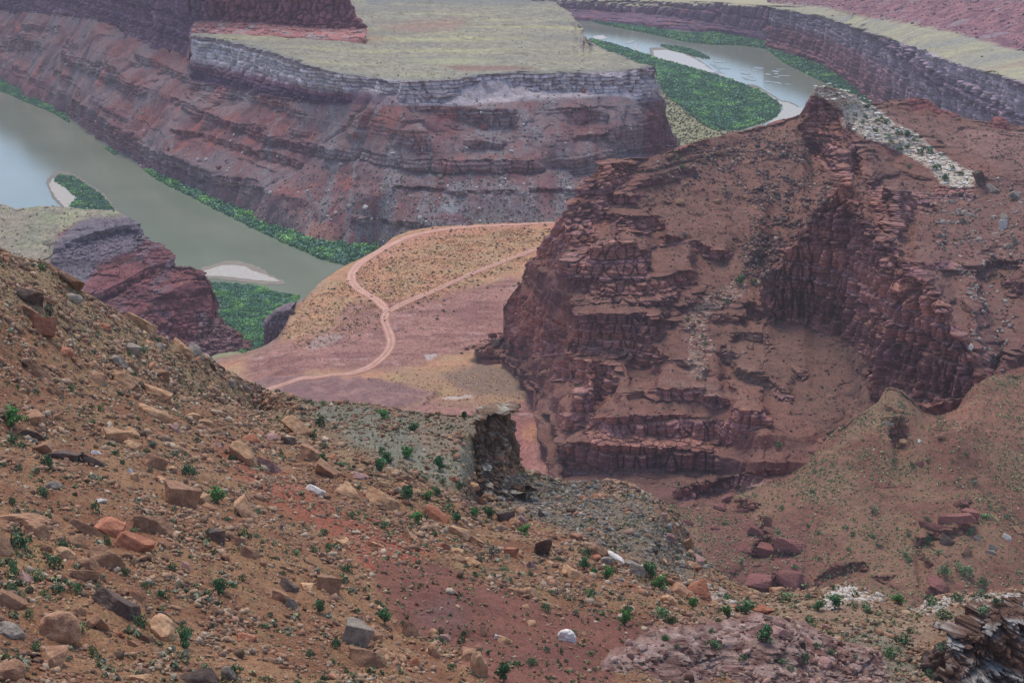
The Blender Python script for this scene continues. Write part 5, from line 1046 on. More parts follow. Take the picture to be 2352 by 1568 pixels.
S_, B_, R_ = 'slab', 'block', 'round'
H = []   # (sheet, x, y, w, h, shape, colour, tilt in picture degrees, landmark-label)
H += [(4, *t) for t in [
 (135, 430, 270, 110, S_, 'dark', 28, 'big dark slab tilting downhill at the left edge of the slope'), (260, 640, 125, 100, B_, 'orange', 10), (190, 770, 110, 90, B_, 'brown', 15), (420, 790, 110, 80, B_, 'orange', 30),
 (260, 930, 180, 110, B_, 'brown', 28), (730, 850, 160, 90, S_, 'grey', 18), (775, 960, 215, 160, B_, 'tan', 30, 'largest tan boulder of the upper left slope, shattered debris on top'), (610, 960, 150, 110, B_, 'brown', 30),
 (570, 880, 105, 60, B_, 'brown', 10), (990, 1070, 180, 95, S_, 'tan', 22), (980, 1185, 220, 120, R_, 'tan', 30), (1150, 770, 115, 100, B_, 'tan', 20), (1235, 790, 95, 115, B_, 'grey', 30), (890, 630, 180, 100, S_, 'tan', 24),
 (1080, 680, 60, 40, S_, 'tan', 10), (240, 1210, 190, 120, S_, 'brown', 30), (210, 1320, 130, 100, S_, 'dark', 38), (390, 1440, 200, 120, S_, 'dark', 25), (270, 1405, 120, 70, S_, 'brown', -20), (580, 1490, 125, 75, S_, 'dark', 30),
 (720, 1320, 115, 80, B_, 'tan', 15), (825, 1300, 95, 80, R_, 'tan', 35), (830, 1390, 115, 70, R_, 'tan', 5), (970, 1490, 145, 120, R_, 'brown', 20), (1150, 1410, 85, 60, B_, 'brown', 20), (1440, 890, 75, 70, B_, 'orange', 10),
 (1310, 805, 110, 50, S_, 'grey', 20), (1240, 855, 50, 60, B_, 'brown', 0), (1580, 1340, 120, 65, B_, 'orange', 0), (1720, 1330, 95, 60, B_, 'pink', 10), (1810, 1360, 75, 70, B_, 'dark', 0), (1880, 1280, 190, 110, S_, 'tan', 42),
 (1545, 1445, 220, 150, R_, 'tan', 48), (1955, 1440, 125, 115, B_, 'brown', 10), (1690, 1520, 140, 90, S_, 'pink', 32), (1310, 1245, 140, 55, S_, 'tan', 20), (1210, 1200, 90, 50, S_, 'tan', 25), (465, 460, 95, 85, R_, 'grey', 20),
 (120, 525, 95, 80, B_, 'brown', 20), (400, 320, 280, 85, S_, 'brown', 38), (840, 780, 75, 50, B_, 'grey', 10), (940, 740, 65, 50, B_, 'tan', 10), (1000, 765, 60, 45, R_, 'grey', 0), (200, 560, 110, 90, S_, 'brown', 40), (650, 630, 70, 50, B_, 'orange', 10),
 (290, 470, 140, 50, S_, 'brown', 20), (340, 650, 80, 70, B_, 'brown', 30), (1440, 990, 80, 45, S_, 'grey', 25), (1530, 1010, 90, 40, S_, 'grey', 30), (1020, 950, 80, 70, B_, 'brown', 5), (1230, 1090, 55, 40, B_, 'grey', 0),
 (300, 1030, 60, 50, B_, 'brown', 0), (380, 1060, 70, 50, B_, 'brown', 30), (1440, 1210, 70, 55, B_, 'brown', 20), (1100, 1280, 60, 50, B_, 'pink', 10), (1370, 1380, 70, 40, B_, 'pink', 10), (1270, 1390, 80, 70, B_, 'brown', 20), (690, 1200, 55, 40, B_, 'tan', 0)]]
H += [(7, *t) for t in [
 (1140, 375, 180, 165, B_, 'brown', 20), (1050, 275, 100, 70, B_, 'tan', 15), (1595, 490, 190, 110, B_, 'tan', 62, 'tall tan block leaning downhill with a sharp upper edge'), (1280, 400, 115, 50, S_, 'tan', 10), (1350, 440, 85, 50, B_, 'brown', 20),
 (580, 600, 260, 110, S_, 'brown', 36), (510, 665, 130, 110, B_, 'brown', 10), (750, 570, 190, 170, B_, 'orange', 35), (975, 570, 205, 150, B_, 'brown', 5), (865, 690, 195, 130, S_, 'orange', 22, 'flat orange slab below the brown boulders of the lower left slope'),
 (240, 590, 150, 170, B_, 'brown', 0), (130, 535, 270, 60, S_, 'brown', 3), (680, 780, 215, 190, R_, 'brown', 35), (430, 750, 150, 90, R_, 'tan', 15), (560, 810, 150, 110, R_, 'brown', 25), (540, 880, 160, 70, S_, 'brown', 5),
 (740, 1070, 300, 150, S_, 'dark', 33, 'long dark brown slab with a stained face, lower left slope'), (390, 1220, 235, 240, R_, 'brown', 15), (80, 1060, 165, 110, S_, 'brown', 30), (1060, 1230, 200, 170, R_, 'tan', 40), (70, 1240, 160, 120, R_, 'grey', 30),
 (660, 1210, 110, 75, S_, 'brown', 50), (20, 680, 120, 260, R_, 'brown', 0), (350, 1420, 150, 150, B_, 'brown', 10), (50, 1500, 190, 160, R_, 'brown', 10), (1500, 660, 160, 80, S_, 'brown', 25), (1600, 740, 95, 90, B_, 'brown', 5), (1390, 630, 85, 80, B_, 'dark', 10),
 (1870, 960, 115, 85, B_, 'dark', 10), (1800, 1020, 95, 90, B_, 'brown', 5), (1870, 1070, 95, 95, B_, 'grey', 20), (2100, 950, 145, 100, B_, 'brown', 8), (1960, 955, 85, 60, B_, 'tan', 10), (1290, 1535, 250, 110, B_, 'dark', 3), (1460, 1510, 95, 90, R_, 'grey', 10),
 (900, 1550, 120, 60, B_, 'tan', 5), (2020, 345, 110, 65, S_, 'white', 32), (650, 408, 75, 35, R_, 'white', 5), (620, 95, 55, 40, S_, 'white', 20), (835, 215, 35, 45, B_, 'white', 0), (1985, 580, 95, 50, S_, 'tan', 15), (340, 310, 95, 55, R_, 'grey', 5),
 (420, 455, 70, 40, S_, 'brown', 15), (1460, 1000, 60, 70, B_, 'brown', 50), (780, 990, 90, 50, S_, 'brown', 30), (870, 1025, 80, 60, B_, 'brown', 30), (1140, 1100, 90, 45, S_, 'brown', 35), (1040, 1130, 80, 40, S_, 'dark', 10), (700, 1480, 80, 60, B_, 'brown', 35),
 (520, 1110, 70, 60, R_, 'brown', 10), (580, 1190, 70, 60, R_, 'brown', 0), (850, 1310, 80, 50, S_, 'brown', 40), (770, 1260, 60, 40, R_, 'orange', 10), (940, 1290, 70, 55, B_, 'brown', 10), (1590, 1285, 100, 50, S_, 'orange', 15), (1740, 1420, 90, 50, B_, 'brown', 15),
 (2190, 670, 70, 60, R_, 'tan', 10), (2080, 770, 70, 70, B_, 'brown', 30), (1190, 815, 50, 70, B_, 'pink', 10), (170, 910, 90, 80, B_, 'pink', 40), (300, 710, 60, 70, R_, 'brown', 20), (900, 240, 60, 45, B_, 'tan', 0), (1105, 205, 55, 45, R_, 'tan', 0), (860, 255, 40, 50, B_, 'tan', 0)]]
H += [(8, *t) for t in [
 (400, 400, 215, 160, B_, 'tan', 22, 'largest square tan block below the green hump'), (180, 360, 155, 100, B_, 'tan', 30), (30, 230, 170, 90, S_, 'brown', 42), (720, 495, 170, 150, B_, 'orange', 12, 'big squarish orange boulder at the foot of the green hump'),
 (125, 680, 75, 70, B_, 'tan', 0), (315, 680, 135, 50, S_, 'tan', 26), (545, 635, 95, 60, S_, 'tan', 40), (860, 610, 115, 70, B_, 'tan', 10), (1150, 510, 95, 60, B_, 'dark', 5), (1215, 545, 75, 70, R_, 'brown', 0), (1272, 530, 70, 50, S_, 'pink', 40), (1010, 410, 75, 70, B_, 'brown', 20),
 (935, 300, 95, 55, B_, 'tan', 0), (1050, 380, 95, 50, R_, 'tan', 10), (825, 585, 60, 50, B_, 'white', 0), (965, 668, 120, 60, S_, 'tan', 25), (1398, 720, 150, 110, B_, 'dark', 85, 'dark upright block with an orange broken face'), (1200, 740, 75, 60, B_, 'orange', 10), (1580, 862, 120, 110, B_, 'tan', 5),
 (1660, 905, 75, 70, B_, 'brown', 0), (1330, 820, 85, 50, B_, 'pink', 20), (1455, 812, 70, 50, B_, 'tan', 10), (1740, 725, 125, 70, R_, 'brown', 5), (1725, 768, 75, 35, R_, 'orange', 0), (1870, 775, 180, 60, R_, 'white', 22), (1800, 792, 90, 60, R_, 'grey', 0), (2015, 860, 100, 70, B_, 'grey', 10),
 (940, 800, 105, 50, R_, 'tan', 8), (860, 772, 95, 50, R_, 'tan', 18), (1190, 975, 45, 42, R_, 'tan', 0), (1240, 985, 60, 42, R_, 'tan', 0), (1310, 990, 105, 85, R_, 'tan', 15), (1290, 1080, 55, 40, B_, 'tan', 20), (1330, 1185, 65, 45, B_, 'tan', 10),
 (1550, 1275, 112, 98, R_, 'white', 0, 'smooth round white boulder alone on the red soil'), (192, 1270, 150, 190, B_, 'grey', 20, 'grey boulder, tallest of the trio in the bottom middle'), (318, 1262, 135, 130, B_, 'brown', 15), (285, 1420, 195, 150, B_, 'brown', 5), (555, 1235, 125, 140, B_, 'brown', 15), (400, 1380, 95, 95, B_, 'brown', 20),
 (490, 1420, 60, 70, R_, 'tan', 0), (580, 1440, 85, 65, B_, 'orange', 0), (700, 1250, 75, 75, B_, 'tan', 20), (770, 1280, 60, 50, B_, 'pink', 0), (700, 1370, 110, 80, R_, 'brown', 60), (1012, 1255, 80, 40, S_, 'tan', 82), (1155, 1300, 85, 50, B_, 'tan', 10), (1102, 1278, 40, 42, R_, 'white', 0),
 (992, 1470, 125, 200, R_, 'tan', 5), (908, 1390, 95, 115, B_, 'brown', 25), (1490, 1128, 55, 28, S_, 'tan', 20), (1950, 1315, 60, 48, R_, 'pink', 5), (1955, 1395, 48, 50, R_, 'pink', 0), (30, 950, 130, 110, B_, 'brown', 10), (330, 540, 75, 60, B_, 'orange', 10), (610, 355, 80, 50, B_, 'tan', 5),
 (560, 280, 60, 55, B_, 'brown', 10), (230, 240, 80, 60, B_, 'pink', 15), (380, 300, 95, 45, S_, 'tan', 35), (60, 130, 60, 50, B_, 'orange', 10), (820, 268, 60, 30, S_, 'orange', -5), (1390, 495, 60, 50, B_, 'dark', 20), (1780, 545, 60, 50, S_, 'grey', 35), (1775, 680, 80, 55, B_, 'grey', 10), (1960, 815, 80, 40, S_, 'grey', 10), (750, 700, 95, 45, R_, 'orange', 8), (850, 730, 90, 45, R_, 'tan', 12), (1010, 700, 80, 35, S_, 'brown', 40)]]
H += [(9, *t) for t in [
 (245, 975, 160, 155, B_, 'orange', 8, 'taller of two orange blocks standing together on the saddle'), (135, 990, 130, 115, B_, 'brown', 40), (40, 1048, 105, 85, R_, 'tan', 0), (740, 985, 95, 70, R_, 'tan', 0, 'rounded tan boulder at the lip of the terrace'), (637, 1100, 135, 52, R_, 'orange', 5),
 (430, 680, 85, 72, R_, 'brown', 0), (268, 660, 55, 42, R_, 'brown', 0), (190, 820, 120, 62, R_, 'brown', 22), (165, 700, 125, 90, B_, 'brown', 70), (50, 645, 80, 62, R_, 'pink', 0), (230, 785, 70, 60, B_, 'pink', 40), (320, 690, 60, 50, R_, 'brown', 0), (400, 752, 48, 30, B_, 'white', 20),
 (325, 745, 50, 35, B_, 'grey', 30), (230, 620, 70, 45, B_, 'brown', 0), (15, 500, 60, 60, B_, 'pink', 30), (1050, 1445, 130, 95, B_, 'pink', 20), (740, 1205, 95, 50, S_, 'pink', 5), (745, 1240, 100, 55, S_, 'pink', 12), (690, 1160, 80, 20, S_, 'grey', 10), (900, 1330, 50, 70, B_, 'dark', 10), (1250, 1232, 50, 22, S_, 'grey', -10),
 (500, 975, 45, 25, S_, 'tan', 30), (330, 1065, 45, 40, B_, 'tan', 20)]]
HL = [(9, *t) for t in [   # blocks on the brushy hill and its ledges
 (840, 900, 165, 110, B_, 'red', 12, 'largest red ledge block at the foot of the brushy hill'), (650, 920, 230, 100, B_, 'red', 0), (820, 690, 170, 90, B_, 'red', 15), (680, 735, 140, 90, B_, 'red', 20), (540, 720, 90, 60, B_, 'red', 20), (610, 600, 110, 50, S_, 'red', 15), (680, 540, 45, 60, B_, 'red', 10),
 (560, 430, 62, 38, B_, 'red', 0), (505, 475, 90, 28, S_, 'red', 5), (380, 440, 80, 50, B_, 'red', 10), (1880, 530, 220, 45, S_, 'red', -3), (1760, 590, 180, 50, S_, 'red', 3), (1975, 500, 90, 60, B_, 'red', 10), (1835, 665, 85, 70, B_, 'dark', 10), (1960, 730, 60, 75, B_, 'brown', 40), (2120, 705, 50, 45, B_, 'grey', 10), (2205, 632, 42, 50, B_, 'white', 0),
 (2105, 735, 60, 30, S_, 'grey', 15), (1650, 168, 55, 45, B_, 'red', 5), (1930, 430, 60, 25, S_, 'red', 5), (1865, 145, 40, 25, B_, 'brown', 0), (2280, 600, 70, 40, S_, 'brown', 40), (1790, 940, 130, 90, B_, 'red', 25), (2130, 525, 60, 40, S_, 'brown', 30), (2020, 640, 40, 35, B_, 'grey', 30), (430, 385, 90, 45, S_, 'red', 3), (160, 545, 80, 50, S_, 'red', 30), (340, 580, 50, 30, R_, 'red', 10)]]
HL += [(6, *t) for t in [(1420, 1145, 55, 28, S_, 'brown', 5), (1480, 1170, 75, 25, S_, 'brown', 5), (1430, 1250, 70, 28, S_, 'grey', 15), (1520, 1360, 60, 35, R_, 'tan', 0), (1620, 1355, 26, 20, B_, 'white', 0), (1720, 1275, 60, 40, R_, 'brown', 10), (1770, 1335, 80, 30, S_, 'brown', 25), (1400, 1210, 60, 20, S_, 'brown', 5)]]
HR = [(3, *t) for t in [  # pale and dark blocks on the red butte
 (1825, 1265, 50, 50, B_, 'grey', 30), (1866, 1320, 45, 38, B_, 'grey', 10), (1890, 1385, 75, 45, B_, 'grey', 30), (2142, 1415, 55, 70, B_, 'white', 0, 'squarish white block on the right slope of the red butte'), (2170, 1375, 100, 55, B_, 'grey', 40), (2228, 1240, 100, 50, S_, 'grey', 32), (2000, 1130, 120, 60, S_, 'dark', 55), (1930, 1345, 45, 38, B_, 'grey', 0),
 (1985, 1500, 45, 40, B_, 'grey', 30), (2220, 1510, 90, 60, S_, 'grey', 60), (2190, 1545, 40, 60, B_, 'grey', 10), (1750, 1482, 42, 36, B_, 'grey', 0), (2070, 1185, 95, 50, S_, 'grey', 40), (1960, 1450, 35, 28, B_, 'grey', 20), (800, 1135, 70, 48, B_, 'dark', -40), (740, 1380, 90, 38, B_, 'dark', -15), (935, 1375, 62, 50, B_, 'dark', -30), (830, 1400, 40, 30, B_, 'dark', 0),
 (365, 960, 62, 40, R_, 'brown', 0), (600, 1470, 75, 45, B_, 'dark', -20), (722, 1222, 44, 40, B_, 'dark', 0), (345, 1265, 55, 30, R_, 'brown', 0), (660, 922, 40, 26, S_, 'dark', -30), (1000, 885, 42, 28, S_, 'dark', 10), (455, 1505, 55, 30, B_, 'dark', 0), (550, 1530, 60, 40, B_, 'dark', 0), (900, 1290, 60, 30, B_, 'dark', 10), (590, 1305, 36, 30, B_, 'tan', 10),
 (120, 1265, 85, 48, B_, 'brown', 5), (520, 1240, 40, 24, B_, 'brown', 0), (250, 1010, 46, 30, B_, 'brown', 0)]]
HR += [(6, *t) for t in [(1730, 75, 42, 36, B_, 'dark', 0), (1930, 300, 24, 40, B_, 'grey', 0), (1960, 380, 45, 28, B_, 'grey', 30), (1945, 428, 70, 32, B_, 'grey', 10), (2150, 480, 46, 34, B_, 'grey', 10), (2170, 130, 60, 40, B_, 'grey', 0), (655, 120, 44, 36, B_, 'dark', -30), (600, 182, 60, 34, B_, 'dark', 0), (560, 145, 40, 40, R_, 'brown', 0), (455, 98, 60, 24, B_, 'brown', 0), (1235, 1070 - 90, 0, 0, B_, 'brown', 0)] if t[2] > 0]
HB = [(5, *t) for t in [(1085, 740, 70, 60, B_, 'dark', 0, 'dark boulder at the top of the rockfall beside the pink slickrock'), (1030, 785, 62, 50, R_, 'red', 0), (1140, 755, 55, 50, B_, 'dark', 10), (1000, 795, 42, 34, B_, 'red', 0), (1055, 690, 56, 44, R_, 'red', 0), (862, 803, 30, 20, B_, 'dark', 0), (890, 776, 34, 26, R_, 'red', 0), (968, 828, 34, 18, B_, 'dark', 0), (1155, 790, 34, 28, B_, 'red', 0), (1180, 750, 46, 44, B_, 'dark', 0), (1235, 770, 34, 30, B_, 'dark', 0), (1270, 815, 30, 34, B_, 'dark', 0), (935, 762, 30, 22, R_, 'dark', 0), (1200, 700, 40, 34, B_, 'red', 0), (1108, 700, 36, 26, R_, 'red', 0)]]
HM = [(2, *t) for t in [(110, 1245, 42, 22, R_, 'grey', 0), (156, 1292, 34, 26, R_, 'white', 0), (257, 1298, 40, 32, R_, 'white', 0, 'pale boulder, biggest on the lower left talus of the mesa'), (596, 1364, 34, 30, R_, 'white', 0, 'lone white boulder just above the upper road'), (490, 1241, 16, 26, B_, 'white', 0), (400, 1272, 24, 20, R_, 'white', 0),
 (725, 1100, 44, 34, B_, 'grey', 0), (732, 1142, 42, 28, R_, 'grey', 0), (775, 1163, 22, 12, B_, 'white', 0), (1030, 1150, 32, 20, B_, 'grey', 20), (392, 1165, 20, 32, B_, 'grey', 0), (453, 1133, 24, 20, R_, 'grey', 0), (615, 940, 18, 20, B_, 'white', 0), (398, 930, 46, 20, B_, 'grey', 0), (430, 958, 32, 12, B_, 'white', 0), (668, 978, 16, 24, B_, 'grey', 0),
 (820, 862, 22, 22, B_, 'grey', 0), (868, 940, 18, 20, B_, 'grey', 0), (828, 943, 18, 14, B_, 'white', 0), (1172, 945, 28, 12, B_, 'white', 0), (1515, 980, 30, 14, S_, 'grey', 0), (997, 800, 62, 52, R_, 'red', 0), (545, 1231, 28, 12, S_, 'white', 0), (680, 1292, 22, 12, S_, 'white', 0), (970, 1306, 22, 16, R_, 'white', 0), (975, 1385, 24, 12, B_, 'white', 0), (70, 1336, 32, 18, R_, 'white', 0),
 (20, 1356, 28, 12, R_, 'white', 0), (800, 990, 16, 16, B_, 'pink', 0), (910, 985, 14, 12, B_, 'white', 0), (1625, 570, 40, 30, R_, 'red', 0), (1475, 1095, 22, 12, B_, 'grey', 0), (1250, 1150, 14, 20, B_, 'white', 0), (635, 1390, 22, 14, R_, 'white', 0), (955, 1325, 16, 18, R_, 'grey', 0), (105, 1030, 40, 12, S_, 'white', 0), (232, 1220, 22, 16, R_, 'grey', 0)]]
HM += [(1, *t) for t in [(1242, 1000, 26, 20, R_, 'white', 0), (1294, 1000, 28, 26, R_, 'white', 0), (1440, 1055, 16, 12, R_, 'white', 0), (1430, 1072, 22, 14, R_, 'white', 0), (1272, 1103, 14, 12, R_, 'white', 0), (1698, 1208, 32, 24, R_, 'white', 0), (1872, 1208, 18, 14, R_, 'white', 0), (1470, 842, 18, 18, B_, 'white', 0), (898, 712, 36, 16, S_, 'grey', 0), (825, 830, 20, 14, R_, 'grey', 0),
 (570, 600, 30, 22, S_, 'white', -40), (418, 403, 20, 16, B_, 'white', 0), (448, 273, 14, 14, B_, 'white', 0), (1382, 1050, 58, 24, R_, 'red', 0), (1060, 936, 26, 20, R_, 'red', 0), (1575, 1282, 18, 12, R_, 'white', 0)]]

LM = []      # landmarks people can find, in survey coordinates
def lm(x, y, t): LM.append((x, y, t))
lm(49, 674, 'big dark slab at the left edge'); lm(282, 868, 'largest tan boulder upper left'); lm(266, 1388, 'long dark brown slab'); lm(815, 1460, 'grey boulder of the bottom trio')
lm(1004, 1182, 'big squarish orange boulder'); lm(1248, 1263, 'dark upright block'); lm(1302, 1463, 'round white boulder'); lm(1609, 1355, 'taller orange saddle block')
lm(1140, 1030, 'pale cliff outcrop'); lm(2280, 1450, 'dark bottom right outcrop'); lm(311, 1252, 'flat orange slab lower left'); lm(890, 1148, 'largest square tan block'); lm(1318, 1314, 'tan block between the junipers')
lm(1822, 1327, 'largest red ledge block'); lm(2196, 1195, 'overhanging red hill ledge'); lm(2040, 890, 'pointed top of the brushy hill'); lm(2080, 330, 'white cap rock of the butte'); lm(1850, 740, 'foot of the fin cliff')
lm(890, 712, 'road fork'); lm(808, 640, 'road bend above the river'); lm(1170, 800, 'rockfall beside the slickrock'); lm(1570, 1130, 'rim of the saddle'); lm(573, 1180, 'tall tan leaning block'); lm(1620, 1450, 'pink broken ledge'); lm(2000, 1350, 'white ledge on the terrace')
lm(330, 395, 'upper end of the green belt'); lm(430, 180, 'left corner of the rim cliff'); lm(1100, 440, 'lower ledge of the mesa'); lm(1508, 155, 'right tip of the mesa rim'); lm(2305, 517, 'squarish white butte block')
ORD = ['nearest', 'second nearest', 'third nearest', 'fourth nearest', 'fifth nearest', 'sixth nearest', 'seventh nearest', 'eighth nearest', 'ninth nearest', 'tenth nearest', 'eleventh nearest', 'twelfth nearest'] + [str(k) + 'th nearest' for k in range(13, 80)]
def direction(dx, dy):
    a = math.degrees(math.atan2(dy, dx)) % 360
    return ['right of', 'below right of', 'below', 'below left of', 'left of', 'above left of', 'above', 'above right of'][int((a + 22.5) // 45) % 8]
LABQ = []     # (object, x, y, adjective phrase, noun)
def label_all():
    from collections import defaultdict
    G = defaultdict(list)
    for o, x, y, adj, noun in LABQ:
        k = min(range(len(LM)), key=lambda i: (LM[i][0] - x) ** 2 + ((LM[i][1] - y) * 1.2) ** 2)
        dx, dy = x - LM[k][0], y - LM[k][1]
        G[(adj, noun, direction(dx, dy), k)].append((dx * dx + dy * dy, o))
    for (adj, noun, d, k), L in G.items():
        L.sort(key=lambda t: t[0])
        for i, (_, o) in enumerate(L):
            t = f"{adj} {noun}, {ORD[i] + ' ' if len(L) > 1 else ''}{d} the {LM[k][2]}"
            if len(t.split()) > 16: t = t.replace(' the ', ' ')
            o['label'] = t

nb = 0
GROUPS = {'slope': 'boulders strewn over the near slope', 'hill': 'blocks on the brushy hill', 'red_butte': 'fallen blocks on the red butte', 'bench': 'boulders of the rockfall on the bench', 'mesa_slope': 'pale boulders on the mesa talus'}
def place_rock(x, y, wpx, hpx, kind, colr, tilt, label, names, grp, far=False):
    global nb
    h_ = hit(x, y + hpx * .25, names)
    if h_ is None: return None
    loc, nor = h_; D = math.sqrt(loc.x ** 2 + loc.y ** 2 + (loc.z - HC) ** 2); s = D / FP
    if not far: wpx, hpx = wpx * 1.2, hpx * 1.1
    w = wpx * s; h_m = hpx * s
    me, dims = RM[kind][nb % 9]; nb += 1
    o = link('boulder', me)
    o.material_slots[0].link = 'OBJECT'; o.material_slots[0].material = (BMF if far else BM)[colr]
    up = Vector((0, 0, 1)).lerp(nor, .35).normalized()
    # tilt about the horizontal view axis so the long side runs downhill as in the photograph
    view = Vector((loc.x, loc.y, 0)).normalized()
    R = Matrix.Rotation(math.radians(tilt), 4, view) @ Matrix.Rotation(math.radians(random.Random(nb).uniform(-22, 22) - math.degrees(math.atan2(loc.x, loc.y))), 4, 'Z')
    rr = random.Random(nb * 7)
    R = Matrix.Rotation(math.radians(-14), 4, Vector((view.y, -view.x, 0))) @ R @ Matrix.Rotation(math.radians(rr.uniform(-16, 16)), 4, 'X') @ Matrix.Rotation(math.radians(rr.uniform(-10, 10)), 4, 'Y')
    sx = w / 1.08; th = math.radians(abs(tilt))
    hz_ = h_m * (1.0 if abs(tilt) < 12 else max(.55, 1 - .35 * math.sin(2 * th) * (w / max(h_m, .1)) * .5))
    sz = hz_ / dims[2] / 1.0
    sz = min(sz, sx * 1.6 / dims[2] if kind != 'slab' else sx * 1.3)
    o.matrix_world = Matrix.Translation(loc + Vector((0, 0, hz_ * .18)) + view * (w * .12)) @ R @ Matrix.Diagonal((sx, min(sx, sz * dims[2] * 1.4 + sx * .4), sz, 1))
    o['category'] = 'boulder'; o['group'] = grp
    if label: o['label'] = label
    else: LABQ.append((o, x, y, f"{'small' if max(wpx, hpx) < 22 else 'large' if max(wpx, hpx) > 52 else 'mid-sized'} {colr}", {'slab': 'slab', 'block': 'angular rock', 'round': 'rounded boulder'}[kind]))
    return o
FG = [n for n in TERR if n.startswith(('slope', 'rock_ledge', 'cliff_outcrop'))]
OCC = []
for lst, names, grp, far in ((H, FG, 'slope', False), (HL, ['hill'] + FG, 'hill', False), (HR, ['red_butte'], 'red_butte', True), (HB, ['bench', 'red_butte'], 'bench', True), (HM, ['mesa_slope'], 'mesa_slope', True)):
    for t in lst:
        zid, x, y, w, h__, kind, colr, tilt = t[:8]
        X, Y_, k = Z(zid, x, y)
        o = place_rock(X, Y_, w * k, h__ * k, kind, colr, tilt, t[8] if len(t) > 8 else None, names, GROUPS[grp], far)
        if o and not far: OCC.append((X, Y_, w * k / 2, h__ * k / 2))
N_HERO = nb

# ------------------------------------------------------------------ loose stones: one mesh per field
def stone_templates(n, seed):
    r = np.random.default_rng(seed); T = []
    cube = np.array([(x, y, z) for x in (-.5, .5) for y in (-.5, .5) for z in (-.5, .5)])
    F = np.array([(0, 1, 3, 2), (4, 6, 7, 5), (0, 4, 5, 1), (2, 3, 7, 6), (0, 2, 6, 4), (1, 5, 7, 3)])
    for i in range(n):
        v = cube * np.array([1, r.uniform(.45, .95), r.uniform(.2, .6)])
        top = v[:, 2] > 0; v[top, :2] *= r.uniform(.45, .9); v[top, :2] += r.uniform(-.15, .15, 2); v += r.uniform(-.13, .13, v.shape) * np.array([1, 1, .7])
        T.append(v)
    return np.array(T), F
TPL, TF = stone_templates(40, 3)
M_stone = rock_material('loose_stone', fine=.12, bump=.5, speck=.3, bumpd=.06)
M_stone_far = rock_material('distant_loose_stone', fine=.7, bump=.4, speck=.2)
def stones(name, pos, nor, size, cols, mat, seed, sink=.2, tilt=.5, align=.5, flat=1.0, **props):
    r = np.random.default_rng(seed); n = len(pos); k = r.integers(0, len(TPL), n)
    V = TPL[k] * size[:, None, None] * np.array([1, 1, flat])
    a = r.uniform(0, 2 * np.pi, n); ca, sa = np.cos(a)[:, None], np.sin(a)[:, None]
    x = V[..., 0] * ca - V[..., 1] * sa; y = V[..., 0] * sa + V[..., 1] * ca; z = V[..., 2]
    up = np.array([0, 0, 1]) * (1 - align) + nor * align + tilt * .5 * r.normal(size=(n, 3)); up /= np.linalg.norm(up, axis=1, keepdims=True)
    t1 = np.cross(up, np.array([0.3, 1, .1])); t1 /= np.linalg.norm(t1, axis=1, keepdims=True); t2 = np.cross(up, t1)
    P = pos[:, None, :] + x[..., None] * t1[:, None] + y[..., None] * t2[:, None] + (z + size[:, None] * (.3 - sink))[..., None] * up[:, None]
    F = (TF[None] + 8 * np.arange(n)[:, None, None]).reshape(-1, 4)
    me = raw_mesh(name, P.reshape(-1, 3), F, np.repeat(cols, 8, 0), mat)
    return link(name, me, kind='stuff', **props)
def scatter(tname, n, dens, r, jitter=1.0, screen=0.0):
    """n points over a landform, chance ~ true ground area x density (screen=1: even in view)"""
    T = TERR[tname]; P = T['P']
    dr = np.gradient(P, axis=0); dc = np.gradient(P, axis=1); A = np.linalg.norm(np.cross(dr, dc), axis=-1)
    A = np.minimum(A, np.percentile(A, 97)); w = (A ** (1 - screen)) * dens
    w = w * ((T['py'] > -40) & (T['py'] < 1620) & (T['px'] > -60) & (T['px'] < 2410))
    w = w.ravel(); idx = r.choice(len(w), n, p=w / w.sum())
    i, j = np.unravel_index(idx, P.shape[:2])
    q = P[i, j] + dr[i, j] * r.uniform(-.5, .5, (n, 1)) + dc[i, j] * r.uniform(-.5, .5, (n, 1))
    return q, T['N'][i, j], T['px'][i, j], T['py'][i, j]
def pm(name, pts, f=20, w=12): T = TERR[name]; return poly_mask(T['px'], T['py'], pts, f, w)
def pick(r, n, pal, wts):
    pal = np.array([C(*p) for p in pal]); k = r.choice(len(pal), n, p=np.array(wts) / sum(wts)); return pal[k] * r.uniform(.78, 1.14, (n, 1))
RED_PATCH = [(850, 1290), (1000, 1300), (1180, 1360), (1260, 1400), (1420, 1420), (1520, 1440), (1420, 1500), (1400, 1600), (1150, 1600), (1050, 1480), (930, 1440), (870, 1370)]
HUMP = [(660, 915), (760, 920), (1000, 940), (1100, 940), (1110, 1080), (1060, 1130), (900, 1080), (800, 1010), (700, 960)]
TERR_FLAT = [(1640, 1375), (1760, 1366), (1880, 1360), (2100, 1402), (2352, 1370), (2500, 1370), (2500, 1440), (2200, 1440), (2150, 1500), (2040, 1480), (1860, 1430), (1700, 1410)]
SADDLE = [(1180, 1090), (1300, 1100), (1440, 1108), (1560, 1200), (1640, 1300), (1580, 1340), (1400, 1260), (1200, 1180), (1060, 1150), (1100, 1110)]
r = np.random.default_rng(41)
T = TERR['slope']
redm = pm('slope', RED_PATCH, 30, 18); hum = pm('slope', HUMP, 50, 22); flt = pm('slope', TERR_FLAT, 30, 16); sad = pm('slope', SADDLE, 30, 18)
nn = nz(T['P'], 9, 4, 201)
dens = (.25 + .75 * sm(-.35, .35, nn)) * (1 - .93 * redm) * (1 - .8 * hum) * (1 - .75 * flt)
SLOPE_PAL = [(150, 121, 95), (132, 103, 80), (142, 102, 78), (108, 84, 68), (156, 136, 114), (134, 104, 86), (92, 72, 58)]
def pw(r, n, a, b, k): u = r.uniform(0, 1, n); return (a ** (1 - k) + u * (b ** (1 - k) - a ** (1 - k))) ** (1 / (1 - k))
lab = dict(category='rubble')
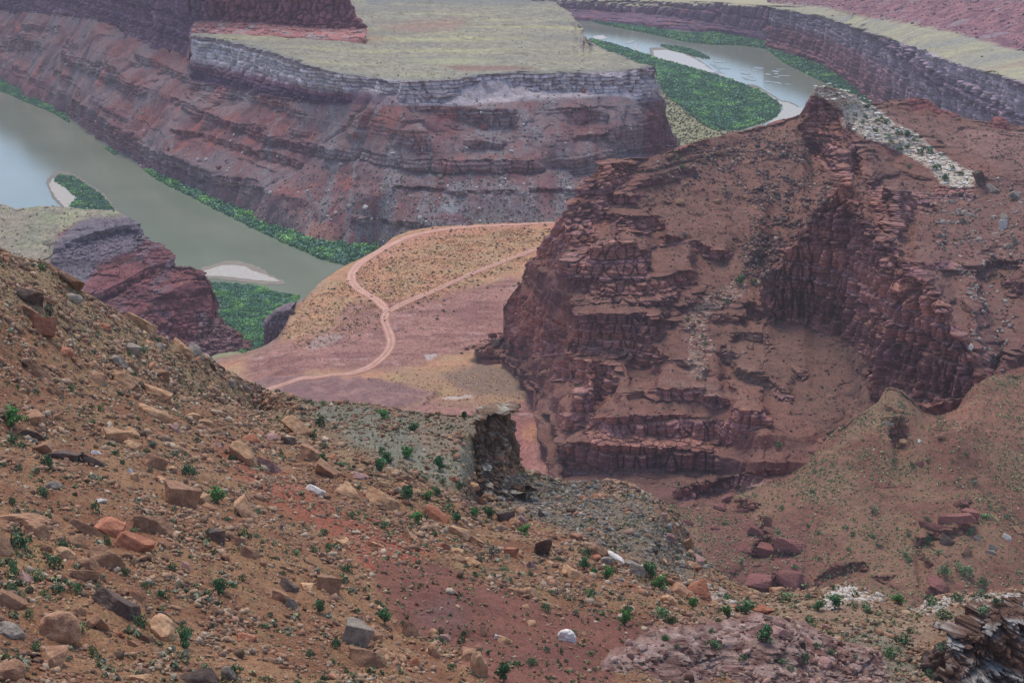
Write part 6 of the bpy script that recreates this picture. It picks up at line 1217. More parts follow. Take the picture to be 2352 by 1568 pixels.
q, nr_, px_, py_ = scatter('slope', 10500, dens * (1 - sad * .5) * sm(-.2, .3, nz(T['P'], 14, 3, 208)) ** 2.5, r, screen=.5)
stones('rubble', q, nr_, pw(r, len(q), .6, 2.3, 2.9) * np.clip(np.linalg.norm(q - np.array([0, 0, HC]), axis=1) / 330, .8, 1.4), pick(r, len(q), SLOPE_PAL, [5, 5, 4, 3, 2.2, 2, 1.5]), M_stone, 21, sink=.1, tilt=.9, align=.3, label='larger tan and brown rocks strewn between the boulders of the near slope', **lab)
q, nr_, px_, py_ = scatter('slope', 90000, dens * (1 - sad * .3), r, screen=.45)
sz = pw(r, len(q), .16, 1.7, 2.7) * np.clip(np.linalg.norm(q - np.array([0, 0, HC]), axis=1) / 330, .8, 1.5)
col_ = pick(r, len(q), SLOPE_PAL, [5, 5, 4, 3, 2.2, 2, 1.5])
gp = sm(-.1, .3, nz(q, 22, 3, 202))[:, None]; col_ = col_ * (1 - gp * .12)
gy = poly_mask(px_, py_, SADDLE, 40, 18)[:, None]; col_ = col_ * (1 - gy) + gy * (col_.mean(1, keepdims=True) * np.array([1.08, 1.0, .88]) * .85)
stones('rubble', q, nr_, sz, col_, M_stone, 1, label='loose tan and brown stones covering the near slope', **lab)
q, nr_, px_, py_ = scatter('slope', 5200, (sad + .25 * pm('slope', [(1080, 1130), (1500, 1330), (1600, 1380), (1300, 1380), (1000, 1250)])) * (1 - redm), r, screen=.5)
stones('rubble', q, nr_, pw(r, len(q), .3, 1.9, 2.6), pick(r, len(q), [(120, 108, 96), (92, 84, 78), (140, 128, 112), (112, 92, 76)], [4, 3, 2, 3]), M_stone, 2, label='grey stony talus spilling over the saddle below the cliff outcrop', **lab)
q, nr_, px_, py_ = scatter('slope', 2600, redm + .0, r, screen=.6)
stones('rubble', q, nr_, pw(r, len(q), .08, .35, 2.6), pick(r, len(q), [(128, 74, 62), (106, 60, 56), (142, 92, 78)], [4, 3, 2]), M_stone, 3, label='small red chips on the bare red soil', **lab)
q, nr_, px_, py_ = scatter('slope', 2600, hum + flt, r, screen=.5)
stones('rubble', q, nr_, pw(r, len(q), .15, .9, 2.8), pick(r, len(q), [(116, 110, 94), (140, 130, 110), (96, 84, 72), (176, 168, 150)], [4, 3, 2, 1]), M_stone, 4, label='small grey stones on the green hump and terrace', **lab)
q, nr_, px_, py_ = scatter('slope', 420, pm('slope', [(1885, 1370), (1920, 1342), (1980, 1342), (2040, 1374), (2000, 1392), (1940, 1380), (1890, 1400)], 8, 6) + pm('slope', [(2080, 1402), (2110, 1378), (2150, 1364), (2352, 1362), (2352, 1380), (2200, 1388), (2120, 1412)], 8, 6) + .5 * pm('slope', [(1600, 1340), (1660, 1350), (1700, 1400), (1640, 1390)], 8, 6), r)
stones('rubble', q, nr_, pw(r, len(q), .7, 2.6, 2.2), pick(r, len(q), [(166, 154, 138), (146, 132, 118)], [3, 1]), M_stone, 5, sink=.3, tilt=.3, label='broken white ledge rock along the terrace lip', **lab)

q, nr_, px_, py_ = scatter('rock_ledge', 1500, .3 + 0 * TERR['rock_ledge']['px'] + .7 * (TERR['rock_ledge']['px'] > 1640), r, screen=.3)
stones('rubble', q, nr_, pw(r, len(q), .35, 2.2, 2.2), pick(r, len(q), [(138, 106, 92), (118, 88, 76), (154, 128, 114), (104, 74, 64)], [4, 3, 2, 2]), M_stone, 6, tilt=.9, align=.3, label='broken pinkish plates covering the bottom ledge', **lab)
hp = TERR['hill']
q, nr_, px_, py_ = scatter('hill', 9000, .3 + sm(.1, .5, nz(hp['P'], 40, 3, 205)) + 1.2 * pm('hill', [(1560, 1160), (1700, 1180), (1860, 1340), (1800, 1400), (1600, 1340)], 40, 20) + .8 * pm('hill', [(2150, 960), (2200, 1180), (2352, 1200), (2352, 1000)], 60, 20), r, screen=.3)
stones('rubble', q, nr_, pw(r, len(q), .35, 2.4, 2.8), pick(r, len(q), [(138, 106, 90), (120, 82, 72), (148, 124, 102), (104, 74, 66)], [4, 3, 3, 2]), M_stone_far, 7, label='scattered stones on the brushy hill', **lab)
bt = TERR['red_butte']
rub1 = pm('red_butte', [(1560, 350), (1700, 330), (1830, 300), (1870, 400), (1920, 470), (1860, 520), (1800, 590), (1760, 640), (1700, 600), (1740, 480), (1640, 430)], 40, 26)
rub2 = pm('red_butte', [(1730, 520), (1800, 560), (1770, 640), (1700, 640)], 20, 10) + pm('red_butte', [(1500, 380), (1640, 330), (1620, 420), (1540, 460)], 30, 16) * .25
cl_ = nz(bt['P'], 22, 3, 206)
q, nr_, px_, py_ = scatter('red_butte', 5600, rub1 * sm(-.3, .3, cl_) + rub2 * .9 + .02 * bt['soft'], r, screen=.4)
stones('rubble', q, nr_, pw(r, len(q), 1.1, 7, 2.7), pick(r, len(q), [(96, 76, 70), (76, 66, 68), (128, 102, 88), (88, 60, 56), (146, 126, 110)], [4, 3, 3, 2, 1]), M_stone_far, 8, tilt=.8, label='dark and tan fallen blocks spread over the upper slope of the red butte', **lab)
rr_ = pm('red_butte', [(2100, 440), (2240, 440), (2352, 480), (2352, 620), (2300, 840), (2240, 800), (2200, 640), (2160, 560)], 40, 24)
q, nr_, px_, py_ = scatter('red_butte', 1500, rr_ * sm(-.1, .35, cl_) + .04 * rr_ + .5 * pm('red_butte', [(2240, 390), (2352, 440), (2352, 480), (2250, 430)], 10, 8), r, screen=.4)
stones('rubble', q, nr_, pw(r, len(q), 1.1, 6, 2.5), pick(r, len(q), [(148, 136, 124), (124, 110, 102), (98, 78, 72), (168, 158, 144)], [4, 3, 3, 1]), M_stone_far, 9, tilt=.8, label='pale fallen blocks on the right slope of the red butte', **lab)
q, nr_, px_, py_ = scatter('red_butte', 7000, bt['soft'] * (.3 + sm(-.1, .4, nz(bt['P'], 30, 3, 207))) + .05, r, screen=.4)
stones('rubble', q, nr_, pw(r, len(q), .7, 3.4, 2.8), pick(r, len(q), [(128, 88, 74), (104, 68, 62), (140, 108, 90)], [4, 3, 2]), M_stone_far, 10, label='small red stones on the ledges of the butte', **lab)
q, nr_, px_, py_ = scatter('red_butte', 700, pm('red_butte', [(1866, 192), (1930, 198), (1965, 220), (2010, 245), (2060, 285), (2100, 305), (2150, 345), (2190, 372), (2238, 395), (2240, 428), (2190, 432), (2160, 420), (2140, 388), (2080, 355), (2040, 335), (1990, 318), (1960, 300), (1936, 290), (1934, 255), (1905, 238), (1868, 216)], 6, 6), r, screen=.2)
stones('cap_rock_slabs', q, nr_ * 0 + np.array([0, 0, 1]), pw(r, len(q), 2.2, 7.5, 2.0), pick(r, len(q), [(214, 200, 180), (192, 178, 160), (168, 138, 116)], [6, 3, 1]), M_stone_far, 11, sink=.22, tilt=.05, flat=.28, label='cracked white slabs capping the ridge of the red butte', category='cap rock')
q, nr_, px_, py_ = scatter('red_butte', 360, pm('red_butte', [(1690, 645), (1725, 655), (1700, 688), (1640, 712), (1622, 750), (1640, 800), (1610, 866), (1578, 860), (1582, 790), (1572, 730), (1610, 690)], 8, 8), r, screen=.2)
stones('cap_rock_slabs', q, nr_, pw(r, len(q), 1.6, 4.5, 2.2), pick(r, len(q), [(164, 132, 112), (142, 108, 90)], [3, 2]), M_stone_far, 12, sink=.25, tilt=.1, flat=.35, label='curved band of pale cracked slabs on the middle shoulder of the butte', category='cap rock')
q, nr_, px_, py_ = scatter('bench', 320, pm('bench', [(1095, 790), (1150, 760), (1200, 815), (1250, 850), (1230, 880), (1180, 830), (1100, 815)], 12, 8), r)
stones('rubble', q, nr_, pw(r, len(q), 1.6, 7, 2), pick(r, len(q), [(96, 66, 64), (78, 60, 62), (118, 80, 74)], [4, 3, 2]), M_stone_far, 13, tilt=.9, label='rockfall rubble at the left foot of the red butte', **lab)
ms = TERR['mesa_slope']; D = (ms['py'] > 215) * 1.0
q, nr_, px_, py_ = scatter('mesa_slope', 6500, D * (.25 + sm(.3, .9, ms['tal']) * sm(700, 900, ms['px']) + .3 * sm(380, 480, ms['py'])), r, screen=.2)
stones('rubble', q, nr_, pw(r, len(q), 1.3, 6, 3.1), pick(r, len(q), [(140, 126, 122), (112, 92, 94), (170, 164, 160), (124, 84, 82)], [4, 3, 1.3, 3]), M_stone_far, 14, tilt=.8, label='fine talus blocks scattered down the red face of the mesa', **lab)
gs = TERR['river_spur']
q, nr_, px_, py_ = scatter('river_spur', 900, .15 + 3 * pm('river_spur', [(430, 790), (490, 725), (520, 738), (580, 800), (500, 840)], 12, 8), r, screen=.2)
stones('rubble', q, nr_, pw(r, len(q), .9, 4.5, 2.6), pick(r, len(q), [(112, 78, 76), (132, 104, 98), (90, 64, 66)], [4, 3, 2]), M_stone_far, 15, tilt=.8, label='broken rock at the foot of the river spur', **lab)

# ================================================================== PLANTS
M_leaf = {'juniper': plain_material('juniper_foliage', attr=True, fine=.12, speck=.25, bump=0, rough=.75, vary=.22),
          'shrub': plain_material('shrub_foliage', attr=True, fine=.1, speck=.25, bump=0, rough=.8, vary=.25)}
M_bark = plain_material('grey_bark', col=tuple(C(104, 90, 78)), fine=.05, bump=.5)
M_dead = plain_material('dead_twigs', col=tuple(C(112, 102, 98)), fine=.05, bump=.4)
def tube_mesh(paths, name, mat):
    V = []; F = []
    for pts, rad in paths:
        n0 = len(V); k = 6
        for i, (p, rr) in enumerate(zip(pts, rad)):
            d = (Vector(pts[min(i + 1, len(pts) - 1)]) - Vector(pts[max(i - 1, 0)])).normalized()
            a = d.orthogonal().normalized(); b = d.cross(a)
            for j in range(k):
                t = 2 * math.pi * j / k; V.append(Vector(p) + (a * math.cos(t) + b * math.sin(t)) * rr)
        for i in range(len(pts) - 1):
            for j in range(k): F.append((n0 + i * k + j, n0 + i * k + (j + 1) % k, n0 + (i + 1) * k + (j + 1) % k, n0 + (i + 1) * k + j))
    return raw_mesh(name, np.array(V), np.array(F), None, mat)
def branchy(seed, n, h, spread, r0, wig=.2):
    r = random.Random(seed); paths = []; tips = []
    base = [(0, 0, -.15)]; rad = [r0]
    x = y = 0
    for i in range(1, 5):
        x += r.uniform(-.08, .08); y += r.uniform(-.08, .08); base.append((x, y, h * .45 * i / 4)); rad.append(r0 * (1 - .12 * i))
    paths.append((base, rad))
    for b in range(n):
        a = 2 * math.pi * b / n + r.uniform(-.4, .4); s = r.randint(1, 4); p = Vector(base[s]); pts = [tuple(p)]; rr = [r0 * .6]
        el = r.uniform(.35, 1.3); L = r.uniform(.6, 1) * spread
        for i in range(1, 5):
            p = p + Vector((math.cos(a) * math.cos(el), math.sin(a) * math.cos(el), math.sin(el))) * L / 4
            a += r.uniform(-wig, wig) * 2; el += r.uniform(-wig, wig); pts.append(tuple(p)); rr.append(r0 * .6 * (1 - .2 * i))
        paths.append((pts, rr)); tips.append(pts[-1]); tips.append(pts[2])
    return paths, tips
def make_juniper(seed):
    r = np.random.default_rng(seed)
    paths, tips = branchy(seed, 7, 1.0, .62, .07)
    tips = np.array(tips); extra = np.array([[0, 0, .85], [.12, -.1, .7], [-.1, .1, .6]])
    cen = np.concatenate([tips, extra]); cen[:, 2] = np.clip(cen[:, 2], .28, .9)
    n = len(cen)
    base = np.array(C(66, 98, 62)) if seed % 3 else np.array(C(78, 116, 62))
    cols = base[None] * r.uniform(.7, 1.3, (n, 1))
    rad = r.uniform(.17, .27, n)
    V, F, cc = leaf_cloud(cen - np.array([0, 0, .06]), rad, rad * r.uniform(.8, 1.1, n), 46, .045, cols, r, flat=.2)
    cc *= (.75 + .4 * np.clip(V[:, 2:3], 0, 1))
    return tube_mesh(paths, 'trunk', M_bark), raw_mesh('crown', V, F, cc, M_leaf['juniper'])
def make_shrub(seed, tone):
    r = np.random.default_rng(seed); n = 9
    cen = np.concatenate([r.uniform(-.34, .34, (n, 2)), r.uniform(.0, .3, (n, 1))], 1); cen[0] = (0, 0, .25)
    base = {'green': C(80, 104, 72), 'grey': C(104, 112, 92), 'bright': C(88, 112, 74)}[tone]
    cols = np.array(base)[None] * r.uniform(.7, 1.3, (n, 1)); rad = r.uniform(.16, .28, n)
    V, F, cc = leaf_cloud(cen, rad, rad * 1.3, 26, .045, cols, r, flat=.0)
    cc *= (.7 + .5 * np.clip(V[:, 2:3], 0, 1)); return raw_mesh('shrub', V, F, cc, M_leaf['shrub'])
JM = [make_juniper(s) for s in range(8)]
SM = {t: [make_shrub(50 + s + 9 * i, t) for s in range(5)] for i, t in enumerate(('green', 'grey', 'bright'))}
DM = [tube_mesh(branchy(90 + s, 11, .9, .7, .035, .5)[0], 'dead_shrub', M_dead) for s in range(3)]
PL = []
PL += [(8, *t) for t in [(355, 185, 110, 90, 'j'), (400, 130, 85, 62, 'j'), (530, 100, 92, 82, 'j'), (728, 172, 85, 88, 'j'), (525, 365, 95, 110, 'j'), (662, 378, 72, 62, 'j'), (722, 345, 62, 52, 'j'), (590, 518, 95, 82, 'j'), (383, 556, 72, 62, 'b'), (865, 305, 62, 62, 'g'), (758, 272, 48, 48, 'g'), (800, 450, 100, 62, 'g'), (840, 515, 80, 70, 'j'), (955, 492, 80, 72, 'j'), (1060, 485, 80, 82, 'j'),
 (1280, 590, 80, 62, 'j'), (1080, 715, 92, 82, 'y'), (990, 770, 62, 60, 'y'), (1672, 725, 90, 70, 'g'), (1662, 815, 80, 92, 'j'), (1722, 862, 60, 60, 'j'), (1815, 872, 92, 82, 'j'), (2092, 850, 92, 112, 'j'), (2142, 930, 90, 88, 'j'), (1312, 862, 42, 52, 'g'), (1492, 772, 52, 40, 'g'), (1405, 1078, 72, 72, 'b'), (1605, 1110, 62, 50, 'y'), (1690, 990, 92, 80, 'b'), (1925, 1160, 92, 100, 'j'),
 (1940, 1090, 75, 62, 'g'), (2132, 1108, 150, 82, 'b'), (1140, 1510, 110, 120, 'j'), (378, 1150, 92, 92, 'j'), (1415, 1342, 60, 60, 'y'), (1510, 1358, 30, 62, 'b'), (1320, 1420, 72, 60, 'b'), (873, 1290, 60, 72, 'g'), (900, 1246, 42, 46, 'g'), (745, 1232, 50, 50, 'b'), (500, 1182, 40, 52, 'g'), (178, 492, 80, 60, 'g'), (468, 742, 72, 38, 'y'), (154, 830, 42, 62, 'g'), (640, 258, 50, 40, 'g'),
 (20, 692, 42, 52, 'g'), (228, 320, 42, 42, 'b'), (1140, 838, 60, 32, 'b'), (1460, 985, 60, 32, 'b'), (212, 598, 30, 22, 'y'), (1600, 1238, 40, 42, 'b'), (1238, 1445, 34, 40, 'g'), (1700, 1378, 46, 46, 'b'), (1440, 1540, 50, 44, 'g'), (2225, 1165, 60, 60, 'b'), (1920, 500 + 50, 20, 20, 'g'), (1120, 580, 1, 1, 'x'), (1705, 1010 + 10, 60, 40, 'b'), (255, 968, 34, 40, 'y'), (205, 1105, 40, 40, 'g'), (615, 940, 28, 28, 'b'),
 (1665, 1292, 24, 28, 'b'), (1250, 1440, 30, 36, 'b'), (75, 1310, 60, 60, 'g'), (180, 1520, 70, 50, 'b'), (810, 1460, 60, 50, 'g'), (1045, 1372, 30, 50, 'g'), (1190, 915, 36, 40, 'b'), (1722, 942, 36, 32, 'g'), (2046, 912, 34, 40, 'g'), (1380, 790, 30, 30, 'g'), (300, 492, 50, 50, 'd'), (1730, 1480, 36, 36, 'g'), (1160, 992, 24, 22, 'b'), (640, 690, 60, 28, 'g'), (2175, 1270, 50, 44, 'b'), (2250, 1330, 40, 44, 'g')] if t[2] > 5]
PL += [(5, *t) for t in [(745, 1133, 50, 62, 'd'), (877, 1195, 42, 56, 'j'), (370, 1192, 82, 62, 'j'), (553, 1272, 70, 62, 'j'), (812, 1430, 44, 34, 'g'), (850, 1358, 22, 18, 'y'), (800, 1258, 30, 22, 'y'), (350, 1408, 56, 50, 'g'), (1370, 562, 1, 1, 'x')] if t[2] > 5]
PL += [(9, *t) for t in [(662, 1255, 112, 102, 'j'), (325, 1312, 102, 62, 'b'), (415, 1120, 82, 84, 'j'), (520, 1088, 132, 72, 'j'), (798, 1018, 102, 72, 'b'), (1110, 1056, 102, 82, 'j'), (1005, 1080, 82, 62, 'j'), (1292, 1080, 82, 62, 'b'), (1212, 1070, 62, 50, 'g'), (1230, 996, 52, 52, 'g'), (1508, 1036, 92, 62, 'j'), (1722, 1036, 102, 72, 'b'), (1885, 1020, 92, 72, 'g'), (1802, 1120, 112, 62, 'b'),
 (2055, 1102, 82, 52, 'b'), (2140, 1046, 60, 60, 'g'), (945, 1168, 102, 72, 'b'), (1050, 1228, 45, 52, 'b'), (990, 1320, 62, 46, 'b'), (1548, 1290, 120, 100, 'g'), (1465, 1365, 112, 92, 'b'), (1700, 1510, 82, 82, 'b'), (770, 1426, 60, 50, 'b'), (830, 1466, 52, 40, 'b'), (940, 1016, 62, 42, 'g'), (420, 1016, 72, 42, 'b'), (193, 1062, 72, 72, 'j'), (15, 1112, 60, 52, 'b'), (65, 1166, 52, 50, 'b'), (20, 1276, 50, 40, 'b'),
 (910, 1402, 60, 70, 'g'), (1590, 1232, 62, 42, 'g'), (1800, 1322, 82, 62, 'g'), (1100, 956, 30, 42, 'b'), (1075, 1366, 52, 42, 'b'), (515, 1402, 52, 52, 'g'), (312, 1230, 40, 52, 'b'), (1240, 1400, 40, 34, 'b'), (2055, 1000, 100, 50, 'g'), (1640, 1130, 40, 20, 'b'), (1395, 1126, 36, 16, 'b'), (850, 1080, 30, 24, 'b'), (45, 600, 40, 40, 'b'), (95, 770, 40, 30, 'g'), (20, 930, 60, 80, 'b'), (725, 1096, 30, 20, 'g')]]
PL += [(7, *t) for t in [(1195, 1290, 112, 122, 'j'), (1395, 370, 112, 102, 'j'), (1395, 962, 102, 102, 'j'), (2040, 1082, 82, 92, 'j'), (303, 150, 72, 112, 'b'), (110, 640, 160, 150, 'g'), (335, 790, 112, 112, 'b'), (75, 830, 80, 140, 'b'), (250, 880, 92, 82, 'b'), (490, 960, 92, 92, 'b'), (375, 956, 82, 72, 'g'), (272, 340, 72, 92, 'g'), (1210, 215, 82, 82, 'g'), (2075, 150, 62, 82, 'j'), (2072, 598, 72, 50, 'b'),
 (2010, 712, 62, 62, 'b'), (2100, 692, 52, 52, 'b'), (1338, 600, 62, 62, 'g'), (1560, 612, 62, 82, 'b'), (1045, 1000, 72, 92, 'g'), (900, 1160, 92, 92, 'g'), (942, 1075, 92, 122, 'd'), (600, 1350, 60, 92, 'b'), (515, 1220, 82, 72, 'b'), (232, 1330, 82, 62, 'b'), (185, 1116, 72, 62, 'b'), (90, 960, 60, 92, 'g'), (695, 650, 50, 112, 'b'), (850, 602, 62, 60, 'b'), (612, 440, 60, 92, 'g'), (1098, 820, 62, 62, 'b'),
 (1553, 890, 42, 52, 'b'), (1502, 940, 50, 50, 'b'), (798, 858, 52, 72, 'b'), (1515, 1480, 92, 92, 'b'), (2200, 910, 40, 50, 'g'), (2150, 1310, 62, 82, 'g'), (1990, 1376, 50, 70, 'g'), (1690, 1200, 50, 42, 'b'), (1808, 560, 120, 140, 'd'), (1970, 682, 62, 62, 'd'), (785, 152, 34, 34, 'b'), (1482, 126, 42, 40, 'b'), (940, 88, 52, 50, 'g'), (1110, 102, 52, 50, 'y'), (740, 98, 42, 40, 'g'), (650, 890, 62, 50, 'y'), (1165, 1180, 60, 50, 'y'),
 (1180, 1380, 90, 80, 'y'), (1080, 1160, 40, 30, 'g'), (1355, 1200, 34, 60, 'g'), (930, 945, 50, 60, 'b'), (970, 930, 60, 50, 'y'), (630, 955, 60, 60, 'b'), (280, 990, 60, 50, 'b'), (400, 680, 90, 60, 'g'), (1690, 1540, 60, 40, 'b'), (1370, 735, 50, 40, 'g'), (440, 1410, 50, 40, 'y'), (150, 1480, 70, 60, 'y'), (810, 1390, 40, 30, 'y'), (990, 1440, 50, 40, 'y'), (100, 1360 + 50, 40, 30, 'y'), (1120, 450, 50, 60, 'y'), (120, 490, 60, 40, 'y'),
 (1235, 1020, 60, 60, 'd'), (1450, 520, 60, 40, 'g'), (1810, 860, 40, 34, 'b'), (1900, 735, 60, 36, 'b'), (1260, 180 + 40, 30, 30, 'y'), (130, 190, 30, 60, 'g'), (80, 400, 50, 80, 'g'), (980, 45, 60, 60, 'y'), (1140, 940, 50, 40, 'b'), (1290, 1060, 30, 50, 'b'), (2210, 830, 60, 70, 'g')]]
PL += [(4, *t) for t in [(264, 258, 56, 52, 'b'), (308, 532, 82, 92, 'y'), (85, 1215, 130, 110, 'j'), (95, 1350, 92, 92, 'g'), (300, 1482, 72, 92, 'b'), (632, 1142, 36, 60, 'b'), (816, 800, 30, 60, 'b'), (910, 786, 72, 60, 'g'), (365, 610, 42, 42, 'y'), (1018, 682, 36, 36, 'b'), (445, 1016, 62, 52, 'b'), (1240, 1340, 52, 52, 'y'), (1460, 1452, 46, 50, 'b'), (1180, 1532, 82, 92, 'g'), (1965, 1322, 50, 62, 'g'), (2018, 1225, 72, 92, 'g'),
 (2030, 1376, 50, 52, 'g'), (2040, 1112, 62, 30, 'b'), (590, 1236, 42, 40, 'g'), (838, 940, 42, 40, 'g'), (228, 1040, 52, 60, 'y'), (362, 986, 40, 44, 'y'), (608, 692, 44, 32, 'y'), (1745, 1040, 40, 24, 'g'), (940, 1560 - 30, 50, 40, 'y'), (575, 1140, 34, 34, 'g'), (525, 1145, 40, 34, 'g'), (430, 650, 40, 34, 'y'), (1825, 1196, 24, 20, 'b'), (600, 485, 24, 24, 'b'), (110, 1010, 40, 40, 'b'), (1100, 1440, 50, 40, 'b'), (720, 1425, 40, 30, 'g'),
 (990, 720, 40, 30, 'g'), (280, 575, 50, 34, 'b'), (740, 1050, 50, 36, 'b'), (175, 1040, 30, 60, 'y'), (500, 690, 30, 24, 'y'), (960, 1370, 70, 46, 'y'), (770, 1485, 34, 34, 'b'), (2010, 1490, 60, 34, 'b'), (2150, 1500, 60, 30, 'b')]]
PL += [(6, *t) for t in []]
PH = [(9, *t) for t in [(1355, 455, 56, 54, 'y'), (745, 600, 40, 36, 'b'), (1700, 650, 60, 80, 'g'), (1805, 840, 80, 90, 'b'), (1920, 845, 110, 90, 'b'), (2040, 910, 70, 80, 'b'), (2100, 440, 34, 30, 'b'), (760, 440, 36, 30, 'b'), (975, 210, 34, 30, 'b'), (928, 560, 34, 30, 'b'), (1170, 570, 38, 30, 'g'), (1355, 628, 46, 30, 'b'), (1390, 688, 46, 28, 'g'), (1700, 520, 40, 40, 'b'), (1660, 540, 40, 34, 'g'), (1575, 770, 50, 40, 'b'), (1970, 600, 40, 60, 'g'),
 (1480, 142, 36, 28, 'b'), (1598, 168, 40, 34, 'b'), (1700, 138, 30, 26, 'b'), (1950, 100, 30, 26, 'b'), (2000, 286, 54, 36, 'y'), (1580, 620, 30, 30, 'b'), (960, 340, 40, 30, 'g'), (1770, 725, 40, 36, 'b'), (550, 915, 34, 40, 'b'), (510, 800, 30, 50, 'g'), (400, 545, 44, 24, 'b'), (925, 940, 30, 26, 'b'), (850, 822, 40, 30, 'g'), (2210, 500, 40, 34, 'g'), (2065, 500, 90, 30, 'b'), (1220, 610, 36, 30, 'g'), (1000, 605, 34, 28, 'b'), (1200, 710, 40, 26, 'b'), (1010, 770, 34, 24, 'g'), (1550, 740, 50, 40, 'b')]]
PC = [(3, *t) for t in [(1290, 668, 44, 34, 'b'), (1405, 765, 44, 36, 'b'), (1350, 752, 34, 24, 'g'), (1378, 740, 30, 30, 'b'), (1258, 760, 34, 34, 'b'), (1345, 820, 40, 36, 'b'), (1480, 830, 46, 34, 'g'), (1422, 856, 44, 34, 'b'), (1436, 884, 40, 32, 'b'), (1535, 845, 46, 44, 'j'), (1580, 876, 40, 30, 'b'), (1640, 915, 40, 30, 'b'), (1540, 918, 44, 36, 'g'), (1675, 940, 44, 54, 'b'), (1498, 932, 36, 28, 'b'), (1620, 945, 60, 60, 'y'), (1775, 1120, 48, 44, 'j'), (1720, 1045, 60, 50, 'g'),
 (1870, 1085, 36, 40, 'b'), (1552, 1042, 30, 30, 'b'), (1820, 1050, 30, 34, 'b'), (1275, 730, 30, 24, 'g'), (1210, 722, 24, 30, 'b'), (1090, 596, 30, 22, 'g'), (130, 1046, 44, 34, 'b'), (98, 992, 40, 34, 'b'), (70, 950, 22, 20, 'b'), (920, 1018, 36, 30, 'g')]]
PC += [(6, *t) for t in [(490, 348, 60, 52, 'j'), (572, 350, 50, 40, 'g'), (638, 352, 26, 26, 'b'), (520, 500, 30, 36, 'b'), (405, 476, 34, 30, 'b'), (232, 604, 28, 24, 'b'), (162, 590, 28, 32, 'b'), (270, 740, 40, 30, 'b'), (725, 1368, 56, 44, 'b'), (220, 955, 26, 26, 'b'), (255, 690, 26, 30, 'b')]]
KN = {'j': ('juniper', 'juniper'), 'g': ('shrub', 'shrub'), 'b': ('shrub', 'shrub'), 'y': ('shrub', 'shrub'), 'd': ('dead_shrub', 'dead shrub')}
ADJ = {'j': ['small dark green', 'bushy dark green'], 'b': ['small bright green', 'leafy bright green'], 'g': ['small dull green', 'rounded dull green'], 'y': ['small grey green', 'pale grey green'], 'd': ['bare grey', 'bare grey']}
npl = 0
def place_plant(X, Y_, wpx, hpx, t, names, grp):
    global npl
    h_ = hit(X, Y_ + hpx * .42, names)
    if h_ is None: return
    if t in 'jbg': wpx, hpx = wpx * 1.15, hpx * 1.15
    loc = h_[0]; D = math.sqrt(loc.x ** 2 + loc.y ** 2 + (loc.z - HC) ** 2); s = D / FP; w = wpx * s; h = hpx * s * 1.06
    npl += 1; i = npl; rz = (i * 2.39996) % 6.283
    name, noun = KN[t]
    M = Matrix.Translation(loc - Vector((0, 0, .05 * h))) @ Matrix.Rotation(rz, 4, 'Z')
    if t == 'j':
        e = bpy.data.objects.new('juniper', None); COL.objects.link(e); e.empty_display_size = .1
        e.matrix_world = M
        tr, cr = JM[i % 8]
        for nm, me in (('trunk', tr), ('crown', cr)):
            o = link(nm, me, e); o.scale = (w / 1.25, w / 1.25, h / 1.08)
        o = e
    else:
        me = DM[i % 3] if t == 'd' else SM[{'g': 'green', 'b': 'bright', 'y': 'grey'}[t]][i % 5]
        o = link(name, me); k = (1.15, 1.0) if t == 'd' else (1.05, .72)
        o.matrix_world = M @ Matrix.Diagonal((w / k[0], w / k[0], h / k[1], 1))
    o['category'] = noun; o['group'] = grp
    LABQ.append((o, X, Y_, ADJ[t][0 if wpx < 22 else 1], noun))
for lst, names, grp in ((PL, FG, 'desert bushes on the near slope'), (PH, ['hill'], 'bushes on the brushy hill'), (PC, ['red_butte'], 'bushes on the red butte')):
    for zid, x, y, w, h__, t in lst:
        X, Y_, k = Z(zid, x, y); place_plant(X, Y_, w * k, h__ * k, t, names, grp)
label_all()
print('boulders', nb, 'plants', npl)

# small plants nobody could count
def tufts(name, q, size, cols, r, mat, nq=9, label='', qs=.32, category='grass', hs=.8):
    V, F, cc = leaf_cloud(q, size * .5, size * hs, nq, size * qs, cols, r, flat=.1)
    link(name, raw_mesh(name, V, F, cc, mat), kind='stuff', label=label, category=category)
M_tuft = plain_material('dry_grass_and_sage', attr=True, fine=.2, speck=.2, bump=0, rough=.85)
GP = [(150, 138, 96), (124, 122, 82), (108, 110, 84), (164, 148, 108)]
gd = sm(-.2, .4, nz(TERR['slope']['P'], 14, 3, 210)) * (1 - .75 * redm) * (1 - .3 * hum)
q, n_, a_, b_ = scatter('slope', 12000, gd + .25 * pm('slope', [(0, 560), (600, 880), (900, 1090), (500, 930), (0, 700)], 80, 20), r, screen=.35)
tufts('dry_grass', q, r.uniform(.22, .6, len(q)), pick(r, len(q), GP, [4, 4, 3, 3]), r, M_tuft, 7, 'dry yellow green grass tufts between the stones of the near slope')
q, n_, a_, b_ = scatter('slope', 1100, redm + .8 * hum + .9 * flt + .3 * sad, r, screen=.4)
tufts('low_scrub', q, r.uniform(.3, .75, len(q)), pick(r, len(q), [(116, 116, 82), (96, 98, 76), (132, 122, 88)], [4, 3, 3]), r, M_tuft, 14, 'small round tufts on the bare red soil, green hump and terrace', category='scrub')
q, n_, a_, b_ = scatter('slope', 1700, gd * (1 - redm), r, screen=.4)
tufts('low_scrub', q, r.uniform(.5, 1.25, len(q)), pick(r, len(q), [(118, 114, 84), (98, 102, 74), (124, 120, 98)], [4, 3, 3]), r, M_tuft, 18, 'low sagebrush scattered between the boulders of the near slope', category='scrub')
q, n_, a_, b_ = scatter('hill', 9000, .35 + sm(-.2, .4, nz(hp['P'], 50, 3, 211)), r, screen=.25)
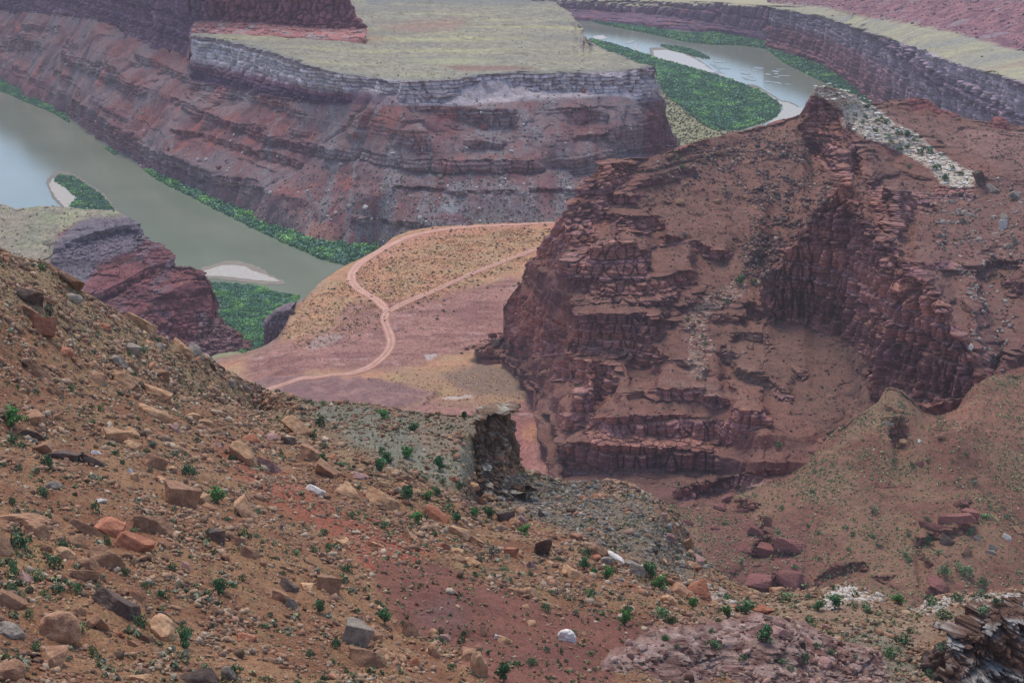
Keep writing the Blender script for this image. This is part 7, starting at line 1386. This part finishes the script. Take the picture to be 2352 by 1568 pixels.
tufts('low_scrub', q, r.uniform(.6, 1.5, len(q)) ** 1.2, pick(r, len(q), [(134, 134, 92), (104, 116, 78), (84, 104, 72), (150, 142, 100)], [4, 3, 3, 2]), r, M_tuft, 8, 'small yellow green scrub dotting the brushy hill', category='scrub')
bn = TERR['bench']
bm_ = pm('bench', [(600, 760), (700, 690), (800, 640), (860, 585), (1000, 530), (1300, 515), (1260, 590), (1100, 650), (900, 720), (860, 760), (700, 800)], 24, 10)
q, n_, a_, b_ = scatter('bench', 620, bm_ + .15 * pm('bench', [(900, 700), (1250, 600), (1200, 700), (900, 800)], 30, 10), r)
tufts('low_scrub', q, r.uniform(1.3, 3.8, len(q)), pick(r, len(q), [(104, 96, 80), (82, 88, 68), (112, 102, 84)], [4, 3, 2]), r, M_tuft, 14, 'dark low bushes dotting the orange bench', qs=.25, category='scrub', hs=.4)
q, n_, a_, b_ = scatter('bench', 9000, bm_ * (.4 + sm(-.2, .3, nz(bn['P'], 30, 3, 212))) + .25 * pm('bench', [(850, 880), (1000, 842), (1200, 860), (1200, 940), (1000, 930)], 30, 14), r, screen=.2)
tufts('dry_grass', q, r.uniform(.9, 2.1, len(q)), pick(r, len(q), [(204, 160, 112), (188, 142, 98), (164, 132, 98)], [4, 3, 2]), r, M_tuft, 5, 'pale yellow grass tufts on the orange bench', qs=.4, hs=.3)
q, n_, a_, b_ = scatter('mesa_slope', 1500, sm(300, 480, ms['py']) * sm(560, 760, ms['px']) + .15 * (ms['py'] > 170) * sm(800, 900, ms['px']), r)
tufts('low_scrub', q, r.uniform(1.4, 3.6, len(q)), pick(r, len(q), [(96, 100, 88), (84, 96, 80), (130, 122, 90)], [4, 3, 2]), r, M_tuft, 8, 'sparse dull green scrub on the grey talus of the mesa', category='scrub', hs=.5)
q, n_, a_, b_ = scatter('red_butte', 2200, bt['soft'] * .5 + .5 * rr_ + .4 * pm('red_butte', [(1990, 240), (2352, 298), (2352, 400), (2100, 300)], 20, 10), r)
tufts('low_scrub', q, r.uniform(1.0, 2.6, len(q)), pick(r, len(q), [(92, 96, 76), (78, 92, 72), (116, 108, 84)], [4, 3, 2]), r, M_tuft, 8, 'sparse scrub on the slopes of the red butte', category='scrub', hs=.5)
q, n_, a_, b_ = scatter('river_spur', 700, 1 + 0 * gs['px'], r)
tufts('low_scrub', q, r.uniform(1.0, 2.4, len(q)), pick(r, len(q), [(104, 108, 84), (84, 96, 74)], [4, 3]), r, M_tuft, 8, 'sparse scrub on the river spur', category='scrub', hs=.5)

mt = TERR['mesa']; rdg = np.interp(mt['px'], [1762, 1900, 1961, 2071, 2217, 2352, 2600], [3, 12, 31, 48, 77, 113, 160])
q, nr_, px_, py_ = scatter('mesa', 2600, (mt['py'] < rdg + 6) * 1.0 + .02, r, screen=.3)
stones('rubble', q, nr_, pw(r, len(q), 2.2, 11, 2.8), pick(r, len(q), [(132, 100, 98), (108, 78, 82), (150, 130, 126)], [4, 3, 2]), M_stone_far, 16, tilt=.8, label='red and grey blocks on the far slope above the right plateau', **lab)
q, n_, a_, b_ = scatter('mesa_slope', 900, (ms['py'] < 175) * (ms['px'] > 500) * 1.0, r)
tufts('low_scrub', q, r.uniform(1.0, 2.4, len(q)), pick(r, len(q), [(120, 118, 92), (108, 108, 84), (150, 144, 108)], [4, 3, 2]), r, M_tuft, 8, 'sparse scrub dotting the flat top of the mesa', category='scrub', hs=.4)
rq = sample_poly([(1500, 150), (1545, 225), (1600, 272), (1650, 302), (1700, 300), (1690, 326), (1600, 350), (1540, 360), (1500, 320)], 1500, r)
q = np.concatenate([rq, np.full((len(rq), 1), .8)], 1)
tufts('low_scrub', q, r.uniform(1.6, 4.5, len(q)), pick(r, len(q), [(112, 116, 84), (98, 104, 76), (146, 138, 104), (110, 98, 90)], [4, 3, 3, 3]), r, M_tuft, 8, 'olive scrub on the meadow between the far thicket and the mesa foot', category='scrub', hs=.4)
# ================================================================== LIGHT, HAZE, CAMERA
world = bpy.data.worlds.new("World"); scene.world = world; world.use_nodes = True
wn = world.node_tree.nodes; wl = world.node_tree.links
sky = wn.new('ShaderNodeTexSky'); sky.sky_type = 'NISHITA'; sky.sun_disc = False
SUN_EL, SUN_AZ = math.radians(62), math.radians(-15)      # azimuth measured from +Y towards +X
sky.sun_elevation = SUN_EL; sky.sun_rotation = SUN_AZ
sky.air_density = 1.0; sky.dust_density = 3.0; sky.altitude = 1700
bg = wn['Background']; wl.new(sky.outputs[0], bg.inputs['Color']); bg.inputs['Strength'].default_value = 0.215
sd = bpy.data.lights.new('sun', 'SUN'); sd.energy = 2.0; sd.angle = math.radians(26); sd.color = (1, .93, .80)
so = bpy.data.objects.new('sun', sd); COL.objects.link(so)
v = Vector((math.sin(SUN_AZ) * math.cos(SUN_EL), math.cos(SUN_AZ) * math.cos(SUN_EL), math.sin(SUN_EL)))
so.rotation_euler = v.to_track_quat('Z', 'Y').to_euler(); so.location = (0, 500, 900)

# thin bluish haze in the canyon air; its emission stands in for scattered skylight
hm = bpy.data.materials.new('haze_air'); hm.use_nodes = True
N_ = hm.node_tree.nodes; N_.clear(); L_ = hm.node_tree.links
ou = N_.new('ShaderNodeOutputMaterial'); ab = N_.new('ShaderNodeVolumeAbsorption'); em = N_.new('ShaderNodeEmission'); ad = N_.new('ShaderNodeAddShader')
SIG = 1 / 17500
ab.inputs['Color'].default_value = (0, 0, 0, 1); ab.inputs['Density'].default_value = SIG
em.inputs['Color'].default_value = (.26, .265, .36, 1); em.inputs['Strength'].default_value = SIG
L_.new(ab.outputs[0], ad.inputs[0]); L_.new(em.outputs[0], ad.inputs[1]); L_.new(ad.outputs[0], ou.inputs['Volume'])
x0, x1, y0, y1, z0, z1 = -5500, 5500, -600, 10500, -400, 640
V = [(x, y, z) for x in (x0, x1) for y in (y0, y1) for z in (z0, z1)]
me = bpy.data.meshes.new('haze'); me.from_pydata(V, [], [(0, 1, 3, 2), (4, 6, 7, 5), (0, 4, 5, 1), (2, 3, 7, 6), (0, 2, 6, 4), (1, 5, 7, 3)]); me.materials.append(hm)
link('haze', me, kind='structure')

cam = bpy.data.cameras.new('camera'); co = bpy.data.objects.new('camera', cam); COL.objects.link(co)
co.location = (0, 0, HC); co.rotation_euler = (math.pi / 2 - TH, 0, 0)
cam.sensor_fit = 'HORIZONTAL'; cam.angle = math.radians(36); cam.clip_start = 1; cam.clip_end = 40000
scene.camera = co
scene.view_settings.view_transform = 'Standard'; scene.view_settings.look = 'None'; scene.view_settings.exposure = 0
scene.cycles.max_bounces = 4; scene.cycles.diffuse_bounces = 2; scene.cycles.glossy_bounces = 2; scene.cycles.transparent_max_bounces = 4; scene.cycles.volume_bounces = 0
scene.cycles.use_denoising = True
